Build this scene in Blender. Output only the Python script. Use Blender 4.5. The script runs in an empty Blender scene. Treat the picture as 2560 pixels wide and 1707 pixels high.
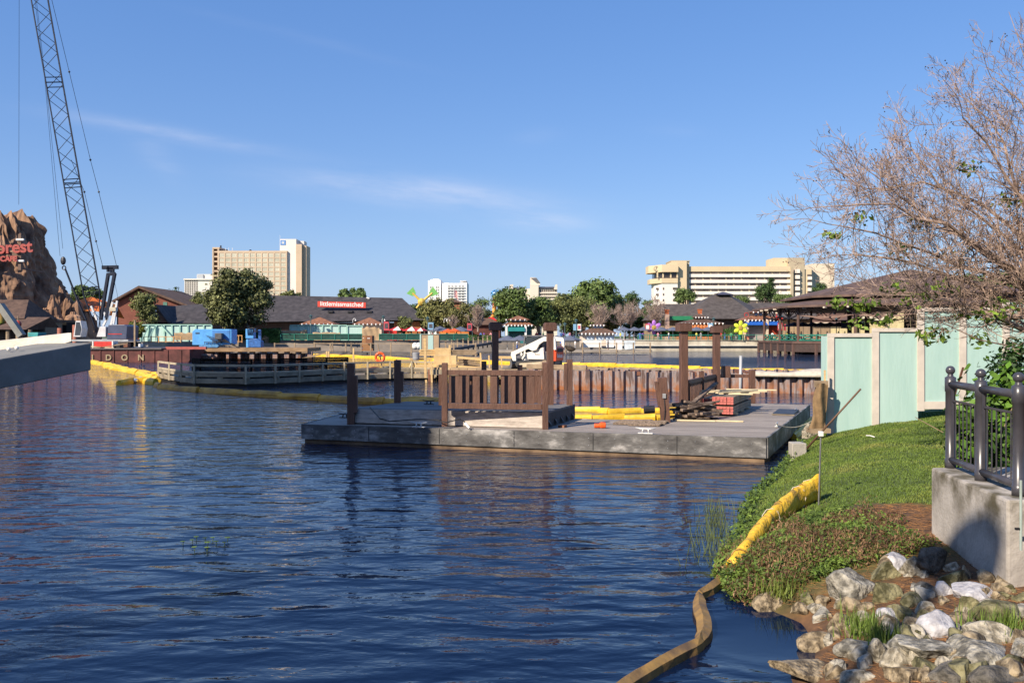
import bpy, math, random
from mathutils import Vector, Matrix, noise
R = math.radians
sc = bpy.context.scene
col = sc.collection
rnd = random.Random(11)

# ---------------------------------------------------------------- camera, sky, sun, exposure
F, HZ, H = 2150.0, 840.0, 3.0          # focal length in photo pixels, horizon row, eye height above the water
cam_d = bpy.data.cameras.new('camera'); cam = bpy.data.objects.new('camera', cam_d); col.objects.link(cam)
cam.location = (0, 0, H); cam.rotation_euler = (R(90), 0, 0)
cam_d.sensor_width = 36; cam_d.lens = F/2560*36; cam_d.shift_y = -(853.5-HZ)/2560
cam_d.clip_start = 0.1; cam_d.clip_end = 6000
sc.camera = cam

SUN_EL, SUN_DX, SUN_DY = 33.0, 0.69, 0.72    # light travels towards +x,+y and down
w = bpy.data.worlds.new('World'); sc.world = w; w.use_nodes = True
wn, wl = w.node_tree.nodes, w.node_tree.links
bg = wn['Background']; bg.inputs['Strength'].default_value = 0.10
sky = wn.new('ShaderNodeTexSky'); sky.sky_type = 'NISHITA'; sky.sun_disc = False
sky.sun_elevation = R(SUN_EL); sky.sun_rotation = math.atan2(-SUN_DX, -SUN_DY)
sky.altitude = 0; sky.air_density = 1.0; sky.dust_density = 0.8; sky.ozone_density = 3.2
def wmath(op, a, b=None):
    n = wn.new('ShaderNodeMath'); n.operation = op
    for i, x in enumerate((a, b)):
        if x is None: continue
        if isinstance(x, (int, float)): n.inputs[i].default_value = x
        else: wl.new(x, n.inputs[i])
    return n.outputs[0]
tc = wn.new('ShaderNodeTexCoord'); sx = wn.new('ShaderNodeSeparateXYZ'); wl.new(tc.outputs['Generated'], sx.inputs[0])
yy = wmath('MAXIMUM', sx.outputs[1], 0.05)
ca, ce = wmath('DIVIDE', sx.outputs[0], yy), wmath('DIVIDE', sx.outputs[2], yy)
masks = None
for (px, py, wx, wy, sl, am) in ((1060, 480, 300, 34, .10, 1.0), (1350, 555, 110, 22, .05, .8), (430, 335, 260, 18, .17, .6), (390, 390, 60, 40, .7, .3), (760, 95, 260, 14, .25, .10), (1690, 325, 70, 16, .1, .14), (1345, 340, 60, 20, -.1, .12)):
    u0, v0 = (px-1280)/F, (HZ-py)/F
    du = wmath('SUBTRACT', ca, u0); dv = wmath('ADD', wmath('SUBTRACT', ce, v0), wmath('MULTIPLY', du, sl))
    du = wmath('DIVIDE', du, wx/F); dv = wmath('DIVIDE', dv, wy/F)
    g = wmath('MULTIPLY', wmath('EXPONENT', wmath('MULTIPLY', wmath('ADD', wmath('MULTIPLY', du, du), wmath('MULTIPLY', dv, dv)), -1)), am)
    masks = g if masks is None else wmath('ADD', masks, g)
cx = wn.new('ShaderNodeCombineXYZ'); wl.new(wmath('MULTIPLY', ca, 7), cx.inputs[0]); wl.new(wmath('ADD', wmath('MULTIPLY', ce, 34), wmath('MULTIPLY', ca, 3.5)), cx.inputs[1])
cn = wn.new('ShaderNodeTexNoise'); cn.inputs['Scale'].default_value = 1.2; cn.inputs['Detail'].default_value = 7; cn.inputs['Roughness'].default_value = .6
wl.new(cx.outputs[0], cn.inputs['Vector'])
cf = wmath('MULTIPLY', wmath('MINIMUM', wmath('MULTIPLY', masks, wmath('MAXIMUM', wmath('SUBTRACT', wmath('MULTIPLY', cn.outputs[0], 2.0), .55), 0)), 1), .5)
mx = wn.new('ShaderNodeMixRGB'); mx.inputs[2].default_value = (6.2, 6.3, 7.2, 1)
hs = wn.new('ShaderNodeHueSaturation'); hs.inputs['Saturation'].default_value = 1.08; hs.inputs['Value'].default_value = 1.0
air = wn.new('ShaderNodeMixRGB'); air.blend_type = 'MIX'; air.inputs[0].default_value = .42; air.inputs[2].default_value = (1.25, 2.65, 6.6, 1)   # spring haze lifts the whole sky
hzn = wn.new('ShaderNodeMixRGB'); hzn.inputs[2].default_value = (4.3, 5.3, 6.6, 1)                # paler towards the horizon
wl.new(wmath('MULTIPLY', wmath('EXPONENT', wmath('MULTIPLY', wmath('MAXIMUM', sx.outputs[2], 0), -9.0)), .55), hzn.inputs[0])
wl.new(sky.outputs[0], air.inputs[1]); wl.new(air.outputs[0], hzn.inputs[1]); wl.new(hzn.outputs[0], hs.inputs['Color'])
wl.new(cf, mx.inputs[0]); wl.new(hs.outputs[0], mx.inputs[1]); wl.new(mx.outputs[0], bg.inputs['Color'])

sun_d = bpy.data.lights.new('sun', 'SUN'); sun_d.energy = 5.0; sun_d.angle = R(0.53); sun_d.color = (1.0, 0.87, 0.70)
sun = bpy.data.objects.new('sun', sun_d); col.objects.link(sun); sun.location = (-40, -40, 60)
ce_, se_ = math.cos(R(SUN_EL)), math.sin(R(SUN_EL))
sun.rotation_euler = Vector((SUN_DX*ce_, SUN_DY*ce_, -se_)).to_track_quat('-Z', 'Y').to_euler()
sc.view_settings.view_transform = 'Standard'; sc.view_settings.look = 'None'
sc.view_settings.exposure = 0.5; sc.view_settings.gamma = 1.0; sc.view_settings.use_curve_mapping = False
try:
    sc.cycles.max_bounces = 8; sc.cycles.transparent_max_bounces = 12; sc.cycles.caustics_reflective = False; sc.cycles.caustics_refractive = False
    sc.cycles.use_denoising = True
except Exception: pass

def P(px, py, Y): return Vector(((px-1280)*Y/F, Y, H-(py-HZ)*Y/F))     # photo measurement at a known distance
def G(px, py, z=0.0): return P(px, py, F*(H-z)/(py-HZ))                  # photo measurement on a plane of known height
def XZ(px, Y): return (px-1280)*Y/F
def ZZ(py, Y): return H-(py-HZ)*Y/F

# ---------------------------------------------------------------- materials
def _mk(name):
    m = bpy.data.materials.new(name); m.use_nodes = True
    return m, m.node_tree.nodes, m.node_tree.links, m.node_tree.nodes['Principled BSDF']
def c4(c, k=1.0): return (min(c[0]*k, 1), min(c[1]*k, 1), min(c[2]*k, 1), 1)
def M(name, c, rough=.7, var=.18, scale=2.0, bump=0.0, bscale=8.0, metal=0.0, c2=None, stretch=(1, 1, 1), c3=None, lo=.35, hi=.65, spec=.5, island=0.0):
    m, n, l, b = _mk(name)
    b.inputs['Roughness'].default_value = rough; b.inputs['Metallic'].default_value = metal
    b.inputs['Specular IOR Level'].default_value = spec
    t = n.new('ShaderNodeTexCoord'); mp = n.new('ShaderNodeMapping'); mp.inputs['Scale'].default_value = stretch
    l.new(t.outputs['Object'], mp.inputs[0])
    nz = n.new('ShaderNodeTexNoise'); nz.inputs['Scale'].default_value = scale; nz.inputs['Detail'].default_value = 6; nz.inputs['Roughness'].default_value = .6
    l.new(mp.outputs[0], nz.inputs['Vector'])
    r = n.new('ShaderNodeValToRGB'); e = r.color_ramp.elements
    e[0].position = lo; e[1].position = hi
    e[0].color = c4(c, 1-var); e[1].color = c4(c2) if c2 else c4(c, 1+var)
    if c3:
        k = e.new((lo+hi)/2); k.color = c4(c3)
    l.new(nz.outputs[0], r.inputs[0]); out = r.outputs[0]
    if island:
        g = n.new('ShaderNodeNewGeometry'); h = n.new('ShaderNodeHueSaturation')
        mr = n.new('ShaderNodeMapRange'); mr.inputs['To Min'].default_value = 1-island; mr.inputs['To Max'].default_value = 1+island
        l.new(g.outputs['Random Per Island'], mr.inputs['Value']); l.new(mr.outputs[0], h.inputs['Value']); l.new(out, h.inputs['Color']); out = h.outputs[0]
    l.new(out, b.inputs['Base Color'])
    if bump:
        n2 = n.new('ShaderNodeTexNoise'); n2.inputs['Scale'].default_value = bscale; n2.inputs['Detail'].default_value = 6
        l.new(mp.outputs[0], n2.inputs['Vector'])
        bp = n.new('ShaderNodeBump'); bp.inputs['Strength'].default_value = min(bump, 1); bp.inputs['Distance'].default_value = .03*max(1, bump)
        l.new(n2.outputs[0], bp.inputs['Height']); l.new(bp.outputs[0], b.inputs['Normal'])
    return m
def leafmat(name, c, var=.45, c2=None, scale=.35):
    m = M(name, c, .6, .3, scale, c2=c2, island=var, spec=.3)
    b = m.node_tree.nodes['Principled BSDF']
    return m
def planks(name, c, wdt, ang, var=.25, rough=.75, gap=.06):
    m, n, l, b = _mk(name); b.inputs['Roughness'].default_value = rough
    t = n.new('ShaderNodeTexCoord'); mp = n.new('ShaderNodeMapping'); mp.inputs['Rotation'].default_value = (0, 0, ang)
    l.new(t.outputs['Object'], mp.inputs[0])
    s = n.new('ShaderNodeSeparateXYZ'); l.new(mp.outputs[0], s.inputs[0])
    def mt(op, a, bb=None):
        k = n.new('ShaderNodeMath'); k.operation = op
        for i, x in enumerate((a, bb)):
            if x is None: continue
            if isinstance(x, (int, float)): k.inputs[i].default_value = x
            else: l.new(x, k.inputs[i])
        return k.outputs[0]
    q = mt('DIVIDE', s.outputs[1], wdt); fl = mt('FLOOR', q); fr = mt('FRACT', q)
    wnz = n.new('ShaderNodeTexWhiteNoise'); wnz.noise_dimensions = '1D'; l.new(fl, wnz.inputs['W'])
    nz = n.new('ShaderNodeTexNoise'); nz.inputs['Scale'].default_value = 2.5; nz.inputs['Detail'].default_value = 7; l.new(mp.outputs[0], nz.inputs['Vector'])
    k = mt('ADD', mt('MULTIPLY', wnz.outputs['Value'], .5), mt('MULTIPLY', nz.outputs[0], .5))
    r = n.new('ShaderNodeValToRGB'); e = r.color_ramp.elements; e[0].position = .2; e[1].position = .8
    e[0].color = c4(c, 1-var); e[1].color = c4(c, 1+var); l.new(k, r.inputs[0])
    mxx = n.new('ShaderNodeMixRGB'); mxx.inputs[2].default_value = c4(c, .25); l.new(mt('LESS_THAN', fr, gap), mxx.inputs[0]); l.new(r.outputs[0], mxx.inputs[1])
    l.new(mxx.outputs[0], b.inputs['Base Color'])
    return m

# ---------------------------------------------------------------- mesh helpers
class MB:
    def __init__(s): s.v = []; s.f = []
    def add(s, vs, fs):
        o = len(s.v); s.v += [Vector(v) for v in vs]; s.f += [tuple(i+o for i in f) for f in fs]; return s
    def box(s, c, d, rz=0.0, ry=0.0, rx=0.0):
        m = Matrix.Rotation(rz, 3, 'Z') @ Matrix.Rotation(ry, 3, 'Y') @ Matrix.Rotation(rx, 3, 'X'); c = Vector(c)
        vs = [c + m @ Vector((sx_*d[0]/2, sy_*d[1]/2, sz_*d[2]/2)) for sz_ in (-1, 1) for sy_ in (-1, 1) for sx_ in (-1, 1)]
        return s.add(vs, [(0, 2, 3, 1), (4, 5, 7, 6), (0, 1, 5, 4), (2, 6, 7, 3), (0, 4, 6, 2), (1, 3, 7, 5)])
    def bb(s, x0, x1, y0, y1, z0, z1): return s.box(((x0+x1)/2, (y0+y1)/2, (z0+z1)/2), (abs(x1-x0), abs(y1-y0), abs(z1-z0)))
    def bar(s, a, b, w_, h_=None, up=(0, 0, 1)):
        a, b, up = Vector(a), Vector(b), Vector(up); h_ = h_ or w_
        d = (b-a).normalized(); sd = d.cross(up)
        if sd.length < 1e-4: sd = d.cross(Vector((0, 1, 0)))
        sd.normalize(); u = sd.cross(d)
        vs = [p + sd*(i*w_/2) + u*(j*h_/2) for p in (a, b) for (i, j) in ((-1, -1), (1, -1), (1, 1), (-1, 1))]
        return s.add(vs, [(0, 1, 2, 3), (7, 6, 5, 4), (0, 4, 5, 1), (1, 5, 6, 2), (2, 6, 7, 3), (3, 7, 4, 0)])
    def tube(s, a, b, r, r2=None, n=8, cap=True): return s.path([a, b], [r, r if r2 is None else r2], n, cap)
    def path(s, pts, rs, n=6, cap=True):
        pts = [Vector(p) for p in pts]; rings = []
        if not hasattr(rs, '__len__'): rs = [rs]*len(pts)
        pu = None; o = len(s.v)
        for i, p in enumerate(pts):
            d = (pts[min(i+1, len(pts)-1)]-pts[max(i-1, 0)])
            d = d.normalized() if d.length > 1e-9 else Vector((0, 0, 1))
            u = (pu if pu is not None else (Vector((0, 0, 1)) if abs(d.z) < .9 else Vector((1, 0, 0))))
            u = (u - d*u.dot(d)); u = u.normalized() if u.length > 1e-6 else d.orthogonal().normalized(); pu = u; q = d.cross(u)
            for k in range(n):
                t = 2*math.pi*k/n; s.v.append(p + (u*math.cos(t)+q*math.sin(t))*rs[i])
        for i in range(len(pts)-1):
            for k in range(n):
                a_, b_ = o+i*n+k, o+i*n+(k+1) % n
                s.f.append((a_, b_, b_+n, a_+n))
        if cap and n > 2:
            s.f.append(tuple(o+k for k in reversed(range(n)))); s.f.append(tuple(o+(len(pts)-1)*n+k for k in range(n)))
        return s
    def prism(s, pts, z0, z1):
        n = len(pts); z0 = z0 if hasattr(z0, '__len__') else [z0]*n; z1 = z1 if hasattr(z1, '__len__') else [z1]*n
        vs = [(p[0], p[1], z0[i]) for i, p in enumerate(pts)] + [(p[0], p[1], z1[i]) for i, p in enumerate(pts)]
        return s.add(vs, [tuple(reversed(range(n))), tuple(range(n, 2*n))] + [(i, (i+1) % n, n+(i+1) % n, n+i) for i in range(n)])
    def prism_y(s, pts, y0, y1):      # outline in x,z pushed along y
        n = len(pts)
        vs = [(p[0], y0, p[1]) for p in pts] + [(p[0], y1, p[1]) for p in pts]
        return s.add(vs, [tuple(range(n)), tuple(reversed(range(n, 2*n)))] + [(n+i, n+(i+1) % n, (i+1) % n, i) for i in range(n)])
    def lathe(s, prof, c=(0, 0, 0), n=12, sx_=1.0, sy_=1.0):
        o = len(s.v); c = Vector(c)
        for (r, z) in prof:
            for k in range(n):
                t = 2*math.pi*k/n; s.v.append(c + Vector((r*sx_*math.cos(t), r*sy_*math.sin(t), z)))
        for i in range(len(prof)-1):
            for k in range(n):
                a_, b_ = o+i*n+k, o+i*n+(k+1) % n; s.f.append((a_, b_, b_+n, a_+n))
        s.f.append(tuple(o+k for k in reversed(range(n)))); s.f.append(tuple(o+(len(prof)-1)*n+k for k in range(n)))
        return s
    def sph(s, c, r, n=10, m=6, sc_=(1, 1, 1)):
        pr = [(max(math.sin(math.pi*i/m), 1e-3)*r, -math.cos(math.pi*i/m)*r) for i in range(m+1)]
        o = len(s.v); s.lathe(pr, (0, 0, 0), n); c = Vector(c)
        for i in range(o, len(s.v)): s.v[i] = Vector((s.v[i].x*sc_[0], s.v[i].y*sc_[1], s.v[i].z*sc_[2])) + c
        return s
    def torus(s, c, R_, r, n=20, m=8, axis='y'):
        o = len(s.v); c = Vector(c)
        for i in range(n):
            a = 2*math.pi*i/n
            for j in range(m):
                b = 2*math.pi*j/m; q = R_+r*math.cos(b)
                p = (q*math.cos(a), r*math.sin(b), q*math.sin(a)) if axis == 'y' else (q*math.cos(a), q*math.sin(a), r*math.sin(b))
                s.v.append(c+Vector(p))
        for i in range(n):
            for j in range(m): s.f.append((o+i*m+j, o+i*m+(j+1) % m, o+((i+1) % n)*m+(j+1) % m, o+((i+1) % n)*m+j))
        return s
    def hip(s, x0, x1, y0, y1, z0, z1, rx=None, ry=0.0, cut=1.0):   # hip roof solid; rx = half length of ridge; cut<1 leaves a flat top
        cx_, cy_ = (x0+x1)/2, (y0+y1)/2; hx, hy = (x1-x0)/2, (y1-y0)/2
        rx = max(hx-hy, .05) if rx is None else rx; ry = max(ry, .05)
        tx, ty = hx+(rx-hx)*cut, hy+(ry-hy)*cut; zt = z0+(z1-z0)*cut
        vs = [(cx_+i*hx, cy_+j*hy, z0) for (i, j) in ((-1, -1), (1, -1), (1, 1), (-1, 1))] + [(cx_+i*tx, cy_+j*ty, zt) for (i, j) in ((-1, -1), (1, -1), (1, 1), (-1, 1))]
        return s.add(vs, [(3, 2, 1, 0), (4, 5, 6, 7), (0, 1, 5, 4), (1, 2, 6, 5), (2, 3, 7, 6), (3, 0, 4, 7)])
    def rot(s, a, c=(0, 0, 0)):
        m = Matrix.Rotation(a, 3, 'Z'); c = Vector(c); s.v = [c + m @ (v-c) for v in s.v]; return s
    def move(s, d): d = Vector(d); s.v = [v+d for v in s.v]; return s
    def build(s, name, mat, parent=None, smooth=False, bevel=0.0, local=False):
        if not s.v: return None
        me = bpy.data.meshes.new(name)
        if parent is None:
            xs, ys, zs = [v.x for v in s.v], [v.y for v in s.v], [v.z for v in s.v]
            off = Vector(((min(xs)+max(xs))/2, (min(ys)+max(ys))/2, min(zs)))
        else:
            r = parent
            while r.parent is not None: r = r.parent
            off = Vector((0, 0, 0)) if local else Vector(r.location)
        me.from_pydata([v-off for v in s.v], [], s.f); me.update()
        if smooth: me.polygons.foreach_set('use_smooth', [True]*len(me.polygons))
        if mat: me.materials.append(mat)
        o = bpy.data.objects.new(name, me); col.objects.link(o)
        if parent is None: o.location = off
        else: o.parent = parent
        if bevel:
            b = o.modifiers.new('bevel', 'BEVEL'); b.width = bevel; b.segments = 2; b.limit_method = 'ANGLE'
        return o
def thing(name, label, cat, loc=(0, 0, 0), rz=0.0, group=None):
    o = bpy.data.objects.new(name, None); col.objects.link(o); o.location = loc; o.rotation_euler = (0, 0, rz)
    o.empty_display_size = .3
    return tag(o, label, cat, group)
def tag(o, label=None, cat=None, group=None, kind=None):
    if label: o['label'] = label
    if cat: o['category'] = cat
    if group: o['group'] = group
    if kind: o['kind'] = kind
    return o
def dup(r, loc, rz=0.0, label=None, s=1.0):
    def rec(o, par):
        c = o.copy(); col.objects.link(c)
        if par is not None: c.parent = par
        for ch in list(o.children): rec(ch, c)
        return c
    c = rec(r, None); c.location = loc; c.rotation_euler = (0, 0, rz); c.scale = (s, s, s)
    if label: c['label'] = label
    return c
def text(body, size, loc, rot, mat, parent=None, ext=.01, name='lettering', align='CENTER', off=0.0):
    cu = bpy.data.curves.new('lettering', 'FONT'); cu.body = body; cu.size = size; cu.extrude = ext; cu.align_x = align; cu.align_y = 'CENTER'; cu.offset = off
    t = bpy.data.objects.new('lettering', cu); col.objects.link(t)
    dg = bpy.context.evaluated_depsgraph_get(); me = bpy.data.meshes.new_from_object(t.evaluated_get(dg))
    bpy.data.objects.remove(t); bpy.data.curves.remove(cu)
    me.materials.clear(); me.materials.append(mat)
    o = bpy.data.objects.new(name, me); col.objects.link(o); o.rotation_euler = rot
    r = parent
    if parent is not None:
        o.parent = parent
        while r.parent is not None: r = r.parent
        o.location = Vector(loc) - (Vector(r.location))
    else: o.location = loc
    return o
def many(quads, name, mat, parent, depth=.12, limit=100):
    """boxes given as (x0,x1,z0,z1,y) each its own part; past the limit the rest as one stuff part"""
    rest = MB()
    for i, (x0, x1, z0, z1, y) in enumerate(quads):
        mb = MB() if i < limit else rest
        mb.bb(x0, x1, y-depth, y+depth, z0, z1)
        if i < limit: mb.build(name, mat, parent)
    if rest.v: tag(rest.build(name, mat, parent), kind='stuff')

mat_conc = M('concrete', (.42, .39, .34), .85, .22, 1.5, bump=.4, bscale=20)
mat_brown = M('brown_painted_wood', (.125, .062, .042), .55, .22, 3, bump=.5, bscale=14, stretch=(3, 3, .5))
mat_steel_dk = M('dark_steel', (.035, .035, .04), .45, .3, 4, metal=.4)
mat_white = M('white_paint', (.78, .77, .73), .5, .06, 3)
mat_pine = M('fresh_pine', (.62, .43, .20), .7, .2, 2, stretch=(1, 1, 3))
mat_weath = M('weathered_wood', (.30, .22, .14), .8, .3, 2)
mat_black = M('black_rubber', (.02, .02, .022), .6, .3, 5)
mat_yellow = M('yellow_fabric', (.74, .44, .02), .5, .18, 2.5, bump=.6, bscale=7, c2=(.85, .54, .04))
mat_mint = M('mint_paint', (.36, .535, .49), .6, .0, 1.1, bump=.15, bscale=6, stretch=(2.5, 2.5, .5), c2=(.44, .61, .56), lo=.3, hi=.7)
mat_teal = M('green_metal', (.02, .20, .14), .5, .2, 3)
mat_glass = M('dark_glass', (.05, .06, .075), .15, .3, .5)
mat_navy = M('navy_canvas', (.05, .07, .12), .7, .2, 2)
mat_red = M('red_paint', (.55, .03, .02), .45, .15, 2)
mat_orange = M('orange_plastic', (.85, .11, .015), .4, .1, 2)
# ---------------------------------------------------------------- setting: water, land
def water_mat():
    m, n, l, b = _mk('lake_water')
    b.inputs['Base Color'].default_value = (.003, .010, .034, 1); b.inputs['Roughness'].default_value = .02; b.inputs['IOR'].default_value = 1.33
    t = n.new('ShaderNodeTexCoord')
    def nz(scale, st, rot, det, dist=0.0):
        mp = n.new('ShaderNodeMapping'); mp.inputs['Scale'].default_value = st; mp.inputs['Rotation'].default_value = (0, 0, rot); l.new(t.outputs['Object'], mp.inputs[0])
        k = n.new('ShaderNodeTexNoise'); k.inputs['Scale'].default_value = scale; k.inputs['Detail'].default_value = det; k.inputs['Roughness'].default_value = .5; k.inputs['Distortion'].default_value = dist
        l.new(mp.outputs[0], k.inputs['Vector']); return k.outputs[0]
    def mt(op, a, bb):
        k = n.new('ShaderNodeMath'); k.operation = op
        for i, x in enumerate((a, bb)):
            if isinstance(x, (int, float)): k.inputs[i].default_value = x
            else: l.new(x, k.inputs[i])
        return k.outputs[0]
    a = nz(1.0, (.75, 1.7, 1), R(13), 2, .35); bb = nz(1.0, (2.3, 4.2, 1), R(-10), 3, .3); c = nz(1.0, (6, 13, 1), R(20), 2); gust = nz(.09, (1, 1.6, 1), 0, 3)
    h = mt('ADD', mt('MULTIPLY', a, .092), mt('ADD', mt('MULTIPLY', bb, .021), mt('MULTIPLY', c, .004)))
    s = n.new('ShaderNodeSeparateXYZ'); l.new(t.outputs['Object'], s.inputs[0])
    # sheltered pocket of still water inside the boom by the rocks, and calmer water beyond the dock
    ex, ey = mt('MULTIPLY', mt('SUBTRACT', s.outputs[0], 2.45), .9), mt('MULTIPLY', mt('SUBTRACT', s.outputs[1], 8.5), .75)
    still = mt('MINIMUM', mt('MULTIPLY', mt('ADD', mt('MULTIPLY', ex, ex), mt('MULTIPLY', ey, ey)), 1.1), 1.0)
    mr = n.new('ShaderNodeMapRange'); mr.inputs['From Min'].default_value = 18; mr.inputs['From Max'].default_value = 100; mr.inputs['To Min'].default_value = 1.0; mr.inputs['To Max'].default_value = 5.0; l.new(s.outputs[1], mr.inputs['Value'])
    amp = mt('MULTIPLY', mt('MULTIPLY', still, mr.outputs[0]), mt('ADD', mt('MULTIPLY', gust, 1.3), .3))
    bp = n.new('ShaderNodeBump'); bp.inputs['Strength'].default_value = 1.0; bp.inputs['Distance'].default_value = 1.0
    l.new(mt('MULTIPLY', h, amp), bp.inputs['Height']); l.new(bp.outputs[0], b.inputs['Normal'])
    return m
wm = MB()
xs_ = [-1500, -60, 60, 1500]; ys_ = [-150, 0, 60, 177]
for j in range(3):
    for i in range(3): wm.add([(xs_[i], ys_[j], 0), (xs_[i+1], ys_[j], 0), (xs_[i+1], ys_[j+1], 0), (xs_[i], ys_[j+1], 0)], [(0, 1, 2, 3)])
wo = wm.build('water', water_mat()); wo.data.transform(Matrix.Translation(wo.location)); wo.location = (0, 0, 0); tag(wo, kind='structure')
bedm = M('lake_bed', (.03, .028, .02), .9)
tag(MB().bb(-1500, 1500, -150, 300, -4.2, -4).build('lakebed', bedm), kind='structure')
PZ = 2.08                                                  # level of the far promenade
mat_pave = M('paving', (.34, .30, .26), .85, .15, .4, bump=.2)
plz = MB().prism([(-1500, 138), (-58.4, 138), (-58.4, 161.1), (-15.5, 164.1), (17.6, 172.1), (67, 175), (95, 175.1), (95, 124), (260, 100), (1500, 60), (1500, 4000), (-1500, 4000)], -4, PZ)
tag(plz.build('promenade', mat_pave), kind='structure')
turf = M('far_lawn', (.06, .10, .03), .9, .3, .2)
tag(MB().add([(-2500, 300, PZ+.02), (2500, 300, PZ+.02), (2500, 3990, PZ+.02), (-2500, 3990, PZ+.02)], [(0, 1, 2, 3)]).build('ground', turf), kind='structure')

# near bank on the right: height from distance to the shoreline
SHORE = [(1.9, -6), (2.0, 3.0), (2.1, 5.5), (2.35, 7.0), (2.45, 7.6), (2.87, 8.06), (3.04, 8.96), (2.87, 9.35), (2.59, 9.8), (2.62, 10.7), (3.14, 12.2), (3.93, 14.3), (4.57, 16.1), (5.5, 17.9), (6.75, 20.8), (9.05, 26.3), (11.5, 31), (15, 42), (24, 60), (60, 80)]
def shore_d(x, y):
    best, sgn = 1e9, 1
    for (ax, ay), (bx, by) in zip(SHORE, SHORE[1:]):
        dx, dy = bx-ax, by-ay; t = max(0, min(1, ((x-ax)*dx+(y-ay)*dy)/(dx*dx+dy*dy)))
        qx, qy = ax+dx*t-x, ay+dy*t-y; d = math.hypot(qx, qy)
        if d < best: best = d; sgn = 1 if (dx*(y-ay)-dy*(x-ax)) < 0 else -1
    return best*sgn
def bank_z(x, y):
    d = shore_d(x, y)
    n_ = noise.noise(Vector((x*1.1, y*1.1, 3)))*.05*min(1, max(0, d))
    if d < 0: return max(-1.5, d*.7)
    z = .40*(1-math.exp(-d/.7)) + .125*min(d, 9) + n_
    return z
def bank_material():
    m, n, l, b = _mk('bank_soil'); b.inputs['Roughness'].default_value = .95
    t = n.new('ShaderNodeTexCoord'); nz = n.new('ShaderNodeTexNoise'); nz.inputs['Scale'].default_value = 6; nz.inputs['Detail'].default_value = 8; l.new(t.outputs['Object'], nz.inputs['Vector'])
    r = n.new('ShaderNodeValToRGB'); e = r.color_ramp.elements; e[0].position = .3; e[1].position = .7; e[0].color = (.05, .075, .016, 1); e[1].color = (.10, .14, .03, 1); l.new(nz.outputs[0], r.inputs[0])
    r2 = n.new('ShaderNodeValToRGB'); e = r2.color_ramp.elements; e[0].position = .3; e[1].position = .7; e[0].color = (.04, .022, .012, 1); e[1].color = (.17, .085, .038, 1); l.new(nz.outputs[0], r2.inputs[0])
    a = n.new('ShaderNodeAttribute'); a.attribute_name = 'straw'
    mxx = n.new('ShaderNodeMixRGB'); l.new(a.outputs['Fac'], mxx.inputs[0]); l.new(r.outputs[0], mxx.inputs[1]); l.new(r2.outputs[0], mxx.inputs[2])
    l.new(mxx.outputs[0], b.inputs['Base Color'])
    bp = n.new('ShaderNodeBump'); bp.inputs['Strength'].default_value = .7; bp.inputs['Distance'].default_value = .04; l.new(nz.outputs[0], bp.inputs['Height']); l.new(bp.outputs[0], b.inputs['Normal'])
    return m
def straw(x, y):   # where the soil is pine straw and rubble rather than turf
    e = ((x-5.0)/.62)**2 + ((y-11.0)/1.15)**2 + noise.noise(Vector((x*2, y*2, 9)))*.5
    k = 1.0 if e < 1 else max(0, 1-(e-1)*1.5)
    if y < 9.9: k = max(k, min(1, (9.9-y)*1.2))
    return k
gx = [1.5+i*.2 for i in range(60)] + [13.5+i*1.0 for i in range(18)]; gy = [-6+i*.6 for i in range(18)] + [4.8+i*.2 for i in range(105)] + [26+i*1.5 for i in range(14)]
bm_ = MB(); stv = []
for y in gy:
    for x in gx:
        bm_.v.append(Vector((x, y, bank_z(x, y)))); stv.append(straw(x, y))
for j in range(len(gy)-1):
    for i in range(len(gx)-1):
        a = j*len(gx)+i; bm_.f.append((a, a+1, a+1+len(gx), a+len(gx)))
bo = bm_.build('bank', bank_material(), smooth=True); tag(bo, kind='structure')
at = bo.data.attributes.new('straw', 'FLOAT', 'POINT'); at.data.foreach_set('value', stv)

# turf blades, leafy ground cover and dead stems: uncountable
grass_m = M('turf_grass', (.085, .14, .02), .6, .1, 1.0, c2=(.24, .25, .06), c3=(.125, .185, .028), lo=.28, hi=.74, island=.3, spec=.3)
cover_m = leafmat('creeper_leaves', (.055, .105, .014), .5, c2=(.13, .19, .03), scale=1.5)
dead_m = leafmat('dry_stems', (.13, .07, .035), .5, c2=(.27, .16, .08), scale=2)
straw_m = leafmat('pine_straw', (.22, .10, .035), .4, c2=(.36, .18, .065), scale=3)
gm, cm_, dm_, sm_ = MB(), MB(), MB(), MB()
def blade(mb, p, h, w_, lean):
    a = rnd.uniform(0, 6.283); d = Vector((math.cos(a), math.sin(a), 0)); q = Vector((-d.y, d.x, 0))*w_
    mb.add([p-q, p+q, p+d*lean+Vector((0, 0, h))], [(0, 1, 2)])
def leaf(mb, p, s_, nrm=None):
    nrm = nrm or Vector((rnd.gauss(0, .6), rnd.gauss(0, .6)-.2, 1)).normalized()
    u = nrm.orthogonal().normalized(); u.rotate(Matrix.Rotation(rnd.uniform(0, 6.283), 3, nrm)); v = nrm.cross(u)
    mb.add([p-u*s_, p-v*s_*.45, p+u*s_, p+v*s_*.45], [(0, 1, 2, 3)])
n_g = 0
while n_g < 125000:
    y = 9.5+rnd.random()**1.25*15.5; x = rnd.uniform(2.5, 15)
    if x > y*.61: continue
    d = shore_d(x, y)
    if d < .12 or straw(x, y) > .35 or (x > 4.75 and y < 10.3): continue
    st_ = max(0, 1-abs(y-10.9)/1.5)*max(0, 1-max(0, d-1.1)/.9)      # the rank brown patch in front of the yellow boom
    if rnd.random() < st_*.9: continue
    gap_ = y-14
    blade(gm, Vector((x, y, bank_z(x, y)-.01)), rnd.uniform(.022, .05)*(1 if y > 12.5 else 1.2), .003+.00035*y, rnd.uniform(.0, .05)); n_g += 1
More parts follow.
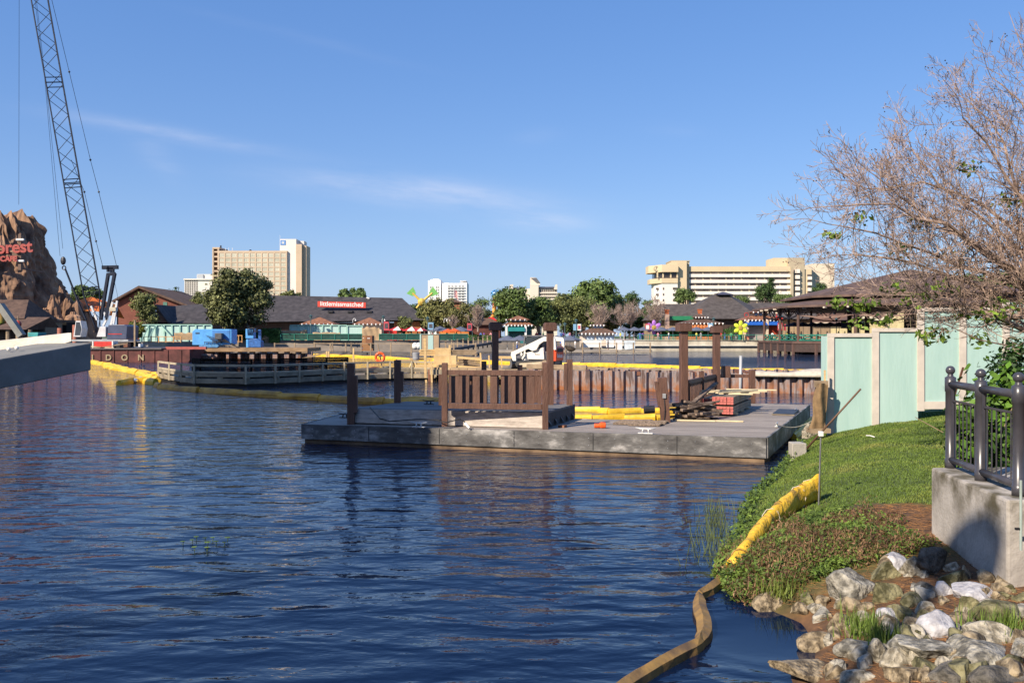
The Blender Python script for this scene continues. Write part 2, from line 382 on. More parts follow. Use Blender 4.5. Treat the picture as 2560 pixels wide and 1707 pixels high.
for i in range(40000):
    y = 9.5+rnd.random()*2.9; x = rnd.uniform(2.5, 5.2)
    if rnd.random() < (y-11.2)*.9: continue
    d = shore_d(x, y)
    if d < -.12 or d > 1.95+noise.noise(Vector((x*2, y*2, 1)))*.5 or straw(x, y) > rnd.uniform(.5, 1.3) or (x > 4.75 and y < 10.3): continue
    p = Vector((x, y, max(bank_z(x, y), 0)+rnd.uniform(0, .13)))
    k = noise.noise(Vector((x*1.8, y*1.8, 5)))
    if k > -.12-.08*max(0, d-.3) and rnd.random() < .66:
        blade(dm_, p, rnd.uniform(.02, .09), .0045, rnd.uniform(.02, .1)) if rnd.random() < .65 else leaf(dm_, p, rnd.uniform(.012, .03))
    else: leaf(cm_, p, rnd.uniform(.013, .036))
for i in range(8000):
    t = rnd.random()*(len(SHORE)-10)+7; a, b = SHORE[int(t)], SHORE[int(t)+1]; f = t % 1
    x, y = a[0]+(b[0]-a[0])*f, a[1]+(b[1]-a[1])*f
    if y < 9.8 or y > 24: continue
    x += abs(rnd.gauss(0, .3 if y < 13.5 else .13))-.12; y += rnd.gauss(0, .1)
    if y > 13.5 and rnd.random() < .35: continue
    p = Vector((x, y, max(bank_z(x, y), 0)+rnd.uniform(0, .16)))
    leaf(cm_, p, rnd.uniform(.02, .04) if y < 13 else rnd.uniform(.025, .05))
for i in range(16000):
    y = 6+rnd.random()*6; x = rnd.uniform(2.6, 6.2)
    if straw(x, y) < .3 or shore_d(x, y) < .1: continue
    a = rnd.uniform(0, 3.14); p = Vector((x, y, bank_z(x, y)+rnd.uniform(.004, .02))); d = Vector((math.cos(a), math.sin(a), rnd.uniform(-.1, .1)))*rnd.uniform(.025, .06)
    sm_.add([p-d, p-d+Vector((.003, .003, .003)), p+d], [(0, 1, 2)])
for cx_, cy_ in ((3.35, 8.0), (3.2, 7.5), (3.0, 9.5), (4.1, 7.2)):
    for i in range(260): blade(gm, Vector((cx_+rnd.gauss(0, .12), cy_+rnd.gauss(0, .12), bank_z(cx_, cy_)+.02)), rnd.uniform(.08, .22), .006, rnd.uniform(.02, .12))
tag(gm.build('grass', grass_m), kind='stuff'); tag(cm_.build('ground_cover', cover_m), kind='stuff')
tag(dm_.build('dry_undergrowth', dead_m), kind='stuff'); tag(sm_.build('pine_straw', straw_m), kind='stuff')
# rushes and pennywort standing in the shallows
ru = MB()
for i in range(230):
    px = rnd.gauss(1790, 30); p = G(px, rnd.uniform(1270, 1420)); p.z = -.02
    if shore_d(p.x, p.y) > 0: continue
    a = rnd.uniform(0, 6.28); q = Vector((.006, 0, 0)); ru.add([p-q, p+q, p+Vector((math.cos(a)*.08, math.sin(a)*.08, rnd.uniform(.12, .4)))], [(0, 1, 2)])
tag(ru.build('water_grass', leafmat('rush', (.10, .13, .05), .4)), kind='stuff')
pw = MB()
for (px, py) in ((455, 1362), (490, 1350), (484, 1358), (513, 1353), (534, 1352), (517, 1364), (564, 1364), (514, 1377), (483, 1376), (542, 1362), (569, 1352)):
    p = G(px+rnd.uniform(-4, 4), py); pw.tube(p+Vector((0, 0, -.02)), p+Vector((.01, 0, .05)), .005, n=4)
    pw.lathe([(.002, .05), (.03+rnd.random()*.02, .055), (.002, .06)], p, 7)
tag(pw.build('water_pennywort', cover_m), kind='stuff')
# ---------------------------------------------------------------- unseen hall, dome and tower, invented so their shade falls on the dock
DA, DB, DH = 20-1.54*25, -40, 25.0
dcx, dcy = .69*DA+.72*DB, .72*DA-.69*DB
t = thing('shade_caster_hall', 'unseen invented domed hall added to shade the left of the dock', 'building', (dcx, dcy, 0))
mb = MB().sph((dcx, dcy, DH), 14.5, 40, 16, (1, 1, .31)); mb.build('dome', M('dome_panels', (.28, .34, .42), .4, .1, .5), t, smooth=True)
MB().lathe([(7, -3.9), (7, 19), (10, 22)], (dcx, dcy, 0), 36).build('wall', mat_conc, t)
def AB(a, b): return (.69*a+.72*b, .72*a-.69*b)
MB().prism([AB(-8, -17.5), AB(-8, -29), AB(-17, -29), AB(-17, -17.5)], -3.9, 20.6).build('tower', mat_conc, t)
# behind the viewer: footbridge underfoot; hall, lamp and tree are added to block light
t = thing('footbridge', 'plain concrete footbridge the view is taken from', 'bridge', (-1, -1, 1.2)); MB().bb(-7, 4, -2.6, .9, 1.15, 1.4).build('deck', mat_conc, t)
for x in range(-7, 5, 2): MB().tube((x, .8, 1.4), (x, .8, 2.45), .05, n=8).build('post', mat_steel_dk, t)
MB().tube((-7, .8, 2.42), (4, .8, 2.42), .045, n=8).build('rail', mat_steel_dk, t)
tag(MB().bb(-60, 60, -30, -19, -4, 10.5).build('sky_blocker_hall', M('hall_brick', (.16, .08, .06), .9, .2, 1)), 'unseen long brick hall added behind the viewer to cut sky light', 'building')  # unseen hall added to hold back sky light from behind
tag(MB().bb(-80, 80, -60, -2.7, -4.1, 1.39).build('walk', M('walk_paving', (.2, .18, .16), .9)), kind='structure')
t = thing('shadow_lamp_mast', 'unseen tall lamp mast added behind the viewer to shade the rocks', 'lamp', (-7.1, -3.3, 1.39)); MB().tube((-7.1, -3.3, 1.3), (-7.1, -3.3, 11.4), .13, .09, 10).build('pole', mat_steel_dk, t); MB().sph((-7.1, -3.3, 11.8), .55, 10, 6, (1, 1, .7)).build('lantern', mat_steel_dk, t)  # unseen mast added so its shadow crosses the near rocks
# ---------------------------------------------------------------- foreground right: abutment, railing, rocks
def onbank(px, py):
    z = .2
    for _ in range(30):
        p = G(px, py, z); z = z*.5+.5*bank_z(p.x, p.y)
    return G(px, py, z)
AZ = 1.44
def abut_mat():
    m, n, l, b = _mk('stained_concrete'); b.inputs['Roughness'].default_value = .9
    t = n.new('ShaderNodeTexCoord'); nz = n.new('ShaderNodeTexNoise'); nz.inputs['Scale'].default_value = 2.2; nz.inputs['Detail'].default_value = 9; nz.inputs['Roughness'].default_value = .65; l.new(t.outputs['Object'], nz.inputs['Vector'])
    r = n.new('ShaderNodeValToRGB'); e = r.color_ramp.elements; e[0].position = .28; e[1].position = .68; e[0].color = (.24, .215, .19, 1); e[1].color = (.50, .46, .41, 1); l.new(nz.outputs[0], r.inputs[0])
    s = n.new('ShaderNodeSeparateXYZ'); l.new(t.outputs['Object'], s.inputs[0])
    mr = n.new('ShaderNodeMapRange'); mr.inputs['From Min'].default_value = 1.25; mr.inputs['From Max'].default_value = 1.62; l.new(s.outputs[2], mr.inputs['Value'])
    k = n.new('ShaderNodeMath'); k.operation = 'MULTIPLY'; l.new(mr.outputs[0], k.inputs[0]); n2 = n.new('ShaderNodeTexNoise'); n2.inputs['Scale'].default_value = 3.5; n2.inputs['Detail'].default_value = 6; l.new(t.outputs['Object'], n2.inputs['Vector'])
    r2 = n.new('ShaderNodeValToRGB'); e = r2.color_ramp.elements; e[0].position = .38; e[1].position = .6; l.new(n2.outputs[0], r2.inputs[0]); l.new(r2.outputs[0], k.inputs[1])
    mxx = n.new('ShaderNodeMixRGB'); l.new(k.outputs[0], mxx.inputs[0]); l.new(r.outputs[0], mxx.inputs[1]); mxx.inputs[2].default_value = (.10, .085, .05, 1)
    l.new(mxx.outputs[0], b.inputs['Base Color'])
    bp = n.new('ShaderNodeBump'); bp.inputs['Strength'].default_value = .4; bp.inputs['Distance'].default_value = .02; n3 = n.new('ShaderNodeTexNoise'); n3.inputs['Scale'].default_value = 25; l.new(t.outputs['Object'], n3.inputs['Vector']); l.new(n3.outputs[0], bp.inputs['Height']); l.new(bp.outputs[0], b.inputs['Normal'])
    return m
tag(MB().prism([(4.98, 10.22), (4.72, 8.2), (5.9, 8.05), (6.6, 10.3)], -.3, AZ).build('concrete_abutment', abut_mat(), bevel=.025), 'weathered concrete abutment block under the grey railing', 'abutment')
mat_rail = M('grey_gloss_metal', (.055, .053, .062), .3, .15, 6, spec=.6)
t = thing('pipe_railing', 'dark grey pipe railing with ball-topped posts on the concrete block', 'railing', (5.08, 9.3, AZ))
rp = [Vector((5.2, 10.2, AZ)), Vector((5.07, 9.3, AZ)), Vector((4.96, 8.42, AZ))]
for p in rp:
    o = MB().lathe([(.062, 0), (.062, .10), (.055, .105), (.055, .90), (.062, .905), (.062, 1.07), (.05, 1.075), (.03, 1.09), (.034, 1.10), (.026, 1.115)], p, 20).build('post', mat_rail, t, smooth=False)
    for q in o.data.polygons: q.use_smooth = len(q.vertices) == 4
    MB().sph(p+Vector((0, 0, 1.155)), .053, 20, 12).build('ball_finial', mat_rail, o, smooth=True)
for a, b in ((rp[0], rp[1]), (rp[1], rp[2])):
    d = (b-a).normalized()
    MB().tube(a+Vector((0, 0, .99)), b+Vector((0, 0, .99)), .043, n=14).build('top_rail', mat_rail, t, smooth=True)
    MB().tube(a+Vector((0, 0, .10)), b+Vector((0, 0, .10)), .038, n=14).build('bottom_rail', mat_rail, t, smooth=True)
    MB().bar(a+d*.07+Vector((0, 0, .80)), b-d*.07+Vector((0, 0, .80)), .022).build('panel_bar', mat_rail, t)
    for e in (a+d*.075, b-d*.075): MB().bar(e+Vector((0, 0, .13)), e+Vector((0, 0, .97)), .022).build('panel_upright', mat_rail, t)
    for k in range(1, 7): q = a.lerp(b, .06+.88*k/7); MB().tube(q+Vector((0, 0, .13)), q+Vector((0, 0, .80)), .008, n=6).build('baluster', mat_rail, t)
c = P(2557, 1285, 8.0); t = thing('conduit_pipe', 'thin grey green conduit pipe on the end of the concrete block', 'pipe', (c.x, 8.04, .9))
MB().tube((c.x, 8.03, ZZ(1375, 8.03)), (c.x, 8.03, ZZ(1200, 8.03)), .012, n=8).build('tube', M('galv', (.35, .42, .38), .4), t); MB().box((c.x-.02, 8.04, ZZ(1322, 8.03)), (.05, .03, .02)).build('clamp', mat_steel_dk, t)

import bmesh
def rock_mesh(name, sx_, sy_, sz_, seed, mat):
    r = random.Random(seed); b = bmesh.new(); bmesh.ops.create_icosphere(b, subdivisions=4, radius=1.0)
    pl = []
    for k in range(13):
        v = Vector((r.gauss(0, 1), r.gauss(0, 1), r.gauss(0, 1))).normalized(); pl.append((v, r.uniform(.64, .9) if mat.name.startswith('white') else r.uniform(.45, .82)))
    for v in b.verts:
        q = v.co.copy()
        for n_, d in pl:
            e = q.dot(n_)-d
            if e > 0: q -= n_*e*.98
        k = noise.noise(q*1.7+Vector((seed, 0, 0)))*.07 + noise.noise(q*5+Vector((0, seed, 0)))*.035 + noise.noise(q*13+Vector((0, seed, 0)))*.014
        q *= 1+k
        v.co = Vector((q.x*sx_, q.y*sy_, q.z*sz_))
    me = bpy.data.meshes.new(name); b.to_mesh(me); b.free(); me.materials.append(mat)
    me.polygons.foreach_set('use_smooth', [True]*len(me.polygons))
    return me
rk = {'white': M('white_quartz', (.34, .33, .35), .65, .15, 10, bump=1.2, bscale=14, c2=(.56, .55, .56)), 'pale': M('pale_limestone', (.21, .18, .125), .85, .25, 11, bump=1.4, bscale=22, c2=(.50, .45, .35), lo=.4, hi=.6),
      'tan': M('tan_limestone', (.12, .088, .05), .85, .3, 11, bump=1.4, bscale=22, c2=(.38, .30, .19), lo=.4, hi=.6), 'grey': M('grey_limestone', (.14, .13, .105), .85, .3, 9, bump=1.4, bscale=22, c2=(.44, .41, .34), lo=.4, hi=.62),
      'moss': M('mossy_limestone', (.075, .07, .025), .9, .3, 8, bump=1.4, bscale=22, c2=(.26, .235, .125), lo=.4, hi=.62), 'dark': M('shade_dark_limestone', (.05, .046, .036), .9, .3, 9, bump=1.4, bscale=22, c2=(.20, .18, .15))}  # the dark one is limestone with shade put into its colour
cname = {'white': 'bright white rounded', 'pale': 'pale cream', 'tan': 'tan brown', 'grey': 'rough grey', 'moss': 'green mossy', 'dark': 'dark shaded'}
ROCKS = [(1480, 270, 130, 160, 'white', 'rock, highest white one at the edge of the pine straw'), (1600, 320, 130, 200, 'pale', 'upright rock right of the highest white rock'), (1420, 340, 180, 190, 'moss', 'rock just left of the highest white rock'),
 (1200, 455, 290, 270, 'grey', 'boulder, the largest one beside the brown undergrowth'), (1410, 490, 190, 190, 'moss', 'block right of the largest grey boulder'), (1735, 270, 200, 280, 'dark', 'boulder leaning near the concrete block'),
 (1810, 465, 120, 120, 'white', 'small rock in front of the dark boulder'), (2025, 490, 230, 120, 'white', 'oval rock at the foot of the concrete corner'), (1910, 385, 200, 170, 'moss', 'rock against the concrete face'),
 (1690, 470, 140, 160, 'dark', 'rock below the upright cream rock'), (1590, 545, 150, 130, 'moss', 'low rock between shaded and white ones'), (1290, 575, 120, 90, 'tan', 'small slab under the largest grey boulder'),
 (1690, 600, 130, 100, 'pale', 'small rock left of the straw patch'), (1460, 640, 160, 110, 'white', 'flat rock in the middle of the rubble'), (1580, 710, 180, 150, 'tan', 'block below the flat white rock'),
 (1770, 720, 190, 240, 'white', 'tall slab standing in the middle of the rubble'), (1945, 605, 110, 90, 'pale', 'small stone above the orange brown block'), (1955, 700, 170, 150, 'tan', 'squarish block amid pine straw'),
 (2185, 635, 350, 160, 'moss', 'long boulder right of the straw, below the concrete corner'), (2180, 785, 300, 160, 'pale', 'long slab below the long mossy boulder'), (1430, 730, 130, 100, 'tan', 'stone left of the tan block, touching the flat white rock'),
 (1240, 650, 90, 120, 'pale', 'small upright stone behind red stems'), (1120, 690, 150, 150, 'tan', 'block among red stems near the water'), (930, 590, 120, 80, 'pale', 'small flat stone under the undergrowth edge'),
 (640, 565, 190, 150, 'tan', 'wet boulder at the waterline, furthest left by the creeper'), (830, 600, 140, 90, 'tan', 'low stone right of the wet boulder under dry stems'), (965, 830, 210, 130, 'tan', 'boulder at the waterline of the small cove'),
 (1220, 870, 220, 140, 'grey', 'low boulder behind the grass tuft'), (1385, 890, 130, 230, 'pale', 'tall narrow slab right of the grass tuft'), (1530, 850, 230, 200, 'grey', 'tilted boulder right of the tall narrow slab'),
 (1770, 890, 380, 160, 'grey', 'broad boulder below the tall white slab'), (2090, 880, 400, 190, 'grey', 'broad boulder at the right, half in shade'), (930, 1035, 430, 130, 'tan', 'long flat wet rock pointing into the water'),
 (1270, 1065, 200, 90, 'pale', 'low rock beside the long flat wet rock'), (1320, 745, 130, 110, 'pale', 'stone between red stems and flat white rock'), (2340, 520, 80, 90, 'moss', 'stone right of the concrete corner at the frame edge'),
 (2350, 830, 70, 120, 'grey', 'stone at the right edge beside the long cream slab'), (1590, 1050, 280, 120, 'tan', 'low boulder at the bottom of the rubble, left of centre'), (1900, 1045, 300, 150, 'dark', 'boulder at the bottom of the rubble'),
 (2220, 1050, 300, 160, 'dark', 'boulder in the bottom right corner'), (2030, 960, 220, 100, 'tan', 'slab wedged under the broad shaded boulder'), (1110, 560, 110, 90, 'pale', 'flake leaning on the largest grey boulder'),
 (1700, 990, 200, 110, 'moss', 'slab under the broad grey boulder')]
for i, (cx_, cy_, w_, h_, k, lab) in enumerate(ROCKS):
    px, py = 1700+cx_*.3656, 1300+cy_*.3656
    p = onbank(px, py+h_*.3656*.30); s_ = p.y/F*.3656
    o = bpy.data.objects.new('boulder', rock_mesh('boulder', w_*s_*.72, w_*s_*.6, h_*s_*.66, 40+i, rk[k])); col.objects.link(o)
    o.location = p+Vector((0, w_*s_*.22, h_*s_*.05)); o.rotation_euler = (rnd.uniform(-.2, .2), rnd.uniform(-.15, .15), rnd.uniform(-.3, .3))
    tag(o, cname[k]+' '+lab, 'rock', 'riprap rocks on the bank')
fm = [rock_mesh('rubble_stone', .12, .1, .08, 300+i, rk[k]) for i, k in enumerate(('tan', 'pale', 'grey', 'moss', 'tan'))]
n_ = 0
while n_ < 85:
    px, py = rnd.uniform(1940, 2560), rnd.uniform(1400, 1700); p = onbank(px, py)
    if shore_d(p.x, p.y) < .05 or (p.x > 4.7 and p.y > 8.0) or py < 1500-(px-1960)*.33: continue
    o = bpy.data.objects.new('rubble_stone', rnd.choice(fm)); col.objects.link(o); o.location = p+Vector((0, 0, .0)); s_ = rnd.uniform(.6, 1.5); o.scale = (s_, s_, s_); o.rotation_euler = (rnd.uniform(0, 6), rnd.uniform(0, 6), rnd.uniform(0, 6))
    tag(o, 'small stone wedged between the larger riprap rocks', 'stone', 'small stones filling the riprap'); n_ += 1
# ---------------------------------------------------------------- mint construction wall
WY = 23.0
edges = [2070, 2182, 2295, 2400, 2508, 2620, 2735]; tops = [833, 820, 769, 769, 741, 741]; bots = [1088, 1070, 1022, 1018, 1005, 990]
t = thing('construction_wall', 'mint green plywood construction wall stepping up the grassy bank', 'wall', (XZ(2300, WY), WY, .4))
mat_trim = M('beige_trim', (.60, .53, .46), .7, .1, 3)
for i in range(6):
    x0, x1 = XZ(edges[i], WY), XZ(edges[i+1], WY); z0, z1 = ZZ(bots[i], WY), ZZ(tops[i], WY)
    MB().bb(x0, x1, WY, WY+.05, z0, z1).build('panel', mat_mint, t)
    MB().bb(x0-.03, x1-.03 if i < 5 else x1, WY-.05, WY-.004, z1-.10, z1).build('cap_board', mat_trim, t)
    MB().bb(x0-(.03), x0+.15, WY-.045, WY-.003, z0-.05, z1-.102).build('batten', mat_trim, t)
    if i in (2, 3, 4): MB().bb(x0+.152, x1-.032, WY-.04, WY-.003, z0, z0+.2).build('kick_board', mat_trim, t)
x0 = XZ(2070, WY); MB().bb(x0-.06, x0-.005, WY-.03, WY+.35, ZZ(1075, WY), ZZ(840, WY)).build('end_panel', mat_mint, t)
# brown cloth wrapped frame, sill and concrete bits at the end of the wall
t = thing('cloth_wrapped_frame', 'upright frame wrapped in brown cloth at the end of the mint wall', 'silt fence', tuple(P(2040, 1085, 22.5)))
mat_cloth = M('brown_cloth', (.20, .13, .065), .9, .25, 5, bump=1.0, bscale=5)
g = MB(); nu, nv = 9, 16
for side in (0, 1):
    for j in range(nv+1):
        f = j/nv; xl = 2020+(2040-2020)*(1-(1-f)**1.5)+4*math.sin(f*7); xr = 2063+(2071-2063)*f
        for i in range(nu+1):
            u = i/nu; q = P(xl+(xr-xl)*u, 1072-(1072-958+(-4 if i > 6 else 0))*f, 22.5-.12*math.sin(u*3.14)-.05*math.sin(u*9+f*5)+side*.1); g.v.append(q)
o_ = (nu+1)*(nv+1)
for j in range(nv):
    for i in range(nu):
        a = j*(nu+1)+i; g.f.append((a, a+1, a+nu+2, a+nu+1)); g.f.append((o_+a+nu+1, o_+a+nu+2, o_+a+1, o_+a))
for j in range(nv):
    for i in (0, nu): a = j*(nu+1)+i; g.f.append((a, a+nu+1, o_+a+nu+1, o_+a))
g.build('cloth', mat_cloth, t, smooth=True)
MB().bb(XZ(2036, 22.7), XZ(2068, 22.7), 22.62, 22.74, ZZ(968, 22.6), ZZ(952, 22.6)).build('head_board', mat_weath, t)
MB().bb(XZ(2022, 22.5), XZ(2072, 22.5), 22.35, 22.7, ZZ(1081, 22.5), ZZ(1070, 22.5)).build('sill', mat_weath, t)
MB().bar(P(2062, 962, 22.68), P(2062, 925, 22.68), .04).build('stake', mat_pine, t)
p = onbank(2030, 1092); tag(bpy.data.objects.new('rubble_lump', rock_mesh('rubble_lump', .36, .25, .3, 77, rk['pale'])), 'broken concrete lump under the cloth wrapped frame', 'rubble')
o = bpy.data.objects['rubble_lump']; col.objects.link(o); o.location = p+Vector((0, .1, .1))
p = G(1997, 1151, .03); tag(MB().prism([(p.x-.16, p.y), (p.x+.2, p.y+.02), (p.x+.16, p.y+.4), (p.x-.13, p.y+.38)], -.3, .44).build('concrete_block', mat_conc, bevel=.02), 'squat concrete block at the water between dock and grass', 'block')
a, b = onbank(2008, 1130), P(2152, 972, 20.4); tag(MB().tube(a, b, .026, .022, 8).build('leaning_pole', M('brown_pole', (.13, .07, .04), .6), smooth=True), 'thin brown pole leaning out of the bank past the mint wall', 'pole')
a, b = P(2358, 1078, 20.5), P(2408, 918, 20.5); tag(MB().bar(a, b, .05, .03).build('leaning_stake', M('red_brown_wood', (.15, .06, .03), .7)), 'short reddish stake leaning against the tall mint panels', 'stake')
SY = 13.6; p0 = onbank(2046, 1262); SY = p0.y
t = thing('boundary_stake', 'white capped grey stake standing at the head of the yellow boom', 'stake', p0)
MB().tube(p0-Vector((0, 0, .1)), P(2052, 1090, SY), .012, n=7).build('rod', M('grey_rod', (.25, .25, .26), .4, metal=.5), t); q = P(2052, 1084, SY); MB().box(q, (.065, .065, .075)).build('cap', mat_white, t, bevel=.006)
# ---------------------------------------------------------------- foreground boom
def ribbon(pts, wid, hei, mb=None, flap=0.0, nz_=.0, n=8):
    """sagging tube of cloth: width and height per point"""
    mb = mb or MB(); o = len(mb.v); N = len(pts)
    for i, p in enumerate(pts):
        d = (pts[min(i+1, N-1)]-pts[max(i-1, 0)]); d.z = 0; d.normalize(); s_ = Vector((d.y, -d.x, 0))
        for k in range(n):
            a = 2*math.pi*k/n+.39; ca_, sa_ = math.cos(a), math.sin(a)
            j = 1+nz_*noise.noise(Vector((p.x*3+k*7, p.y*3, k*3.1)))
            mb.v.append(p+s_*(ca_*wid[i]*j)+Vector((0, 0, hei[i]+sa_*hei[i]*j)))
    for i in range(N-1):
        for k in range(n): a_, b_ = o+i*n+k, o+i*n+(k+1) % n; mb.f.append((a_, b_, b_+n, a_+n))
    mb.f.append(tuple(o+k for k in reversed(range(n)))); mb.f.append(tuple(o+(N-1)*n+k for k in range(n)))
    return mb
def resample(pts, step):
    out = [pts[0]]
    for a, b in zip(pts, pts[1:]):
        m_ = max(1, int((b-a).length/step))
        for k in range(1, m_+1): out.append(a.lerp(b, k/m_))
    return out
mat_dirty = M('dirty_yellow_fabric', (.20, .125, .06), .6, .35, 2.5, bump=.6, bscale=7, c2=(.40, .235, .06))
land = [onbank(px, py) for px, py in ((2049, 1252), (2030, 1257), (1985, 1280), (1940, 1312), (1905, 1345), (1880, 1375), (1855, 1400), (1832, 1428))]
land = resample(land, .06); N = len(land)
t = thing('near_boom', 'yellow containment boom running from the grass bank into the near water', 'boom', land[-1])
hh = [(.21 if i < 2 else .195-.115*(i/(N-1))**1.1) for i in range(N)]; ww = [(.03 if i < 1 else .085+.012*math.sin(i*.4)) for i in range(N)]
ribbon(land, ww, hh, nz_=.2, n=18).build('yellow_length', M('grimy_yellow_fabric', (.30, .19, .04), .55, .2, 4, bump=1.2, bscale=11, c2=(.84, .53, .04), c3=(.78, .46, .025), lo=.30, hi=.62), t, smooth=True)
for i in range(8, N-2, 14):
    q = [land[i]+Vector((math.cos(k*.628+.3)*(ww[i]+.012)*.93, 0, hh[i]+math.sin(k*.628+.3)*(hh[i]+.012))) for k in range(11)]; MB().path(q, .008, 4).build('seam', mat_dirty, t)
mat_shade_yellow = M('shaded_yellow_fabric', (.52, .24, .035), .6, .3, 1.2, bump=.5, bscale=4, c2=(.70, .36, .04))  # browner yellow for the shaded booms, shade put into the colour
wet = [land[-1].copy()]+[G(px, py, 0) for px, py in ( (1810, 1452), (1770, 1482), (1748, 1496))]
wet2 = [G(px, py, 0) for px, py in ((1748, 1500), (1750, 1530), (1760, 1560), (1762, 1590), (1750, 1618))]
wet3 = [G(px, py, 0) for px, py in ((1752, 1618), (1700, 1642), (1640, 1675), (1580, 1712), (1500, 1765), (1420, 1850))]
for q in (wet, wet2, wet3):
    q = [v-Vector((0, 0, .075)) for v in resample(q, .15)]; m_ = len(q)
    ribbon(q, [.085*(.55 if i in (0, m_-1) else 1) for i in range(m_)], [.09]*m_, nz_=.18, n=6).build('floating_length', mat_dirty, t)
a = land[2]; 
for i in (4, 10, int(N*.5)): MB().path([land[i]+Vector((.13*math.cos(k*.7), .02, hh[i]+(hh[i]+.01)*math.sin(k*.7))) for k in range(10)], .006, 4).build('rope', mat_trim, t)
# litter on the turf
p = onbank(2175, 1095); tag(MB().path([p+Vector((-.05, .1, .05)), p+Vector((0, 0, .06)), p+Vector((.06, -.12, .04))], .012, 5).build('litter_strip', mat_white), 'narrow white scrap lying on the grass', 'litter')
# ---------------------------------------------------------------- broad leaved shrub behind the railing
def leaf_blobs(mb, blobs, n, size, flat=.0, r_=rnd, up=.25):
    tot = sum(b[3]**2 for b in blobs)
    for (cx_, cy_, cz_, rr, *q) in blobs:
        zz = q[0] if q else 1.0
        for _ in range(int(n*rr*rr/tot)):
            v = Vector((r_.gauss(0, 1), r_.gauss(0, 1), r_.gauss(0, 1))).normalized(); k = r_.random()**.45 if r_.random() < .84 else r_.uniform(.95, 1.38)
            p = Vector((cx_+v.x*rr*k, cy_+v.y*rr*k, cz_+v.z*rr*k*zz))
            nn = (v+Vector((r_.gauss(0, .55), r_.gauss(0, .55), up+r_.gauss(0, .45)))).normalized()
            u = nn.orthogonal().normalized(); u.rotate(Matrix.Rotation(r_.uniform(0, 6.283), 3, nn)); w_ = nn.cross(u); s_ = size*r_.uniform(.6, 1.3)
            mb.add([p-u*s_, p-w_*s_*.55, p+u*s_, p+w_*s_*.55], [(0, 1, 2, 3)])
    return mb
shrub_m = leafmat('shrub_leaves', (.03, .085, .008), .5, c2=(.10, .20, .015), scale=2)
t = thing('garden_shrub', 'glossy green shrub growing behind the grey railing', 'shrub', (6.4, 11.6, .8))
leaf_blobs(MB(), [(6.55, 11.8, 1.5, .5), (6.15, 11.4, 1.6, .35), (6.0, 11.3, 1.95, .25), (6.9, 11.9, 2.0, .6), (7.2, 12, 1.2, .7), (6.3, 11.5, 1.15, .45), (6.75, 11.6, 2.3, .3)], 4200, .065).build('leaves', shrub_m, t)
s_ = MB()
for k in range(14): s_.path([Vector((6.5, 11.7, .8)), Vector((6.5+rnd.gauss(0, .2), 11.7+rnd.gauss(0, .15), 1.3)), Vector((6.5+rnd.gauss(0, .5), 11.7+rnd.gauss(0, .3), 1.9+rnd.gauss(0, .2)))], [.014, .01, .005], 5)
s_.build('stems', mat_weath, t)
t = thing('dark_bush', 'dark green upright bush against the mint wall at the right edge', 'shrub', (8.75, 15.2, 1.1))
leaf_blobs(MB(), [(8.8, 15.2, 2.45, .32), (8.95, 15.2, 2.75, .26), (9.0, 15.2, 2.1, .4), (9.2, 15.2, 1.6, .5)], 2200, .055).build('leaves', leafmat('dark_leaves', (.012, .04, .01), .5, c2=(.04, .09, .02), scale=2), t)
MB().path([(8.9, 15.2, 1.0), (8.92, 15.2, 2.7)], [.03, .01], 5).build('stem', mat_weath, t)
t = thing('added_shade_tree', 'unseen small leafy tree added behind the viewer to shade the rocks', 'tree', (-1.8, -3.4, 1.39)); leaf_blobs(MB(), [(-1.6, -.6, 6.4, .9), (-2.2, -1.2, 6.3, .9), (-1.0, -.1, 6.6, .75), (-1.6, -.2, 7.2, .8), (-2.6, -2.2, 6.2, 1.0), (-.9, -1.2, 6.0, .8)], 3600, .085).build('crown', shrub_m, t)  # unseen tree added so its crown shades the lower rocks
MB().path([(-1.8, -3.4, 1.3), (-1.9, -2.8, 4), (-1.7, -1, 6)], [.16, .12, .05], 7).build('trunk', mat_weath, t)
# ---------------------------------------------------------------- bare crape myrtle on the right
def grow(mb, tips, p, d, L, r0, lvl, mx_, rr, kids, up=.25, jit=.28, lenr=.42, nseg=5):
    pts, rs = [p.copy()], [r0]; d = d.normalized(); st = L/nseg
    for i in range(nseg):
        d = (d+Vector((rr.gauss(0, jit), rr.gauss(0, jit), rr.gauss(0, jit)+up*.35))).normalized(); p = p+d*st; pts.append(p.copy()); rs.append(max(r0*(1-.75*(i+1)/nseg), .0036))
    mb.path(pts, rs, 5 if lvl == 0 else (4 if lvl == 1 else 3), cap=False)
    if lvl >= mx_: tips.append(pts[-1]); return
    for k in range(kids[lvl]):
        f = (.22+.78*(k+rr.random())/kids[lvl])*nseg; i = min(int(f), nseg-1); q = pts[i].lerp(pts[i+1], f-i); dd = (pts[i+1]-pts[i]).normalized()
        ax = dd.orthogonal().normalized(); ax.rotate(Matrix.Rotation(rr.uniform(0, 6.283), 3, dd)); nd = dd*.75+ax*rr.uniform(.45, .95)
        grow(mb, tips, q, nd, L*lenr*rr.uniform(.7, 1.25)*(1.15-.45*f/nseg), max(rs[i]*.5, .0036), lvl+1, mx_, rr, kids, up, jit, lenr, max(3, nseg-1))
tips = []; rr = random.Random(5)
TY = 16.0; base = Vector((XZ(2760, TY), TY, 1.25)); br = MB()
t = thing('crape_myrtle', 'bare spreading crape myrtle leaning in from the right above the mint wall', 'tree', base)
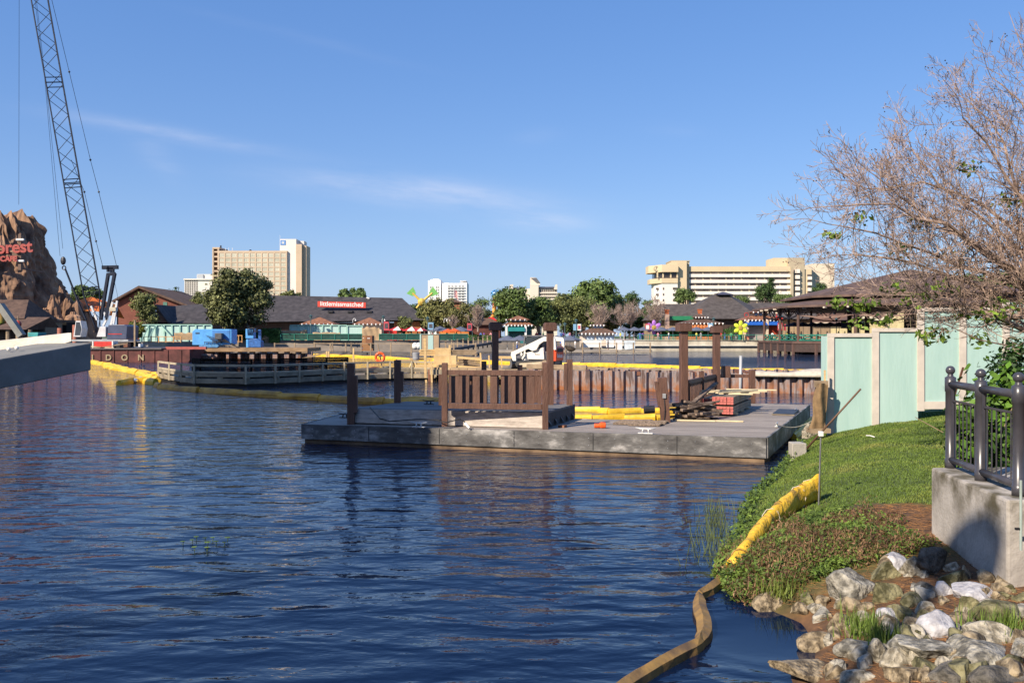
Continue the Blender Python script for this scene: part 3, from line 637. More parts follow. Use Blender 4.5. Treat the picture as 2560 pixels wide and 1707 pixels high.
LIMBS = [((2700, 820), (2560, 690), (2400, 590), (2250, 500), (2110, 400), 15.6), ((2690, 800), (2560, 640), (2420, 520), (2300, 420), (2230, 330), 16.6), ((2700, 780), (2600, 560), (2500, 420), (2430, 320), (2370, 230), 15.2),
 ((2720, 760), (2640, 500), (2580, 320), (2540, 200), (2480, 140), 16.4), ((2690, 860), (2540, 745), (2380, 680), (2220, 640), (2060, 620), 16.2), ((2690, 860), (2560, 790), (2420, 760), (2300, 740), (2200, 720), 15.0),
 ((2690, 870), (2540, 830), (2400, 770), (2290, 735), (2245, 710), 14.6), ((2700, 800), (2560, 600), (2420, 480), (2260, 420), (2090, 440), 17.0), ((2720, 760), (2630, 440), (2590, 250), (2580, 150), (2570, 80), 15.5), ((2690, 840), (2530, 700), (2360, 640), (2200, 580), (2040, 540), 15.2), ((2700, 800), (2560, 520), (2480, 300), (2440, 240), (2400, 200), 17.2), ((2700, 840), (2500, 640), (2330, 540), (2180, 480), (2030, 480), 14.6)]
for li in LIMBS:
    li = [(2730+(q[0]-2730)*.90, 800+(q[1]-800)*.90) for q in li[:-1]]+[li[-1]]
    pts = [base] + [P(q[0], q[1], TY+(li[-1]-TY)*(i+1)/5) for i, q in enumerate(li[:-1])]
    pts = resample(pts, .45); N = len(pts); rs = [.075*(1-i/N)**1.1+.008 for i in range(N)]
    pts = [p+Vector((rr.gauss(0, .04), rr.gauss(0, .05), rr.gauss(0, .04))) if i else p for i, p in enumerate(pts)]
    br.path(pts, rs, 6, cap=False)
    for i in range(4, N):
        for _ in range(3 if i < N*.5 else 4):
            dd = (pts[i]-pts[i-1]).normalized(); ax = dd.orthogonal().normalized(); ax.rotate(Matrix.Rotation(rr.uniform(0, 6.283), 3, dd))
            q = pts[i-1].lerp(pts[i], rr.random()); grow(br, tips, q, dd*.5+ax*.8+Vector((-.15, 0, .15)), rr.uniform(.7, 1.5), max(rs[i]*.45, .0065), 0, 2, rr, (8, 5), .25, .2, .42)
    grow(br, tips, pts[-1], pts[-1]-pts[-2], 1.1, .010, 0, 2, rr, (8, 5), .25, .2, .42)
# one tall whip above the crown
br.path([P(2640, 420, 16), P(2570, 170, 16), P(2540, 80, 16), P(2522, 30, 16)], [.02, .012, .008, .005], 4)
mat_twig = M('pale_bark', (.25, .16, .12), .8, .3, 4, c2=(.47, .345, .27))
br.build('branches', mat_twig, t)
pods = MB()
for q in rr.sample(tips, 260):
    for _ in range(3): pods.sph(q+Vector((rr.gauss(0, .03), rr.gauss(0, .03), rr.gauss(0, .04))), .013, 5, 4)
tag(pods.build('seed_pods', M('dark_pods', (.03, .02, .018), .7), t), kind='stuff')
lv = MB()
LC = [(2100, 755, .22), (2140, 765, .2), (2150, 810, .22), (2330, 838, .28), (2170, 760, .2), (2230, 720, .25), (2210, 800, .25), (2290, 745, .3), (2420, 780, .3), (2480, 790, .3), (2150, 545, .25), (2080, 590, .15), (2300, 560, .3), (2250, 620, .25), (2380, 640, .3), (2510, 760, .3), (2350, 720, .3), (2450, 850, .22), (2520, 500, .3), (2420, 420, .25)]
for (px, py, r_) in LC:
    q = P(px, py, 15.2 if py > 700 else 16); leaf_blobs(lv, [(q.x, q.y, q.z, r_, .6)], 34 if py != 838 else 80, .062, r_=rr)
tag(lv.build('leaves', leafmat('young_leaves', (.07, .13, .015), .5, c2=(.16, .24, .03), scale=2), t), kind='stuff')
tw = MB()
tw.path([P(2690, 870, 16), P(2600, 880, 15.4), P(2450, 850, 14.9), P(2340, 800, 14.8), P(2335, 830, 14.8)], [.03, .018, .012, .008, .006], 5); tw.build('low_branch', mat_twig, t)
# ---------------------------------------------------------------- concrete bridge edge on the left with a white timber on it
t = thing('bridge_edge', 'dark concrete edge of a bridge jutting in from the left', 'bridge', (-5.2, 8.4, 2.0))
A = [P(228, 857, 9.5), P(228, 925, 9.5)]; dv = P(0, 897, 8.6)-A[0]; dv2 = P(0, 972, 8.6)-A[1]
fa = [A[0], A[1], A[1]+dv2*4.5, A[0]+dv*4.5]; bk = Vector((-.9, .42, 0)); bkv = [v+bk*.8 for v in fa]
MB().add(fa+bkv, [(0, 1, 2, 3), (7, 6, 5, 4), (0, 4, 5, 1), (3, 2, 6, 7), (0, 3, 7, 4), (1, 5, 6, 2)]).build('slab', M('grey_concrete', (.215, .21, .195), .8, .15, 3, bump=.3), t, bevel=.012)
t = thing('white_timber', 'long white timber lying on the dark concrete bridge edge', 'timber', P(60, 880, 9.6))
wb = [P(178, 832, 9.62), P(178, 853, 9.62), P(0, 905, 9.95), P(0, 852, 9.95)]; e = wb[3]-wb[0]; e2 = wb[2]-wb[1]
fr_ = [wb[0], wb[1], wb[1]+e2*3, wb[0]+e*3]; bkv = [v+Vector((-.1, .12, 0)) for v in fr_]
MB().add(fr_+bkv, [(0, 1, 2, 3), (7, 6, 5, 4), (0, 4, 5, 1), (3, 2, 6, 7), (0, 3, 7, 4), (1, 5, 6, 2)]).build('beam', M('whitewashed_wood', (.66, .60, .52), .7, .1, 4, bump=.5, bscale=12), t)
p = P(22, 888, 9.2); 
for px, py in ((22, 873), (42, 870)): MB().sph(P(px, py, 9.1), .022, 9, 6).build('bolt', mat_white, t, smooth=True)
# ---------------------------------------------------------------- floating dock
def dz(x): return .545+.006*x
DK = [(-5.9, 24.25), (6.03, 20.41), (10.33, 29.93), (7.2, 30.9), (4.44, 24.5), (-1.2, 26.3), (-.6, 27.6), (-5.2, 28.9)]
U = Vector((11.93, -3.84, 0)).normalized(); WV = Vector((4.3, 9.52, 0)).normalized(); ANG = math.atan2(U.y, U.x)
t = thing('floating_dock', 'weathered grey floating dock with dark scuffed sides in the middle of the lake', 'dock', (1.5, 24.5, 0))
mat_deck = planks('grey_decking', (.31, .265, .225), .14, -ANG, .28, .8)
mat_deck2 = planks('dark_decking', (.17, .16, .155), .14, -ANG, .25, .8)
mat_side = M('scuffed_grey_board', (.085, .08, .078), .6, .3, 1.6, bump=.3, c2=(.48, .46, .44), c3=(.14, .135, .13), lo=.36, hi=.72, stretch=(1, 1, 1.8))
mat_bot = M('brown_wet_wood', (.12, .075, .045), .8, .3, 1.5, c2=(.26, .17, .10))
MB().prism(DK, [dz(p[0])-.09 for p in DK], [dz(p[0]) for p in DK]).build('deck', mat_deck, t)
n = len(DK)
for i in range(n):
    a, b = DK[i], DK[(i+1) % n]; d = (Vector((b[0]-a[0], b[1]-a[1], 0))).normalized(); nn = Vector((d.y, -d.x, 0))*.045
    pts = [(a[0], a[1]), (b[0], b[1]), (b[0]+nn.x, b[1]+nn.y), (a[0]+nn.x, a[1]+nn.y)]
    MB().prism(pts, [.11, .11, .11, .11], [dz(p[0])+.012 for p in pts]).build('side_board', mat_side, t)
inn = [(p[0]*.992+.012, p[1]*.996+.1) for p in DK]
MB().prism(inn, -.45, [.112]*n).build('bottom_timber', mat_bot, t)
for k in range(1, 6):
    q = Vector(DK[0]+(0,)).lerp(Vector(DK[1]+(0,)), k/6) + Vector((U.y, -U.x, 0))*.047; MB().box((q.x, q.y, (.125+dz(q.x))/2+.0), (.018, .012, dz(q.x)-.14), ANG).build('board_joint', mat_black, t)
bo_ = MB()
for k in range(19):
    for z in (.24, .42):
        q = Vector(DK[0]+(0,)).lerp(Vector(DK[1]+(0,)), (k+.5)/19) + Vector((-U.y*-1*0, 0, 0)); q = q + Vector((U.y, -U.x, 0))*.05*(1 if U.y < 0 else 1); bo_.sph((q.x, q.y, z+.004*q.x), .012, 6, 4)
bo_.build('bolts', M('zinc', (.55, .55, .55), .4, metal=.6), t)
q0, q1 = Vector((4.3, 20.98+.0, 0)), None
# raised float with pale front board
PT = [(-4.6, 24.35), (.9, 22.85), (1.87, 25.5), (-3.3, 26.95)]
t = thing('raised_float', 'pale fronted float section stacked on the left of the dock', 'dock section', (-1.3, 24.9, .54))
MB().prism(PT, [dz(p[0])+.01 for p in PT], .93).build('core', M('float_side', (.06, .06, .06), .7, .3, 3), t)
MB().prism(PT, .932, [.955, .985, .985, .955]).build('deck', mat_deck2, t)
fd = Vector((PT[1][0]-PT[0][0], PT[1][1]-PT[0][1], 0)).normalized(); fn = Vector((fd.y, -fd.x, 0))
def fq(f, o): return (PT[0][0]+(PT[1][0]-PT[0][0])*f+fn.x*o, PT[0][1]+(PT[1][1]-PT[0][1])*f+fn.y*o)
mat_pale = M('bleached_wood', (.44, .38, .33), .8, .15, 3, bump=.3, c2=(.62, .55, .49), stretch=(1, 1, 3))
MB().prism([fq(0, .002), fq(0, .06), fq(1.012, .06), fq(1.012, .002)], [dz(0)+.015]*4, [.70, .70, .70, .70]).build('front_board', mat_pale, t)
MB().prism([fq(0, .002), fq(0, .055), fq(1.012, .055), fq(1.012, .002)], [.704]*4, [.94, .94, .97, .97]).build('front_board', mat_pale, t)
for k in range(5):
    f = (k+.5)/5; a = Vector((PT[1][0]+(PT[2][0]-PT[1][0])*f, PT[1][1]+(PT[2][1]-PT[1][1])*f, 0)); MB().bar(a+Vector((-.15, 0, .93)), a+Vector((.07, -.02, .6)), .16, .02).build('edge_slat', mat_side, t)
# picket gate in front of the float
GA, GB = Vector((XZ(1112, 23.05), 23.05, .57)), Vector((XZ(1363, 22.62), 22.62, .56)); gd = (GB-GA).normalized()
t = thing('picket_panel', 'brown wooden picket railing panel standing against the pale float', 'railing', GA.lerp(GB, .5))
for nm, p, z0, z1 in (('post', GA, .58, ZZ(907, 23)), ('post', GB, .55, ZZ(906, 22.6))): MB().bar(Vector((p.x, p.y, z0)), Vector((p.x, p.y, z1)), .155, .155, up=(0, 1, 0)).build(nm, mat_brown, t, bevel=.01)
p = GA-gd*.12+Vector((0, .05, 0)); MB().bar(Vector((p.x, p.y, ZZ(1014, 23))), Vector((p.x, p.y, ZZ(936, 23))), .10, .10, up=(0, 1, 0)).build('side_post', mat_brown, t, bevel=.008)
i0, i1 = GA+gd*.08, GB-gd*.08
for nm, y0, y1 in (('top_rail', 925, 938), ('bottom_rail', 1008, 1022)):
    z = ZZ((y0+y1)/2, 22.9); MB().bar(Vector((i0.x, i0.y, z)), Vector((i1.x, i1.y, z)), .09, (y1-y0)*22.9/F, up=(0, 0, 1)).build(nm, mat_brown, t, bevel=.008)
s_ = MB(); span = (i1-i0).length; bk = Vector((-gd.y, gd.x, 0))
for (a, b) in ((748, 770), (805, 862), (893, 920), (950, 1008), (1040, 1066), (1095, 1152), (1185, 1212), (1243, 1303), (1333, 1362), (1393, 1455), (1485, 1513)):
    u0, u1 = (a-748)/765*.98+.01, (b-748)/765*.98+.01; q0, q1 = i0+gd*span*u0, i0+gd*span*u1; c = (q0+q1)/2
    s_.box((c.x, c.y, ZZ(973, 22.9)), ((q1-q0).length, .03, (1007-938.5)*22.9/F), math.atan2(gd.y, gd.x))
s_.build('slats', mat_brown, t)
s2 = MB()
for (a, b) in ((918, 952), (1155, 1187)):
    c = i0+gd*span*((a+b)/2-748)/765+bk*.2; s2.box((c.x, c.y, ZZ(955, 22.9)), (.12, .04, .16), 0)
s2.build('back_brace', mat_brown, t)
# a second picket panel behind it, set on the back of the float
t = thing('back_picket_panel', 'brown picket panel behind the front one, seen through its gaps', 'railing', (-.3, 25.4, .95))
for px in (1210, 1300): MB().bar((XZ(px, 25.7), 25.7, .96), (XZ(px, 25.7), 25.7, ZZ(903 if px == 1210 else 912, 25.7)), .15, .15, up=(0, 1, 0)).build('post', mat_brown, t)
MB().bar((XZ(1120, 25.75), 25.75, 1.93), (XZ(1350, 25.75), 25.75, 1.93), .08, .1).build('top_rail', mat_brown, t)
s_ = MB(); 
for k in range(9): px = 1131+k*26; s_.bb(XZ(px, 25.75)-.115, XZ(px, 25.75)+.115, 25.73, 25.77, 1.0, 1.9 if k % 3 else 1.82)
s_.build('slats', mat_brown, t)
# capped posts
def capped(px, Y, z0, ytop, label, capw=.36, pw=.19):
    x = XZ(px, Y); z1 = ZZ(ytop, Y); t = thing('capped_post', label, 'post', (x, Y, z0), 0, 'tall capped gangway posts on the dock')
    MB().box((x, Y, (z0+z1-.2)/2), (pw, pw, z1-.2-z0), .12).build('post', mat_brown, t, bevel=.012)
    mb = MB().box((x, Y, z1-.12), (capw, capw, .22), .12); mb.box((x, Y, z1+.005), (capw*.86, capw*.86, .028), .12); mb.build('cap', mat_brown, t, bevel=.015); return t
capped(1238, 25.6, .95, 807, 'tall capped post in shade behind the picket panel, blackest of the four')
capped(1375, 25.3, .97, 808, 'tall capped post right behind the end of the picket panel, beside the bird post')
capped(1709, 25.3, dz(4.9)-.02, 809, 'tall capped post left of the lumber stack, front of its pair', .39, .215)
capped(1791, 30.6, dz(7.2)-.02, 816, 'tall capped post behind the lumber stack at the far edge', .37, .225)
def stub(px, Y, z0, ytop, label, w_=.2, lean=0.0, brd=True, boff=.14):
    x = XZ(px, Y); z1 = ZZ(ytop, Y); t = thing('short_post', label, 'post', (x, Y, z0), 0, 'short posts on the dock')
    MB().bar((x, Y, z0), (x+lean, Y, z1), w_, w_, up=(0, 1, 0)).build('post', mat_brown, t, bevel=.01)
    if brd: MB().bar((x+boff, Y-.03, z0+(.35 if boff > 0 else .45)), (x+boff+lean, Y-.03, z1-(.35 if boff > 0 else .12)), .09, .14, up=(0, 1, 0)).build('side_board', mat_brown, t, bevel=.006)
    return t
stub(878, 24.2, dz(-4.5)-.02, 908, 'short post standing at the shaded left front corner of the dock')
stub(994, 26.4, .94, 900, 'short post at the back of the raised float in shade')
stub(1424, 25.2, .97, 898, 'short post with the dark wading bird on top', .17, boff=-.12)
tF = stub(1664, 24.3, dz(4.3)-.02, 943, 'short leaning post with a grey socket box, in the middle of the dock', .24, -.1, boff=-.17)
p = Vector((XZ(1661, 24.3)-.03, 24.17, 1.32)); MB().box(p, (.09, .06, .13)).build('socket_box', M('grey_plastic', (.35, .36, .37), .5), tF); MB().path([p-Vector((0, 0, .06)), p+Vector((.02, -.02, -.4)), p+Vector((0, 0, -.72))], .012, 5).build('cable', mat_black, tF)
stub(1880, 31.0, .56, 924, 'short post at the far right edge of the dock beside a single rail', .2, brd=False)
x0, x1 = XZ(1802, 31), XZ(1873, 31)
t = thing('end_rail', 'single brown crossrail between tall post and right corner post', 'railing', (x0, 31, .6)); MB().bar((x0, 31.02, ZZ(940, 31)), (x1, 31.02, ZZ(940, 31)), .07, .12).build('rail', mat_brown, t)
MB().box((XZ(1809, 31)+.05, 30.9, ZZ(922, 31)-.1), (.28, .28, .42)).build('bracket_block', mat_brown, t)
t = thing('side_railing', 'brown slatted railing running back behind the lumber stack', 'railing', (6, 27.5, .56))
a, b = Vector((5.25, 25.75, 0)), Vector((7.05, 29.9, 0)); MB().bar(a+Vector((0, 0, 1.62)), b+Vector((0, 0, 1.62)), .1, .12).build('top_rail', mat_brown, t); MB().bar(a+Vector((0, 0, .75)), b+Vector((0, 0, .75)), .06, .1).build('bottom_rail', mat_brown, t)
s_ = MB()
for k in range(22): q = a.lerp(b, (k+.5)/22); s_.box((q.x, q.y, 1.18), (.025, .11, .76), -.4)
s_.build('slats', mat_brown, t)
for f in (0, .48, 1): q = a.lerp(b, f); MB().bar(q+Vector((0, 0, .55)), q+Vector((0, 0, 1.6 if f == 0 else 1.86)), .14, .14, up=(0, 1, 0)).build('post', mat_brown, t)
# lumber with red ends
mat_redend = M('red_painted_end', (.45, .12, .10), .7, .25, 9); mat_lum = M('grey_lumber', (.30, .24, .17), .8, .3, 2, stretch=(1, 1, 4)); mat_pl = M('pale_lumber', (.62, .52, .33), .75, .15, 3)
ang = math.atan2(WV.y, WV.x)
def board(name, label, grp, mat, L, w_, h_, endm=None):
    t = thing(name, label, 'board', (0, 0, -50), 0, grp); MB().box((L/2, 0, 0), (L, w_, h_)).build('plank', mat, t, local=True)
    if endm: MB().box((-.008, 0, 0), (.012, w_*.995, h_*.995)).build('painted_end', endm, t, local=True)
    return t
b0 = board('lumber_board', 'red ended grey board strapped in the neat stack on the dock', 'red ended boards in the stack on the dock', mat_lum, 3.4, .102, .072, mat_redend)
first = True; org = G(1780, 1036, dz(6)+.05); wd = Vector((U.x, U.y, 0))
for tier in range(2):
    for r in range(3):
        for k in range(6):
            loc = org + wd*(k*.104+.05) + WV*(rnd.uniform(-.03, .03)+.05*tier) + Vector((0, 0, .06+tier*.285+r*.078))
            if first: b0.location = loc; b0.rotation_euler = (0, 0, ang); first = False
            else: dup(b0, loc, ang)
for r in range(2):
    for k in range(4): dup(b0, org - wd*(k*.104+.14) + WV*.9 + Vector((0, 0, .30+r*.078)), ang, 'red ended grey board in the smaller pile behind the scrap wood')
for k in range(3):
    tag(MB().bar(org+WV*(.4+k*1.1)-wd*.5+Vector((0, 0, .01)), org+WV*(.4+k*1.1)+wd*.7+Vector((0, 0, .01)), .09, .05).build('bearer', mat_pl), 'pale bearer under the red ended lumber stack', 'board', 'bearers under the lumber stack')
pb = board('loose_board', 'pale board laid loosely across the top of the red ended lumber', 'loose pale boards on the lumber stack', mat_pl, 1.6, .10, .04)
tops_ = [(-.5, .6, .95, 0), (-.4, 1.3, .95, 0.02), (-.3, 2.2, .95, -.03), (-.1, 2.9, .95, .02), (.1, .2, 1.0, .9), (.25, .5, 1.0, .95), (-.5, .9, 1.0, .55)]
for i, (u_, v_, z_, da) in enumerate(tops_):
    loc = org + wd*u_ + WV*v_ + Vector((0, 0, z_-.35)); a_ = ANG+da
    if i == 0: pb.location = loc; pb.rotation_euler = (0, 0, a_)
    else: dup(pb, loc, a_)
sc_m = M('dark_scrap_wood', (.085, .05, .035), .85, .35, 6, c2=(.26, .19, .14)); org2 = G(1700, 1050, .58); scr = []
for i in range(6): scr.append(MB().box((0, 0, 0), (rnd.uniform(.8, 1.4), rnd.uniform(.06, .1), rnd.uniform(.04, .08))).move((0, 0, .03)))
meshes = [m_.build('scrap_stick', sc_m) for m_ in scr]
for i in range(34):
    o = meshes[i] if i < 6 else meshes[i % 6].copy()
    if i >= 6: col.objects.link(o)
    h = i/34; a_ = ANG+rnd.gauss(.75, .35); o.location = org2+Vector((.38+rnd.gauss(0, .2), .05+rnd.gauss(0, .16)+h*.3, .02+h*.42)); o.rotation_euler = (rnd.uniform(-.3, .3), rnd.gauss(0, .13), a_)
    tag(o, 'dark scrap stick in the heap before the red ended lumber', 'stick', 'scrap sticks heaped on the dock')
for i in range(2): tag(MB().bar(org2+Vector((-.2+i*.5, -.28-.1*i, .03)), org2+Vector((.9+i*.75, -.52-.12*i, .03)), .07, .04).build('pale_batten', mat_pl), ('front' if i else 'back')+' pale batten lying under the scrap heap', 'board')
p = org2+Vector((.2, 0, .35)); tag(MB().bar(p, p+Vector((1.3, 1.9, .62)), .13, .05).build('long_plank', sc_m), 'long dark plank sloping from the scrap heap onto the lumber', 'board')
# cleats, mats, orange lamp, odds and ends
def cleat(px, py, z, label, mat, s_=1.0, a_=ANG):
    p = G(px, py, z); t = thing('mooring_cleat', label, 'cleat', p, 0, 'mooring cleats on the dock')
    MB().box((0, 0, .012*s_), (.32*s_, .1*s_, .022*s_), a_).move(p).build('base_plate', mat, t, bevel=.004)
    mb = MB(); d = Vector((math.cos(a_), math.sin(a_), 0))*s_
    for q in (-.07, .07): mb.tube(p+d*q+Vector((0, 0, .02*s_)), p+d*q*.8+Vector((0, 0, .1*s_)), .022*s_, .018*s_, 7)
    mb.path([p-d*.22+Vector((0, 0, .125*s_)), p-d*.1+Vector((0, 0, .105*s_)), p+d*.1+Vector((0, 0, .105*s_)), p+d*.22+Vector((0, 0, .125*s_))], [.013*s_, .02*s_, .02*s_, .013*s_], 7); mb.build('horns', mat, t, smooth=True)
mat_cl = M('galvanised', (.62, .62, .60), .4, .1, 5, metal=.3)
cleat(1614, 1084, dz(3.5)+.015, 'pale cleat at the middle of the dock front edge', mat_cl, 1.15)
cleat(1942, 1066, dz(7)+.015, 'cleat on the right dock edge with a rope tied to it', mat_cl, .8, ang); cleat(1989, 1029, dz(9)+.015, 'cleat at the far right corner of the dock', mat_cl, .8, ang)
cleat(1047, 1068, .57, 'cleat below the pale float, beside the shade line', mat_cl, 1.1); cleat(862, 1044, .53, 'dark cleat in shade at the left edge of the dock', mat_steel_dk, 1.0); cleat(1072, 1010, .97, 'dark cleat at the back of the raised float', mat_steel_dk, .9)
a = G(1942, 1062, dz(7)+.1); b = Vector((XZ(2030, 23.8), 23.8, ZZ(1052, 23.8))); tag(MB().path([a.lerp(b, k/8)-Vector((0, 0, .12*math.sin(k/8*3.14))) for k in range(9)], .012, 5).build('mooring_rope', M('rope', (.62, .55, .42), .8)), 'pale mooring rope from the right dock edge to the bank', 'rope')
p = G(1500, 1070, dz(2.4)); t = thing('orange_beacon', 'orange plastic beacon lying on its side on the dock', 'beacon', p)
MB().tube(p+Vector((-.15, .02, .065)), p+Vector((-.02, 0, .065)), .06, n=14).build('base', mat_orange, t, smooth=False, bevel=.01); MB().path([p+Vector((-.02, 0, .075)), p+Vector((.03, -.01, .08)), p+Vector((.14, -.02, .08)), p+Vector((.15, -.02, .08))], [.055, .085, .078, .055], 14).build('lens', mat_orange, t)
mat_mat = M('frayed_mat', (.20, .15, .11), .95, .5, 25, bump=1, bscale=30)
for i, (px, py) in enumerate(((1582, 1058), (1620, 1061))):
    p = G(px, py, dz(3.3)); g = MB()
    for k in range(11): g.tube(p+WV*(k*.1-.5)-wd*.4+Vector((0, 0, .03)), p+WV*(k*.1-.5)+wd*.45+Vector((0, 0, .04+.03*math.sin(k))), .035, n=6)
    tag(g.build('ribbed_mat', mat_mat), ('left' if i == 0 else 'right')+' of two frayed brown ribbed mats lying on the dock', 'mat')
p = G(1965, 1033, dz(9.2)); t = thing('dark_hatch', 'flat dark panel propped on the right of the dock', 'panel', p); mb = MB().box((0, 0, .05), (.62, 1.5, .03), ang-1.57, rx=.02); mb.move(p); mb.build('panel', M('dark_panel', (.04, .04, .045), .5), t); MB().box((0, 0, .018), (.66, 1.54, .02), ang-1.57).move(p).build('rim', mat_lum, t)
p = G(1395, 1069, dz(1)); tag(MB().prism([(p.x, p.y), (p.x+.16, p.y-.06), (p.x+.24, p.y+.08), (p.x+.08, p.y+.1)], dz(1), dz(1)+.07).build('rusty_bracket', M('rust', (.20, .09, .05), .8, .4, 8)), 'rusty bracket on the deck beside the raised float', 'bracket')
wire = [G(925, 1018, .97), G(950, 1046, .9), P(975, 1053, 23.3), P(1040, 1048, 23.0), P(1090, 1049, 22.9), P(1115, 1056, 22.75), P(1150, 1047, 22.75), P(1163, 1055, 22.75)]
t = thing('power_cable', 'dark power cable looped along the pale float front', 'cable', wire[2]); MB().path(wire, .016, 6).build('cord', mat_black, t); MB().tube(P(1163, 1058, 22.7), P(1174, 1070, 22.6), .045, .03, 8).build('plug', mat_white, t)
# the dark wading bird on the post
bp_ = Vector((XZ(1424, 25.2), 25.2, ZZ(898, 25.2)+.004)); t = thing('wading_bird', 'dark brown wading bird perched on a short dock post', 'bird', bp_); k_ = 25.2/F
def B(dx, dy, oy=0): return bp_+Vector((dx*k_, oy, dy*k_))
bm2 = MB(); bm2.path([B(15, 25), B(11, 24.5), B(7, 25, -.01), B(2, 26, -.01), B(-3, 27.5), B(-6.5, 29.5), B(-8.5, 31.5), B(-10.5, 32.5), B(-11.8, 32)], [.01, .045, .072, .084, .075, .05, .034, .036, .014], 12); bm2.path([B(-11, 32), B(-13.5, 29.5), B(-14.5, 27)], [.016, .009, .004], 6)
bm2.build('body', M('brown_feathers', (.018, .013, .009), .8, .4, 14, bump=.8, bscale=30, c2=(.05, .036, .024)), t, smooth=True)
wg = MB(); wg.sph((0, 0, 0), .1, 10, 6, (1.25, .35, .65)); wg.move(B(4, 25.5, -.06)); wg.build('wing', M('streaked_feathers', (.02, .015, .01), .8, .5, 30, c2=(.08, .055, .035)), t, smooth=True)
for dx in (.5, 4.5): MB().path([B(dx, 21), B(dx+.8, 10), B(dx, 0.3)], .010, 5).build('leg', mat_steel_dk, t)
# ---------------------------------------------------------------- booms across the lake
def boom(label, pts, rad, mat, step=1.0, cuts=1):
    t = thing('containment_boom', label, 'boom', pts[0]); per = max(1, (len(pts)-1)//cuts)
    i = 0
    while i < len(pts)-1:
        q = resample(pts[i:min(i+per, len(pts)-1)+1], step); N = len(q)
        q = [v+Vector((rnd.gauss(0, .03), rnd.gauss(0, .03), 0)) for v in q]
        ribbon([v-Vector((0, 0, rad*.75)) for v in q], [rad*(.62 if k in (0, N-1) else 1+.1*math.sin(k*2.1)) for k in range(N)], [rad*(1.0 if k % 4 else .86) for k in range(N)], nz_=.3, n=10).build('floating_length', mat, t, smooth=False); i += per
    return t
def GL(*a): return [G(px, py) for px, py in a]
boom('brownish shaded yellow boom curving in front of the railed wooden pier', GL((388, 966), (400, 971), (440, 975), (500, 980), (600, 988), (700, 995), (800, 1001), (880, 1008), (960, 1012), (1110, 1014)), .25, mat_shade_yellow, 1.3, 9)
boom('short brownish shaded yellow boom floating right behind the left dock posts', GL((985, 1007), (1040, 1006), (1105, 1010)), .22, mat_shade_yellow, .8)
boom('bright yellow boom from the red barge to the pier end', GL((225, 908), (262, 914), (300, 924), (345, 936), (385, 951), (392, 958)), .33, mat_yellow, 1.5, 4)
boom('yellow boom branching off towards the pier posts', GL((262, 919), (320, 930), (380, 938), (452, 942)), .28, mat_yellow, 1.5, 3)
boom('yellow boom tangle floating at the left end of the pier', GL((297, 962), (330, 958), (365, 957), (388, 962)), .3, mat_yellow, .9, 2)
boom('far yellow boom behind the pier and the life ring', GL((755, 889), (850, 893), (950, 898), (1030, 902), (1100, 905), (1200, 909), (1290, 913)), .34, mat_yellow, 2, 5)
boom('long yellow boom floating behind the steel sheet wall', GL((1395, 913), (1450, 914), (1540, 917), (1640, 921), (1750, 926), (1850, 930), (1960, 933), (2070, 936)), .30, mat_yellow, 1.6, 7)
boom('yellow boom just behind the dock gap, nearer of the two', GL((1400, 1049), (1480, 1050), (1560, 1048), (1640, 1049), (1712, 1046)), .17, mat_yellow, .8, 3)
boom('yellow boom just behind the dock gap, farther of the two', GL((1430, 1027), (1500, 1029), (1520, 1033), (1600, 1031), (1718, 1031)), .17, mat_yellow, .8, 3)
boom('yellow boom squeezed between dock side and bank', GL((2032, 1052), (1995, 1082), (1985, 1098)), .16, mat_yellow, .6)
for i, (px, py) in enumerate(((318, 957), (338, 958), (352, 953))): p = G(px, py); o = MB().sph(p+Vector((0, 0, .16)), .17, 12, 8).build('float_ball', M('chrome_float', (.75, .74, .70), .25, metal=.7), smooth=True); tag(o, ('left', 'middle', 'right')[i]+' of three pale floats on the boom tangle by the pier', 'float')
p = G(1622, 1046); tag(MB().tube(p+Vector((-.18, -.05, .32)), p+Vector((.2, -.05, .34)), .14, n=10).build('black_float', mat_black), 'black float on the yellow boom behind the dock', 'float')
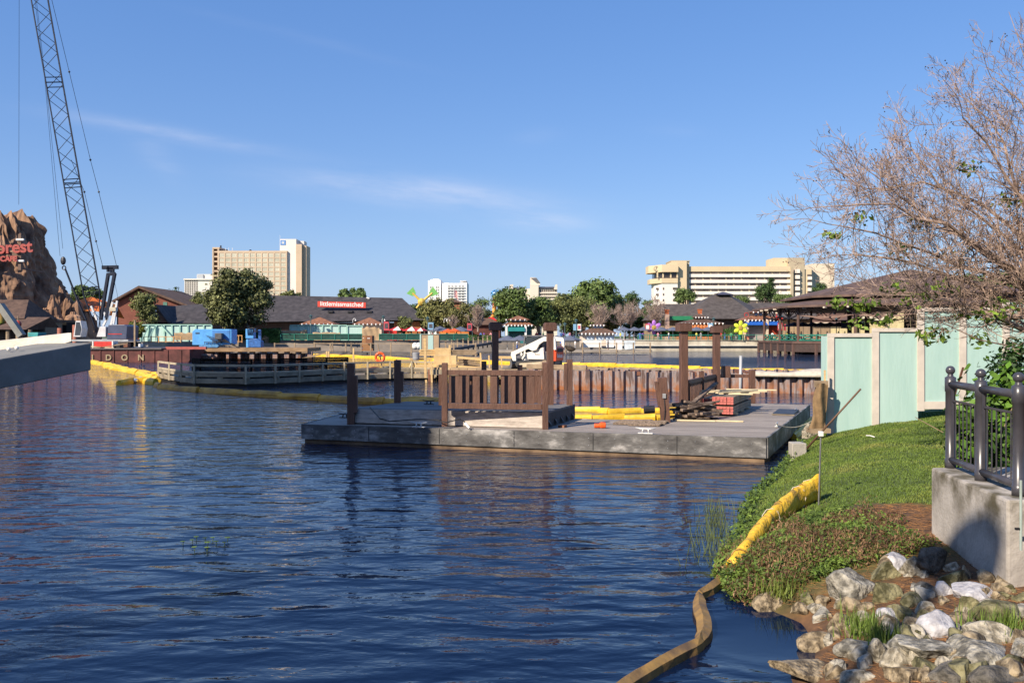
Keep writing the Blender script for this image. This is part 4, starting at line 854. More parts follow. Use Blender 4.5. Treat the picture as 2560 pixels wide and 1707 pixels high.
# ---------------------------------------------------------------- steel sheet wall
def rust_mat():
    m, n, l, b = _mk('rusty_sheet_steel'); b.inputs['Roughness'].default_value = .75
    t = n.new('ShaderNodeTexCoord'); mp = n.new('ShaderNodeMapping'); mp.inputs['Scale'].default_value = (2.2, 2.2, .35); l.new(t.outputs['Object'], mp.inputs[0])
    nz = n.new('ShaderNodeTexNoise'); nz.inputs['Scale'].default_value = 1.6; nz.inputs['Detail'].default_value = 8; nz.inputs['Roughness'].default_value = .65; l.new(mp.outputs[0], nz.inputs['Vector'])
    r = n.new('ShaderNodeValToRGB'); e = r.color_ramp.elements; e[0].position = .30; e[0].color = (.06, .035, .028, 1); e[1].position = .70; e[1].color = (.40, .36, .37, 1)
    k = e.new(.42); k.color = (.13, .085, .075, 1); k = e.new(.50); k.color = (.28, .245, .25, 1); k = e.new(.57); k.color = (.30, .16, .10, 1); l.new(nz.outputs[0], r.inputs[0])
    s = n.new('ShaderNodeSeparateXYZ'); l.new(t.outputs['Object'], s.inputs[0])
    mr = n.new('ShaderNodeMapRange'); mr.inputs['From Min'].default_value = .75; mr.inputs['From Max'].default_value = .15; l.new(s.outputs[2], mr.inputs['Value'])   # rust at the old waterline
    k2 = n.new('ShaderNodeMath'); k2.operation = 'MULTIPLY'; n2 = n.new('ShaderNodeTexNoise'); n2.inputs['Scale'].default_value = 2.2; l.new(t.outputs['Object'], n2.inputs['Vector']); r2 = n.new('ShaderNodeValToRGB'); e = r2.color_ramp.elements; e[0].position = .42; e[1].position = .6; l.new(n2.outputs[0], r2.inputs[0]); l.new(mr.outputs[0], k2.inputs[0]); l.new(r2.outputs[0], k2.inputs[1])
    mxx = n.new('ShaderNodeMixRGB'); l.new(k2.outputs[0], mxx.inputs[0]); l.new(r.outputs[0], mxx.inputs[1]); mxx.inputs[2].default_value = (.30, .115, .045, 1); l.new(mxx.outputs[0], b.inputs['Base Color'])
    return m
mat_rust = rust_mat(); mat_rustb = M('rust_brown', (.18, .075, .045), .8, .3, 3)
def sheetwall(name, a, b, z0, za, zb, parent, per=.62, dep=.22):
    a, b = Vector(a), Vector(b); L = (b-a).length; d = (b-a).normalized(); nn = Vector((d.y, -d.x, 0)); pr = [(0, 0), (.30, 0), (.5, 1), (.80, 1)]
    P_ = []
    k = 0
    while k*per < L:
        for (f, o) in pr:
            s_ = k*per+f*per
            if s_ <= L: P_.append((a+d*s_+nn*(o*dep), s_/L))
        k += 1
    mb = MB(); n_ = len(P_)
    for q, f in P_: mb.v.append(Vector((q.x, q.y, z0))); mb.v.append(Vector((q.x, q.y, za+(zb-za)*f+rnd.uniform(-.05, .05))))
    for i in range(n_-1): mb.f.append((2*i, 2*i+2, 2*i+3, 2*i+1))
    o = mb.build(name, mat_rust, parent); s_ = o.modifiers.new('solid', 'SOLIDIFY'); s_.thickness = .03; return o
wa, wb_ = (XZ(1318, 48.6), 48.6, 0), (XZ(2090, 44.6), 44.6, 0)
t = thing('cofferdam', 'rusty double sheet pile wall crossing the lake behind the dock', 'sheet pile wall', (9, 48, 0))
sheetwall('front_sheets', wa, wb_, -1.4, 1.12, 1.0, t); sheetwall('back_sheets', (XZ(1400, 53.5), 53.5, 0), (XZ(2110, 50.2), 50.2, 0), -1.4, 1.08, 1.0, t)
MB().prism([(wa[0], wa[1]+.5), (wb_[0], wb_[1]+.5), (XZ(2110, 50.2), 49.9), (XZ(1400, 53.5), 53.2)], -1.3, .25).build('fill', M('dark_mud', (.05, .04, .03), .9), t)
for i, px in enumerate((1480, 1612, 1752, 1898)):
    f = (px-1318)/772; q = Vector(wa).lerp(Vector(wb_), f); MB().bar(q+Vector((0, -.05, .95)), q+Vector((.4, 5.2, .95)), .2, .22).build('cross_beam', mat_rustb, t)
for i, (px0, px1, y, lab) in enumerate(((1558, 1782, 930, 'long weathered plank on top of the sheet pile wall'), (1318, 1478, 924, 'heavy squared timber along the left top of the sheet pile wall'), (1482, 1535, 926, 'short thin plank on the sheet pile wall top'))):
    f0, f1 = (px0-1318)/772, (px1-1318)/772; q0, q1 = Vector(wa).lerp(Vector(wb_), f0), Vector(wa).lerp(Vector(wb_), f1); h = .24 if i == 1 else .08
    tag(MB().bar(q0+Vector((0, .25, 1.17+h/2)), q1+Vector((0, .25, 1.13+h/2)), .32, h).build('timber', mat_weath if i else mat_lum), lab, 'timber')
g = MB(); q0, q1 = Vector(wa).lerp(Vector(wb_), .745), Vector(wa).lerp(Vector(wb_), 1.0); nu = 24
for i in range(nu+1):
    f = i/nu; q = q0.lerp(q1, f); wv = .05*math.sin(f*11)+.04*noise.noise(Vector((f*9, 0, 0))); h = .04+.35*max(0, f-.35)
    for k, (oy, oz) in enumerate(((-.45, .88), (-.42, 1.02), (.1, 1.08+h+wv), (.6, 1.05), (.6, 1.02), (.1, 1.02), (-.38, .88))): g.v.append(Vector((q.x, q.y+oy, oz)))
for i in range(nu):
    for k in range(7): a, b = i*7+k, i*7+(k+1) % 7; g.f.append((a, b, b+7, a+7))
tag(g.build('white_cloth', M('off_white_cloth', (.52, .46, .37), .85, .15, 4), smooth=True), 'off white cloth draped over the right end of the sheet pile wall', 'cloth')
p = P(1850, 960, 42); tag(MB().tube((p.x, 42, -.5), (XZ(1852, 42), 42, ZZ(889, 42)), .07, n=10).build('grey_pipe', M('grey_pvc', (.40, .41, .42), .5), smooth=True), 'upright pale grey pipe standing in front of the sheet pile wall', 'pipe')
# ---------------------------------------------------------------- railed wooden pier
PF = [(398, 59), (425, 56), (455, 53.5), (487, 51.7), (616, 51), (690, 52), (750, 53.3), (808, 54.8), (862, 56), (920, 57), (976, 58), (1030, 58.5), (1090, 58.2)]
pf = [Vector((XZ(px, Y), Y, 0)) for px, Y in PF]; PFZ = .42
mat_tim = M('grey_timber', (.21, .175, .125), .8, .25, 1.2, c2=(.36, .30, .21)); mat_deckw = planks('pier_deck', (.26, .21, .15), .2, 1.45, .25, .8)
t = thing('railed_pier', 'curved low wooden pier with timber railing left of the sheet pile wall', 'pier', pf[5])
back = [Vector((XZ(470, 59.5), 60, 0)), Vector((XZ(620, 56), 56, 0)), Vector((XZ(760, 57.5), 57.5, 0)), Vector((XZ(880, 60), 60, 0)), Vector((XZ(1090, 62), 62, 0))]
MB().prism([(v.x, v.y) for v in pf]+[(v.x, v.y) for v in reversed(back)], PFZ-.08, PFZ).build('deck', mat_deckw, t)
ed = MB(); ed2 = MB()
for a, b in zip(pf, pf[1:]):
    ed.bar(a+Vector((0, -.06, PFZ-.12)), b+Vector((0, -.06, PFZ-.12)), .08, .28); ed2.bar(a+Vector((0, .0, PFZ+.24)), b+Vector((0, .0, PFZ+.24)), .2, .2)
MB().prism([(v.x, v.y+.12) for v in pf]+[(v.x, v.y+.3) for v in reversed(pf)], -.35, PFZ-.09).build('underdeck_shade', mat_black, t)  # black skirt stands in for the shade under the deck
ed.build('edge_beam', mat_tim, t); ed2.build('curb_beam', mat_tim, t)
cb = MB(); pil = MB()
for a, b in zip(resample(pf, 1.6), resample(pf, 1.6)[1:]):
    MB().box(a+Vector((0, .02, PFZ+.07)), (.35, .22, .13)).build('blocking', mat_tim, t)
for a in resample(pf, 2.6): MB().tube(a+Vector((.1, .6, -1.2)), a+Vector((.1, .6, PFZ-.09)), .13, n=7).build('pile', mat_steel_dk, t)
mat_rl = M('rail_timber', (.40, .34, .24), .75, .15, 2)
for v in pf: MB().bar(v+Vector((0, -.13, PFZ-.28)), v+Vector((0, -.13, 1.30)), .10, .10, up=(0, 1, 0)).build('rail_post', mat_rl, t)
for nm, z, h in (('top_rail', 1.24, .13), ('mid_rail', .83, .11)):
    mb = MB()
    for a, b in zip(pf, pf[1:]): mb.bar(a+Vector((0, -.05, z)), b+Vector((0, -.05, z)), .045, h)
    mb.build(nm, mat_rl, t)
t = thing('dark_screen', 'long black slatted screen along the inside of the railed pier', 'screen', back[1])
bs = [pf[2].lerp(pf[3], .3)+Vector((0, 1.1, 0))]+[v+Vector((0, .9, 0)) for v in pf[3:9]]; g = MB()
for k in range(11):
    z = PFZ+.06+k*.11
    for a, b in zip(bs, bs[1:]): g.bar(a+Vector((0, 0, z)), b+Vector((0, 0, z+rnd.uniform(-.01, .01))), .05, .096)
g.build('slats', M('black_tarred_wood', (.008, .007, .006), .9, .5, 2, spec=.08), t)
for v in bs: MB().bar(v+Vector((0, .06, PFZ)), v+Vector((0, .06, 1.6)), .1, .1, up=(0, 1, 0)).build('post', mat_black, t)
# ---------------------------------------------------------------- work platform with fresh lumber and the track loader
WZ = .95
t = thing('work_platform', 'timber work platform carrying fresh lumber and the white loader', 'platform', (1, 56, 0))
wp_ = [(XZ(1076, 56.5), 56.5), (XZ(1250, 53), 53), (XZ(1478, 49.6), 49.6), (XZ(1500, 55), 55), (XZ(1420, 60), 60), (XZ(1070, 62), 62)]
MB().prism(wp_, WZ-.16, WZ).build('deck', planks('platform_deck', (.36, .26, .15), .25, .3, .3), t)
for a, b in zip(wp_[:2], wp_[1:3]): MB().bar((a[0], a[1]-.03, WZ-.3), (b[0], b[1]-.03, WZ-.3), .12, .34).build('edge_beam', mat_tim, t)
for f in (0, .2, .45, .7, .95):
    a = Vector(wp_[0]+(0,)).lerp(Vector(wp_[1]+(0,)), f); MB().tube((a.x, a.y+.4, -1.2), (a.x, a.y+.4, WZ-.17), .2, n=9).build('pile', mat_rustb, t)
mat_ply = M('plywood', (.60, .40, .17), .7, .2, .9, c2=(.72, .52, .26))
def pboards(name, label, px0, px1, y0, y1, Y, nrow, mat=mat_pine, dep=.9, fan=0.0):
    """stack of long boards seen from the side"""
    z0, z1 = ZZ(y1, Y), ZZ(y0, Y); h = (z1-z0)/nrow; t = thing(name, label, 'lumber', (XZ((px0+px1)/2, Y), Y, z0))
    for k in range(nrow):
        x0, x1 = XZ(px0, Y)+rnd.uniform(-.08, .08), XZ(px1, Y)+rnd.uniform(-.1, .1); z = z0+h*(k+.5); fz = fan*(k-nrow/2)
        MB().bar((x0, Y+rnd.uniform(-.04, .04), z-fz), (x1, Y+dep*.2, z+fz), dep, h*.86).build('board', mat, t)
    return t
pboards('board_stack', 'stack of orange tan boards left of the upright plywood sheet', 1050, 1088, 873, 889, 61, 4)
tag(MB().box((XZ(1108, 60.6), 60.6, (ZZ(870, 60.6)+ZZ(889, 60.6))/2), (1.13, .5, .55)).build('plywood_sheet', mat_ply, bevel=.01), 'upright plywood sheet standing above the big plywood box', 'plywood')
pboards('board_stack', 'stack of brown boards right of the upright plywood sheet', 1131, 1189, 874, 887, 60.4, 4, mat_weath)
tag(MB().bb(XZ(1084, 58), XZ(1141, 58), 58, 59.4, WZ, ZZ(889, 58)).build('plywood_box', mat_ply, bevel=.012), 'big open plywood box in the middle of the work platform', 'plywood box')
pboards('board_stack', 'fanned pile of brown boards between plywood box and loader', 1144, 1200, 894, 917, 57, 6, mat_weath, fan=.03)
pboards('board_stack', 'yellowish fresh boards lying before the plywood box', 1090, 1150, 911, 919, 57, 2)
for px0, px1, y0, y1, lab in ((1141, 1204, 893, 898, 'upper pale rail left of the loader'), (1141, 1200, 916, 920, 'lower pale rail left of the loader'), (1244, 1290, 893, 893.5, 'pale rail right behind the loader bucket')):
    tag(MB().bar(P(px0, y0, 56), P(px1, y1, 56), .07, .16).build('pale_rail', mat_pine), lab, 'rail')
tag(MB().bar(P(1040, 915, 57), P(1100, 914, 57), .09, .2).build('pale_rail', mat_pine), 'low pale rail before the sawhorses', 'rail')
for i, (px, ya, yb, w_, lab) in enumerate(((1064, 846, 944, .16, 'tallest pale upright post, left of the plywood box'), (1126, 862, 924, .13, 'pale upright post in front of the plywood box'), (1080, 903, 970, .11, 'pale post standing in the water left of the picket panel'), (1067, 949, 970, .13, 'short pale post end dipping into the water below the tallest post'), (1203, 882, 920, .10, 'pale upright post at the brown board pile'), (1224, 888, 922, .09, 'thin pale post beside the black capped post'), (1255, 893, 922, .07, 'thin pale post under the rail by the loader'))):
    Y = 55.6; z0 = min(ZZ(yb, Y), WZ) if i not in (2, 3) else -.3; tag(MB().bar((XZ(px, Y), Y, z0), (XZ(px-2, Y), Y, ZZ(ya, Y)), w_, w_, up=(0, 1, 0)).build('pale_post', mat_pine), lab, 'post')
for i, (px, ya, yb, lab) in enumerate(((816, 878, 910, 'left one of two pale stakes behind the pier railing'), (821, 878, 912, 'thin pale stake beside its twin behind the pier railing'), (883, 870, 908, 'pale stake standing between pier and life ring'))):
    tag(MB().bar((XZ(px, 62), 62, PFZ), (XZ(px+1, 62), 62, ZZ(ya, 62)), .11, .11, up=(0, 1, 0)).build('pale_stake', mat_pine), lab, 'stake')
tag(MB().bar(P(740, 900, 63), P(815, 882, 63), .1, .1).build('sloping_plank', mat_weath), 'sloping weathered plank behind the dark screen', 'plank')
def sawhorse(px, Y, z, label, L=1.6, yaw=.3):
    x = XZ(px, Y); t = thing('sawhorse', label, 'sawhorse', (x, Y, z), 0, 'pale sawhorses on the work platform'); d = Vector((math.cos(yaw), math.sin(yaw), 0)); q = Vector((-d.y, d.x, 0)); p = Vector((x, Y, z))
    MB().bar(p-d*L/2+Vector((0, 0, .9)), p+d*L/2+Vector((0, 0, .9)), .1, .12).build('top_bar', mat_pine, t)
    for e in (-1, 1):
        for f in (-1, 1): MB().bar(p+d*(e*L*.36)+Vector((0, 0, .86)), p+d*(e*L*.46)+q*(f*.3)+d*(f*.22), .07, .05).build('leg', mat_pine, t)
sawhorse(1018, 60, .42, 'sawhorse with wide splayed legs right of the life ring'); sawhorse(1052, 59.2, .5, 'sawhorse beside the tallest pale post'); sawhorse(1048, 60.8, .48, 'rear sawhorse half hidden by the other two', 1.3, -.2)
tag(MB().lathe([(.2, 0), (.24, .1), (.24, .5), (.22, .52)], (XZ(1040, 59), 59, ZZ(900, 59)), 12).build('grey_bucket', M('grey_bucket', (.30, .31, .33), .5)), 'grey bucket behind the sawhorses', 'bucket')
tag(MB().lathe([(.2, 0), (.24, .1), (.24, .5), (.22, .52)], (XZ(966, 58.8), 58.8, PFZ), 12).build('grey_drum', M('grey_drum', (.22, .22, .21), .6)), 'low grey drum on the pier under the life ring', 'bucket')
for i, (px, w_) in enumerate(((935, .7), (1003, .6), (920, .5))): tag(MB().sph((XZ(px, 59.3), 59.3, PFZ+.25), .45*w_, 10, 6, (1.4, .9, .8)).build('rusty_lump', mat_rustb), ('rusty scrap lump under the life ring', 'rusty scrap lump beside the first sawhorse', 'rusty scrap lump next to the shaded dock post')[i], 'scrap')
a, b = P(956, 920, 58.6), P(944, 860, 58.6); tag(MB().bar(a, b, .12, .06).build('leaning_plank', mat_weath), 'leaning plank that carries the orange life ring', 'plank')
c = P(950, 893, 58.3); t = thing('life_ring', 'orange life ring hanging on a leaning plank by the pier', 'life ring', c); MB().torus(c, .285, .085, 28, 10).build('ring', mat_orange, t, smooth=True)
for k in range(4):
    a = .6+k*1.571; q = c+Vector((.285*math.cos(a), 0, .285*math.sin(a))); MB().torus(q, .087, .008, 10, 4, 'z' if abs(math.sin(a)) < .7 else 'z').build('band', mat_white, t)
# track loader
def track_loader():
    th = math.radians(180-23); t = thing('track_loader', 'white compact track loader with red engine door on the work platform', 'track loader', (XZ(1349, 53.8), 53.8, WZ+.004), th)
    Lk = dict(parent=t, local=True); mw = M('loader_white', (.72, .70, .64), .4, .08, 3); mb_ = M('track_rubber', (.045, .042, .04), .8, .3, 8); mg = M('loader_grey', (.10, .10, .11), .5, .2, 4)
    for s_ in (-1, 1):
        y0, y1 = (.55, .95) if s_ > 0 else (-.95, -.55)
        out = [(1.15, .12), (1.28, .28), (1.22, .45), (.35, .55), (-.55, .62), (-.95, .70), (-1.15, .52), (-1.18, .25), (-1.0, .03), (.9, .0)]
        MB().prism_y(out, y0, y1).build('track', mb_, **Lk, bevel=.02)
        ii = [(1.0, .22), (.95, .36), (.2, .42), (-.75, .5), (-.98, .4), (-.95, .2), (.8, .12)]
        yo = y1+.004 if s_ > 0 else y0-.034
        MB().prism_y(ii, yo, yo+.03).build('track_frame', M('dusty_cream', (.48, .40, .28), .8, .2, 4), **Lk)
        yo2 = yo+.031 if s_ > 0 else yo-.031
        o = MB().lathe([(.2, 0), (.2, .03)], (0, 0, 0), 16); o.v = [Vector((-.72+v.x, yo2+v.z if s_ > 0 else yo2+.03-v.z, .38+v.y)) for v in o.v]; o.build('sprocket', M('sprocket', (.30, .22, .15), .8), **Lk)
        ya, yb = (.70, .86) if s_ > 0 else (-.86, -.70)
        arm = [(-1.36, 1.84), (-1.26, 1.96), (-.62, 2.0), (-.42, 1.92), (1.30, 1.14), (1.56, 1.06), (1.60, .86), (1.46, .5), (1.24, .5), (1.26, .90), (.42, 1.26), (.15, 1.12), (-.12, 1.2), (-.3, 1.52), (-.6, 1.72), (-1.18, 1.72), (-1.24, 1.2), (-1.40, 1.2)]
        MB().prism_y(arm, ya, yb).build('lift_arm', mw, **Lk, bevel=.015)
        MB().prism_y([(-.55, .62), (.55, .62), (.60, 1.02), (.2, 1.1), (-.5, 1.36)], (.45 if s_ > 0 else -.66), (.66 if s_ > 0 else -.45)).build('side_body', mw, **Lk)
    MB().bb(-1.2, .6, -.5, .5, .3, 1.1).build('chassis', mg, **Lk, bevel=.02)
    cab = MB()
    for y in (-.46, .46):
        for (x0, z0, x1, z1) in ((.95, .95, .80, 2.02), (-.35, 1.0, -.38, 2.02)): cab.bar((x0, y, z0), (x1, y, z1), .08, .08, up=(0, 1, 0))
    cab.bb(-.5, .95, -.5, .5, 2.02, 2.10); cab.build('cab_frame', mg, **Lk)
    MB().bb(-.32, .78, -.44, .44, 1.0, 2.0).build('cab_glass', M('tinted_glass', (.05, .06, .07), .12, .2, 1), **Lk)
    MB().prism_y([(-1.34, .52), (-1.18, .5), (-1.1, .5), (-1.1, 1.42), (-1.3, 1.42), (-1.36, 1.3)], -.68, .68).build('engine_door', M('loader_red', (.62, .07, .02), .4, .08, 3), **Lk, bevel=.02)
    MB().bb(-1.372, -1.35, -.5, .5, 1.06, 1.3).build('grille', mb_, **Lk)
    tx = text('Bobcat', .34, (-1.366, .06, .82), (R(90), 0, R(-90)), mat_white, None, .006, off=.008); tx.parent = t
    MB().prism_y([(1.55, .02), (2.2, .0), (2.2, .04), (1.75, .12), (1.62, .3), (1.66, .62), (1.55, .64), (1.48, .3)], -.92, .92).build('bucket', mg, **Lk)
    for s_ in (-.5, .5): MB().tube((1.3, s_, .9), (1.6, s_, .5), .04, n=8).build('tilt_cylinder', mg, **Lk)
    tx = text('Bobcat', .12, (-.12, -.668, .92), (R(90), 0, 0), M('decal_black', (.03, .03, .03)), None, .003); tx.parent = t
    tx = text('Bobcat', .12, (-.12, .668, .92), (R(90), 0, R(180)), bpy.data.materials['decal_black'], None, .003); tx.parent = t
track_loader()
# ---------------------------------------------------------------- red barge with the lattice crane
BY = 99.0; BZ = 1.62
t = thing('red_barge', 'rusty red work barge with large cream letters below the crane', 'barge', (XZ(300, BY), BY, 0))
mat_hull = M('red_hull', (.115, .036, .03), .8, .4, .8, bump=.3, bscale=4); bx0, bx1 = XZ(60, BY), XZ(474, BY)
MB().prism_y([(bx0, -.6), (bx1-.6, -.6), (bx1, .2), (bx1, 1.45), (bx0, 1.45)], BY, BY+13).build('hull', mat_hull, t)
mbx = MB(); 
for k in range(12): x = bx0+1+k*1.55; mbx.bb(x, x+.1, BY-.08, BY-.003, -.2, 1.4)
mbx.build('hull_ribs', mat_hull, t)
MB().bb(bx0, XZ(405, BY), BY-.2, BY+12.8, 1.453, BZ-.001).build('deck_plate', M('deck_grey', (.10, .09, .09), .7), t)
for ch, px in (('I', 232), ('D', 272), ('O', 312), ('N', 353)): text(ch, .92, (XZ(px, BY), BY-.085, .5), (R(90), 0, 0), M('cream_paint', (.34, .26, .15), .7), t, .02, off=.03)
MB().bb(XZ(405, BY), bx1+1.5, BY+1, BY+1.5, 1.46, 1.75).build('side_beam', M('red_beam', (.38, .09, .07), .7), t)
CY = 104.0; CZ = BZ
def crane():
    t = thing('lattice_crane', 'tall crawler crane with dark blue lattice boom on the red barge', 'crane', (XZ(265, CY), CY, CZ))
    mt = M('crane_blue_black', (.010, .016, .034), .6, .2, 2, spec=.25); mwh = M('crane_white', (.60, .60, .60), .5, .1, 2); mnv = M('crane_navy', (.06, .075, .13), .4, .2, 1)
    def Q(px, py, dy=0): return P(px, py, CY+dy)*1.0
    foot, tip = Q(247, 835), Q(76, -130)
    ax = (tip-foot).normalized(); L = (tip-foot).length; e1 = Vector((ax.z, 0, -ax.x)).normalized(); e2 = ax.cross(e1); th = R(27)
    f1, f2 = e1*math.cos(th)+e2*math.sin(th), -e1*math.sin(th)+e2*math.cos(th); hs_ = .9
    def cr(i, s_):
        k = hs_*(min(1, .15+s_/6) if s_ < 5.1 else 1); u, v = ((-1, -1), (1, -1), (1, 1), (-1, 1))[i]
        return foot+ax*s_+f1*(u*k)+f2*(v*k)
    ch = MB(); lc = MB()
    for i in range(4):
        ch.path([cr(i, 0), cr(i, 5.1), cr(i, L)], .065, 6)
    n_ = int(L/1.85); st = L/n_
    for k in range(n_):
        for i in range(4):
            j = (i+1) % 4; a, b = (i, j) if k % 2 else (j, i); lc.path([cr(a, k*st), cr(b, (k+1)*st)], .036, 4, cap=False)
    for s_ in (5.0, 5.6, 18.2, 18.8, 30.6, 31.2, 43):
        for i in range(4): lc.path([cr(i, s_), cr((i+1) % 4, s_)], .06, 4)
    ch.build('boom_chords', mt, t); lc.build('boom_lacing', mt, t)
    cb = MB()
    for pts in (((48, -60), (47, 512)), ): cb.path([Q(*p) for p in pts], .022, 4)
    for pts in (((80, -60), (112, 200), (150, 640)), ((84, -60), (118, 240), (157, 622))): cb.path([Q(*p) for p in pts], .022, 4)
    cb.build('hoist_lines', mat_steel_dk, t)
    pd = MB()
    for pts in (((122, -30), (173, 180), (226, 400), (247, 480), (292, 668)), ((178, 400), (211, 480), (240, 603), (258, 670))): pd.path([Q(p[0], p[1], 1) for p in pts], .03, 4); [pd.sph(Q(p[0], p[1], 1), .14, 6, 4) for p in pts[1:-1]]
    pd.build('pendant_lines', mat_steel_dk, t)
    c = Q(158, 652); hb = MB().sph(c, .45, 10, 6, (.75, .5, 1.15)); hb.torus(c+Vector((.1, 0, -.85)), .22, .07, 10, 5); hb.build('hook_block', mat_steel_dk, t)
    MB().path([Q(163, 672), Q(200, 765), Q(215, 800)], [.12, .13, .12], 6).build('tie_strut', mt, t)
    gm_ = MB()
    for a, b in (((271, 683), (252, 800)), ((287, 683), (266, 795))): gm_.bar(Q(*a), Q(*b), .42, .3)
    gm_.bar(Q(257, 775), Q(272, 772), .3, .5); gm_.bar(Q(270, 686), Q(288, 684), .4, .35); gm_.build('gantry', mt, t)
    bl = MB().bar(Q(256, 669, 1), Q(295, 668, 1), .4, .45); bl.bar(Q(268, 675, 1), Q(285, 675, 1), .4, .5); bl.bar(Q(276, 676, .8), Q(278, 684, .3), .12); bl.build('bail', mt, t)
    MB().path([Q(283, 690), Q(293, 735), Q(296, 770)], .02, 4).build('rear_cable', mat_steel_dk, t)
    ba = MB()
    for a, b in (((252, 755), (268, 800)), ((282, 755), (266, 800)), ((268, 795), (258, 815)), ((228, 765), (243, 800)), ((293, 752), (284, 810)), ((286, 775), (276, 820))): ba.bar(Q(*a), Q(*b), .22, .22)
    ba.build('back_stays', mwh, t)
    q = MB().box(Q(284, 773)+Vector((0, 0, 0)), (.75, .6, .45)); q.build('winch_box', M('cream_box', (.55, .50, .38), .6), t)
    # machinery house, cab, car body
    MB().prism_y([(XZ(282, CY), ZZ(848, CY)), (XZ(331, CY), ZZ(848, CY)), (XZ(333, CY), ZZ(816, CY)), (XZ(326, CY), ZZ(812, CY)), (XZ(286, CY), ZZ(812, CY))], CY-1.6, CY+1.6).build('engine_house', mnv, t, bevel=.06)
    MB().bb(XZ(286, CY), XZ(320, CY), CY-1.63, CY-1.603, ZZ(836, CY), ZZ(834, CY)).build('red_stripe', mat_red, t)
    MB().prism_y([(XZ(258, CY), ZZ(842, CY)), (XZ(281, CY), ZZ(842, CY)), (XZ(281, CY), ZZ(817, CY)), (XZ(266, CY), ZZ(817, CY))], CY-1.7, CY-.4).build('side_louvre', mwh, t, bevel=.04)
    MB().prism_y([(XZ(203, CY), ZZ(842, CY)), (XZ(221, CY), ZZ(842, CY)), (XZ(225, CY), ZZ(822, CY)), (XZ(221, CY), ZZ(803, CY)), (XZ(209, CY), ZZ(803, CY))], CY-1.9, CY-.5).build('cab', mwh, t, bevel=.04)
    MB().prism_y([(XZ(207, CY), ZZ(838, CY)), (XZ(220, CY), ZZ(838, CY)), (XZ(223, CY), ZZ(822, CY)), (XZ(219, CY), ZZ(806, CY)), (XZ(210.5, CY), ZZ(806, CY))], CY-1.93, CY-1.902).build('cab_window', mat_glass, t)
    MB().bb(XZ(196, CY), XZ(335, CY), CY-1.6, CY+1.8, ZZ(853, CY), ZZ(848.5, CY)).build('turntable', M('crane_pale_grey', (.35, .37, .38), .5), t)
    for y in (-2.3, 1.4): MB().prism_y([(XZ(225, CY), ZZ(862, CY)), (XZ(232, CY), ZZ(869, CY)), (XZ(328, CY), ZZ(869, CY)), (XZ(336, CY), ZZ(862, CY)), (XZ(330, CY), ZZ(855, CY)), (XZ(230, CY), ZZ(855, CY))], CY+y, CY+y+.9).build('track', M('track_steel', (.06, .05, .045), .8, .3, 3), t)
crane()
Y = 100.5
t = thing('red_tank', 'red box tank with white end frames standing on the barge before the crane', 'tank', (XZ(263, Y), Y, BZ))
MB().bb(XZ(240, Y), XZ(286, Y), Y-.6, Y+.6, ZZ(868, Y), ZZ(853.5, Y)).build('body', mat_red, t, bevel=.03)
for px in (238.6, 287.4): MB().bb(XZ(px-1.4, Y), XZ(px+1.4, Y), Y-.65, Y+.65, ZZ(869.5, Y), ZZ(852.5, Y)).build('end_frame', mat_white, t)
for i, (px, w_, h, m_, lab) in enumerate(((297, 14, 10, mat_steel_dk, 'dark steel cage box right of the red tank'), (352, 5, 10, mat_white, 'small white drum at the right of the barge deck'), (345, 22, 3, mat_navy, 'flat dark blue bundle at the right of the barge deck'), (318, 10, 12, mat_rustb, 'rusty frame under the crane tracks'))):
    tag(MB().bb(XZ(px-w_/2, Y), XZ(px+w_/2, Y), Y-.4-i*.01, Y+.4, BZ, BZ+h*Y/F).build('deck_gear', m_, bevel=.03), lab, 'gear')
for i, (px0, y0, px1, y1) in enumerate(((228, 866, 262, 869), (250, 869, 320, 858), (236, 868, 285, 869.3))): tag(MB().bar(P(px0, y0, 99.6), P(px1, y1, 99.6), .12, .1).build('deck_plank', mat_pl if i != 1 else mat_weath), ('short pale plank on the barge deck left of the red tank', 'weathered plank leaning before the red tank', 'pale plank at the barge edge below the red tank')[i], 'plank')
for px, ya, yb, lab in ((149, 820, 870, 'shorter rusty steel pile left of the crane cab'), (187, 812, 870, 'taller rusty steel pile beside the crane cab')):
    tag(MB().tube((XZ(px, 108), 108, -2), (XZ(px, 108), 108, ZZ(ya, 108)), .27, n=14).build('steel_pile', M('red_rust_pile', (.30, .10, .06), .7, .2, 2), smooth=True), lab, 'pile')
tag(MB().bar(P(337, 870, 103), P(337, 800, 103), .18, .18).build('wood_pole', mat_weath), 'bare wooden pole right of the crane body', 'pole')
# ---------------------------------------------------------------- timber jetty with the blue machines
JY = 104.0; JZ = ZZ(869.5, JY)
t = thing('machine_jetty', 'timber topped sheet pile jetty carrying two blue machines', 'jetty', (XZ(620, JY), JY, 0))
MB().bb(XZ(458, JY), XZ(770, JY), JY-.3, JY+7, JZ-.45, JZ-.004).build('timber_cap', M('jetty_timber', (.30, .19, .10), .8, .25, 1), t)
for k in range(11):
    x = XZ(478+k*29, JY); MB().bb(x, x+(.55 if k > 4 else .3), JY+.1, JY+.7, -1, JZ-.46).build('pile', mat_rust, t)
sheetwall('sheets', (XZ(440, JY), JY+1.6, 0), (XZ(775, JY), JY+1.6, 0), -1, .9, .9, t, 1.3, .5)
for px0, px1, y0, y1, dy in ((462, 536, 884, 889, -1.2), (410, 540, 889, 897, -1.0), (396, 490, 897, 904, -1.6)): MB().bb(XZ(px0, JY), XZ(px1, JY), JY+dy, JY+dy+.9, ZZ(y1, JY), ZZ(y0, JY)).build('waling_beam', mat_rust, t)
mat_blue = M('machine_blue', (.09, .34, .72), .45, .12, 2); Y = JY+1.5
t = thing('blue_power_unit', 'big light blue power unit with hoses on the timber jetty', 'power unit', (XZ(552, Y), Y, JZ))
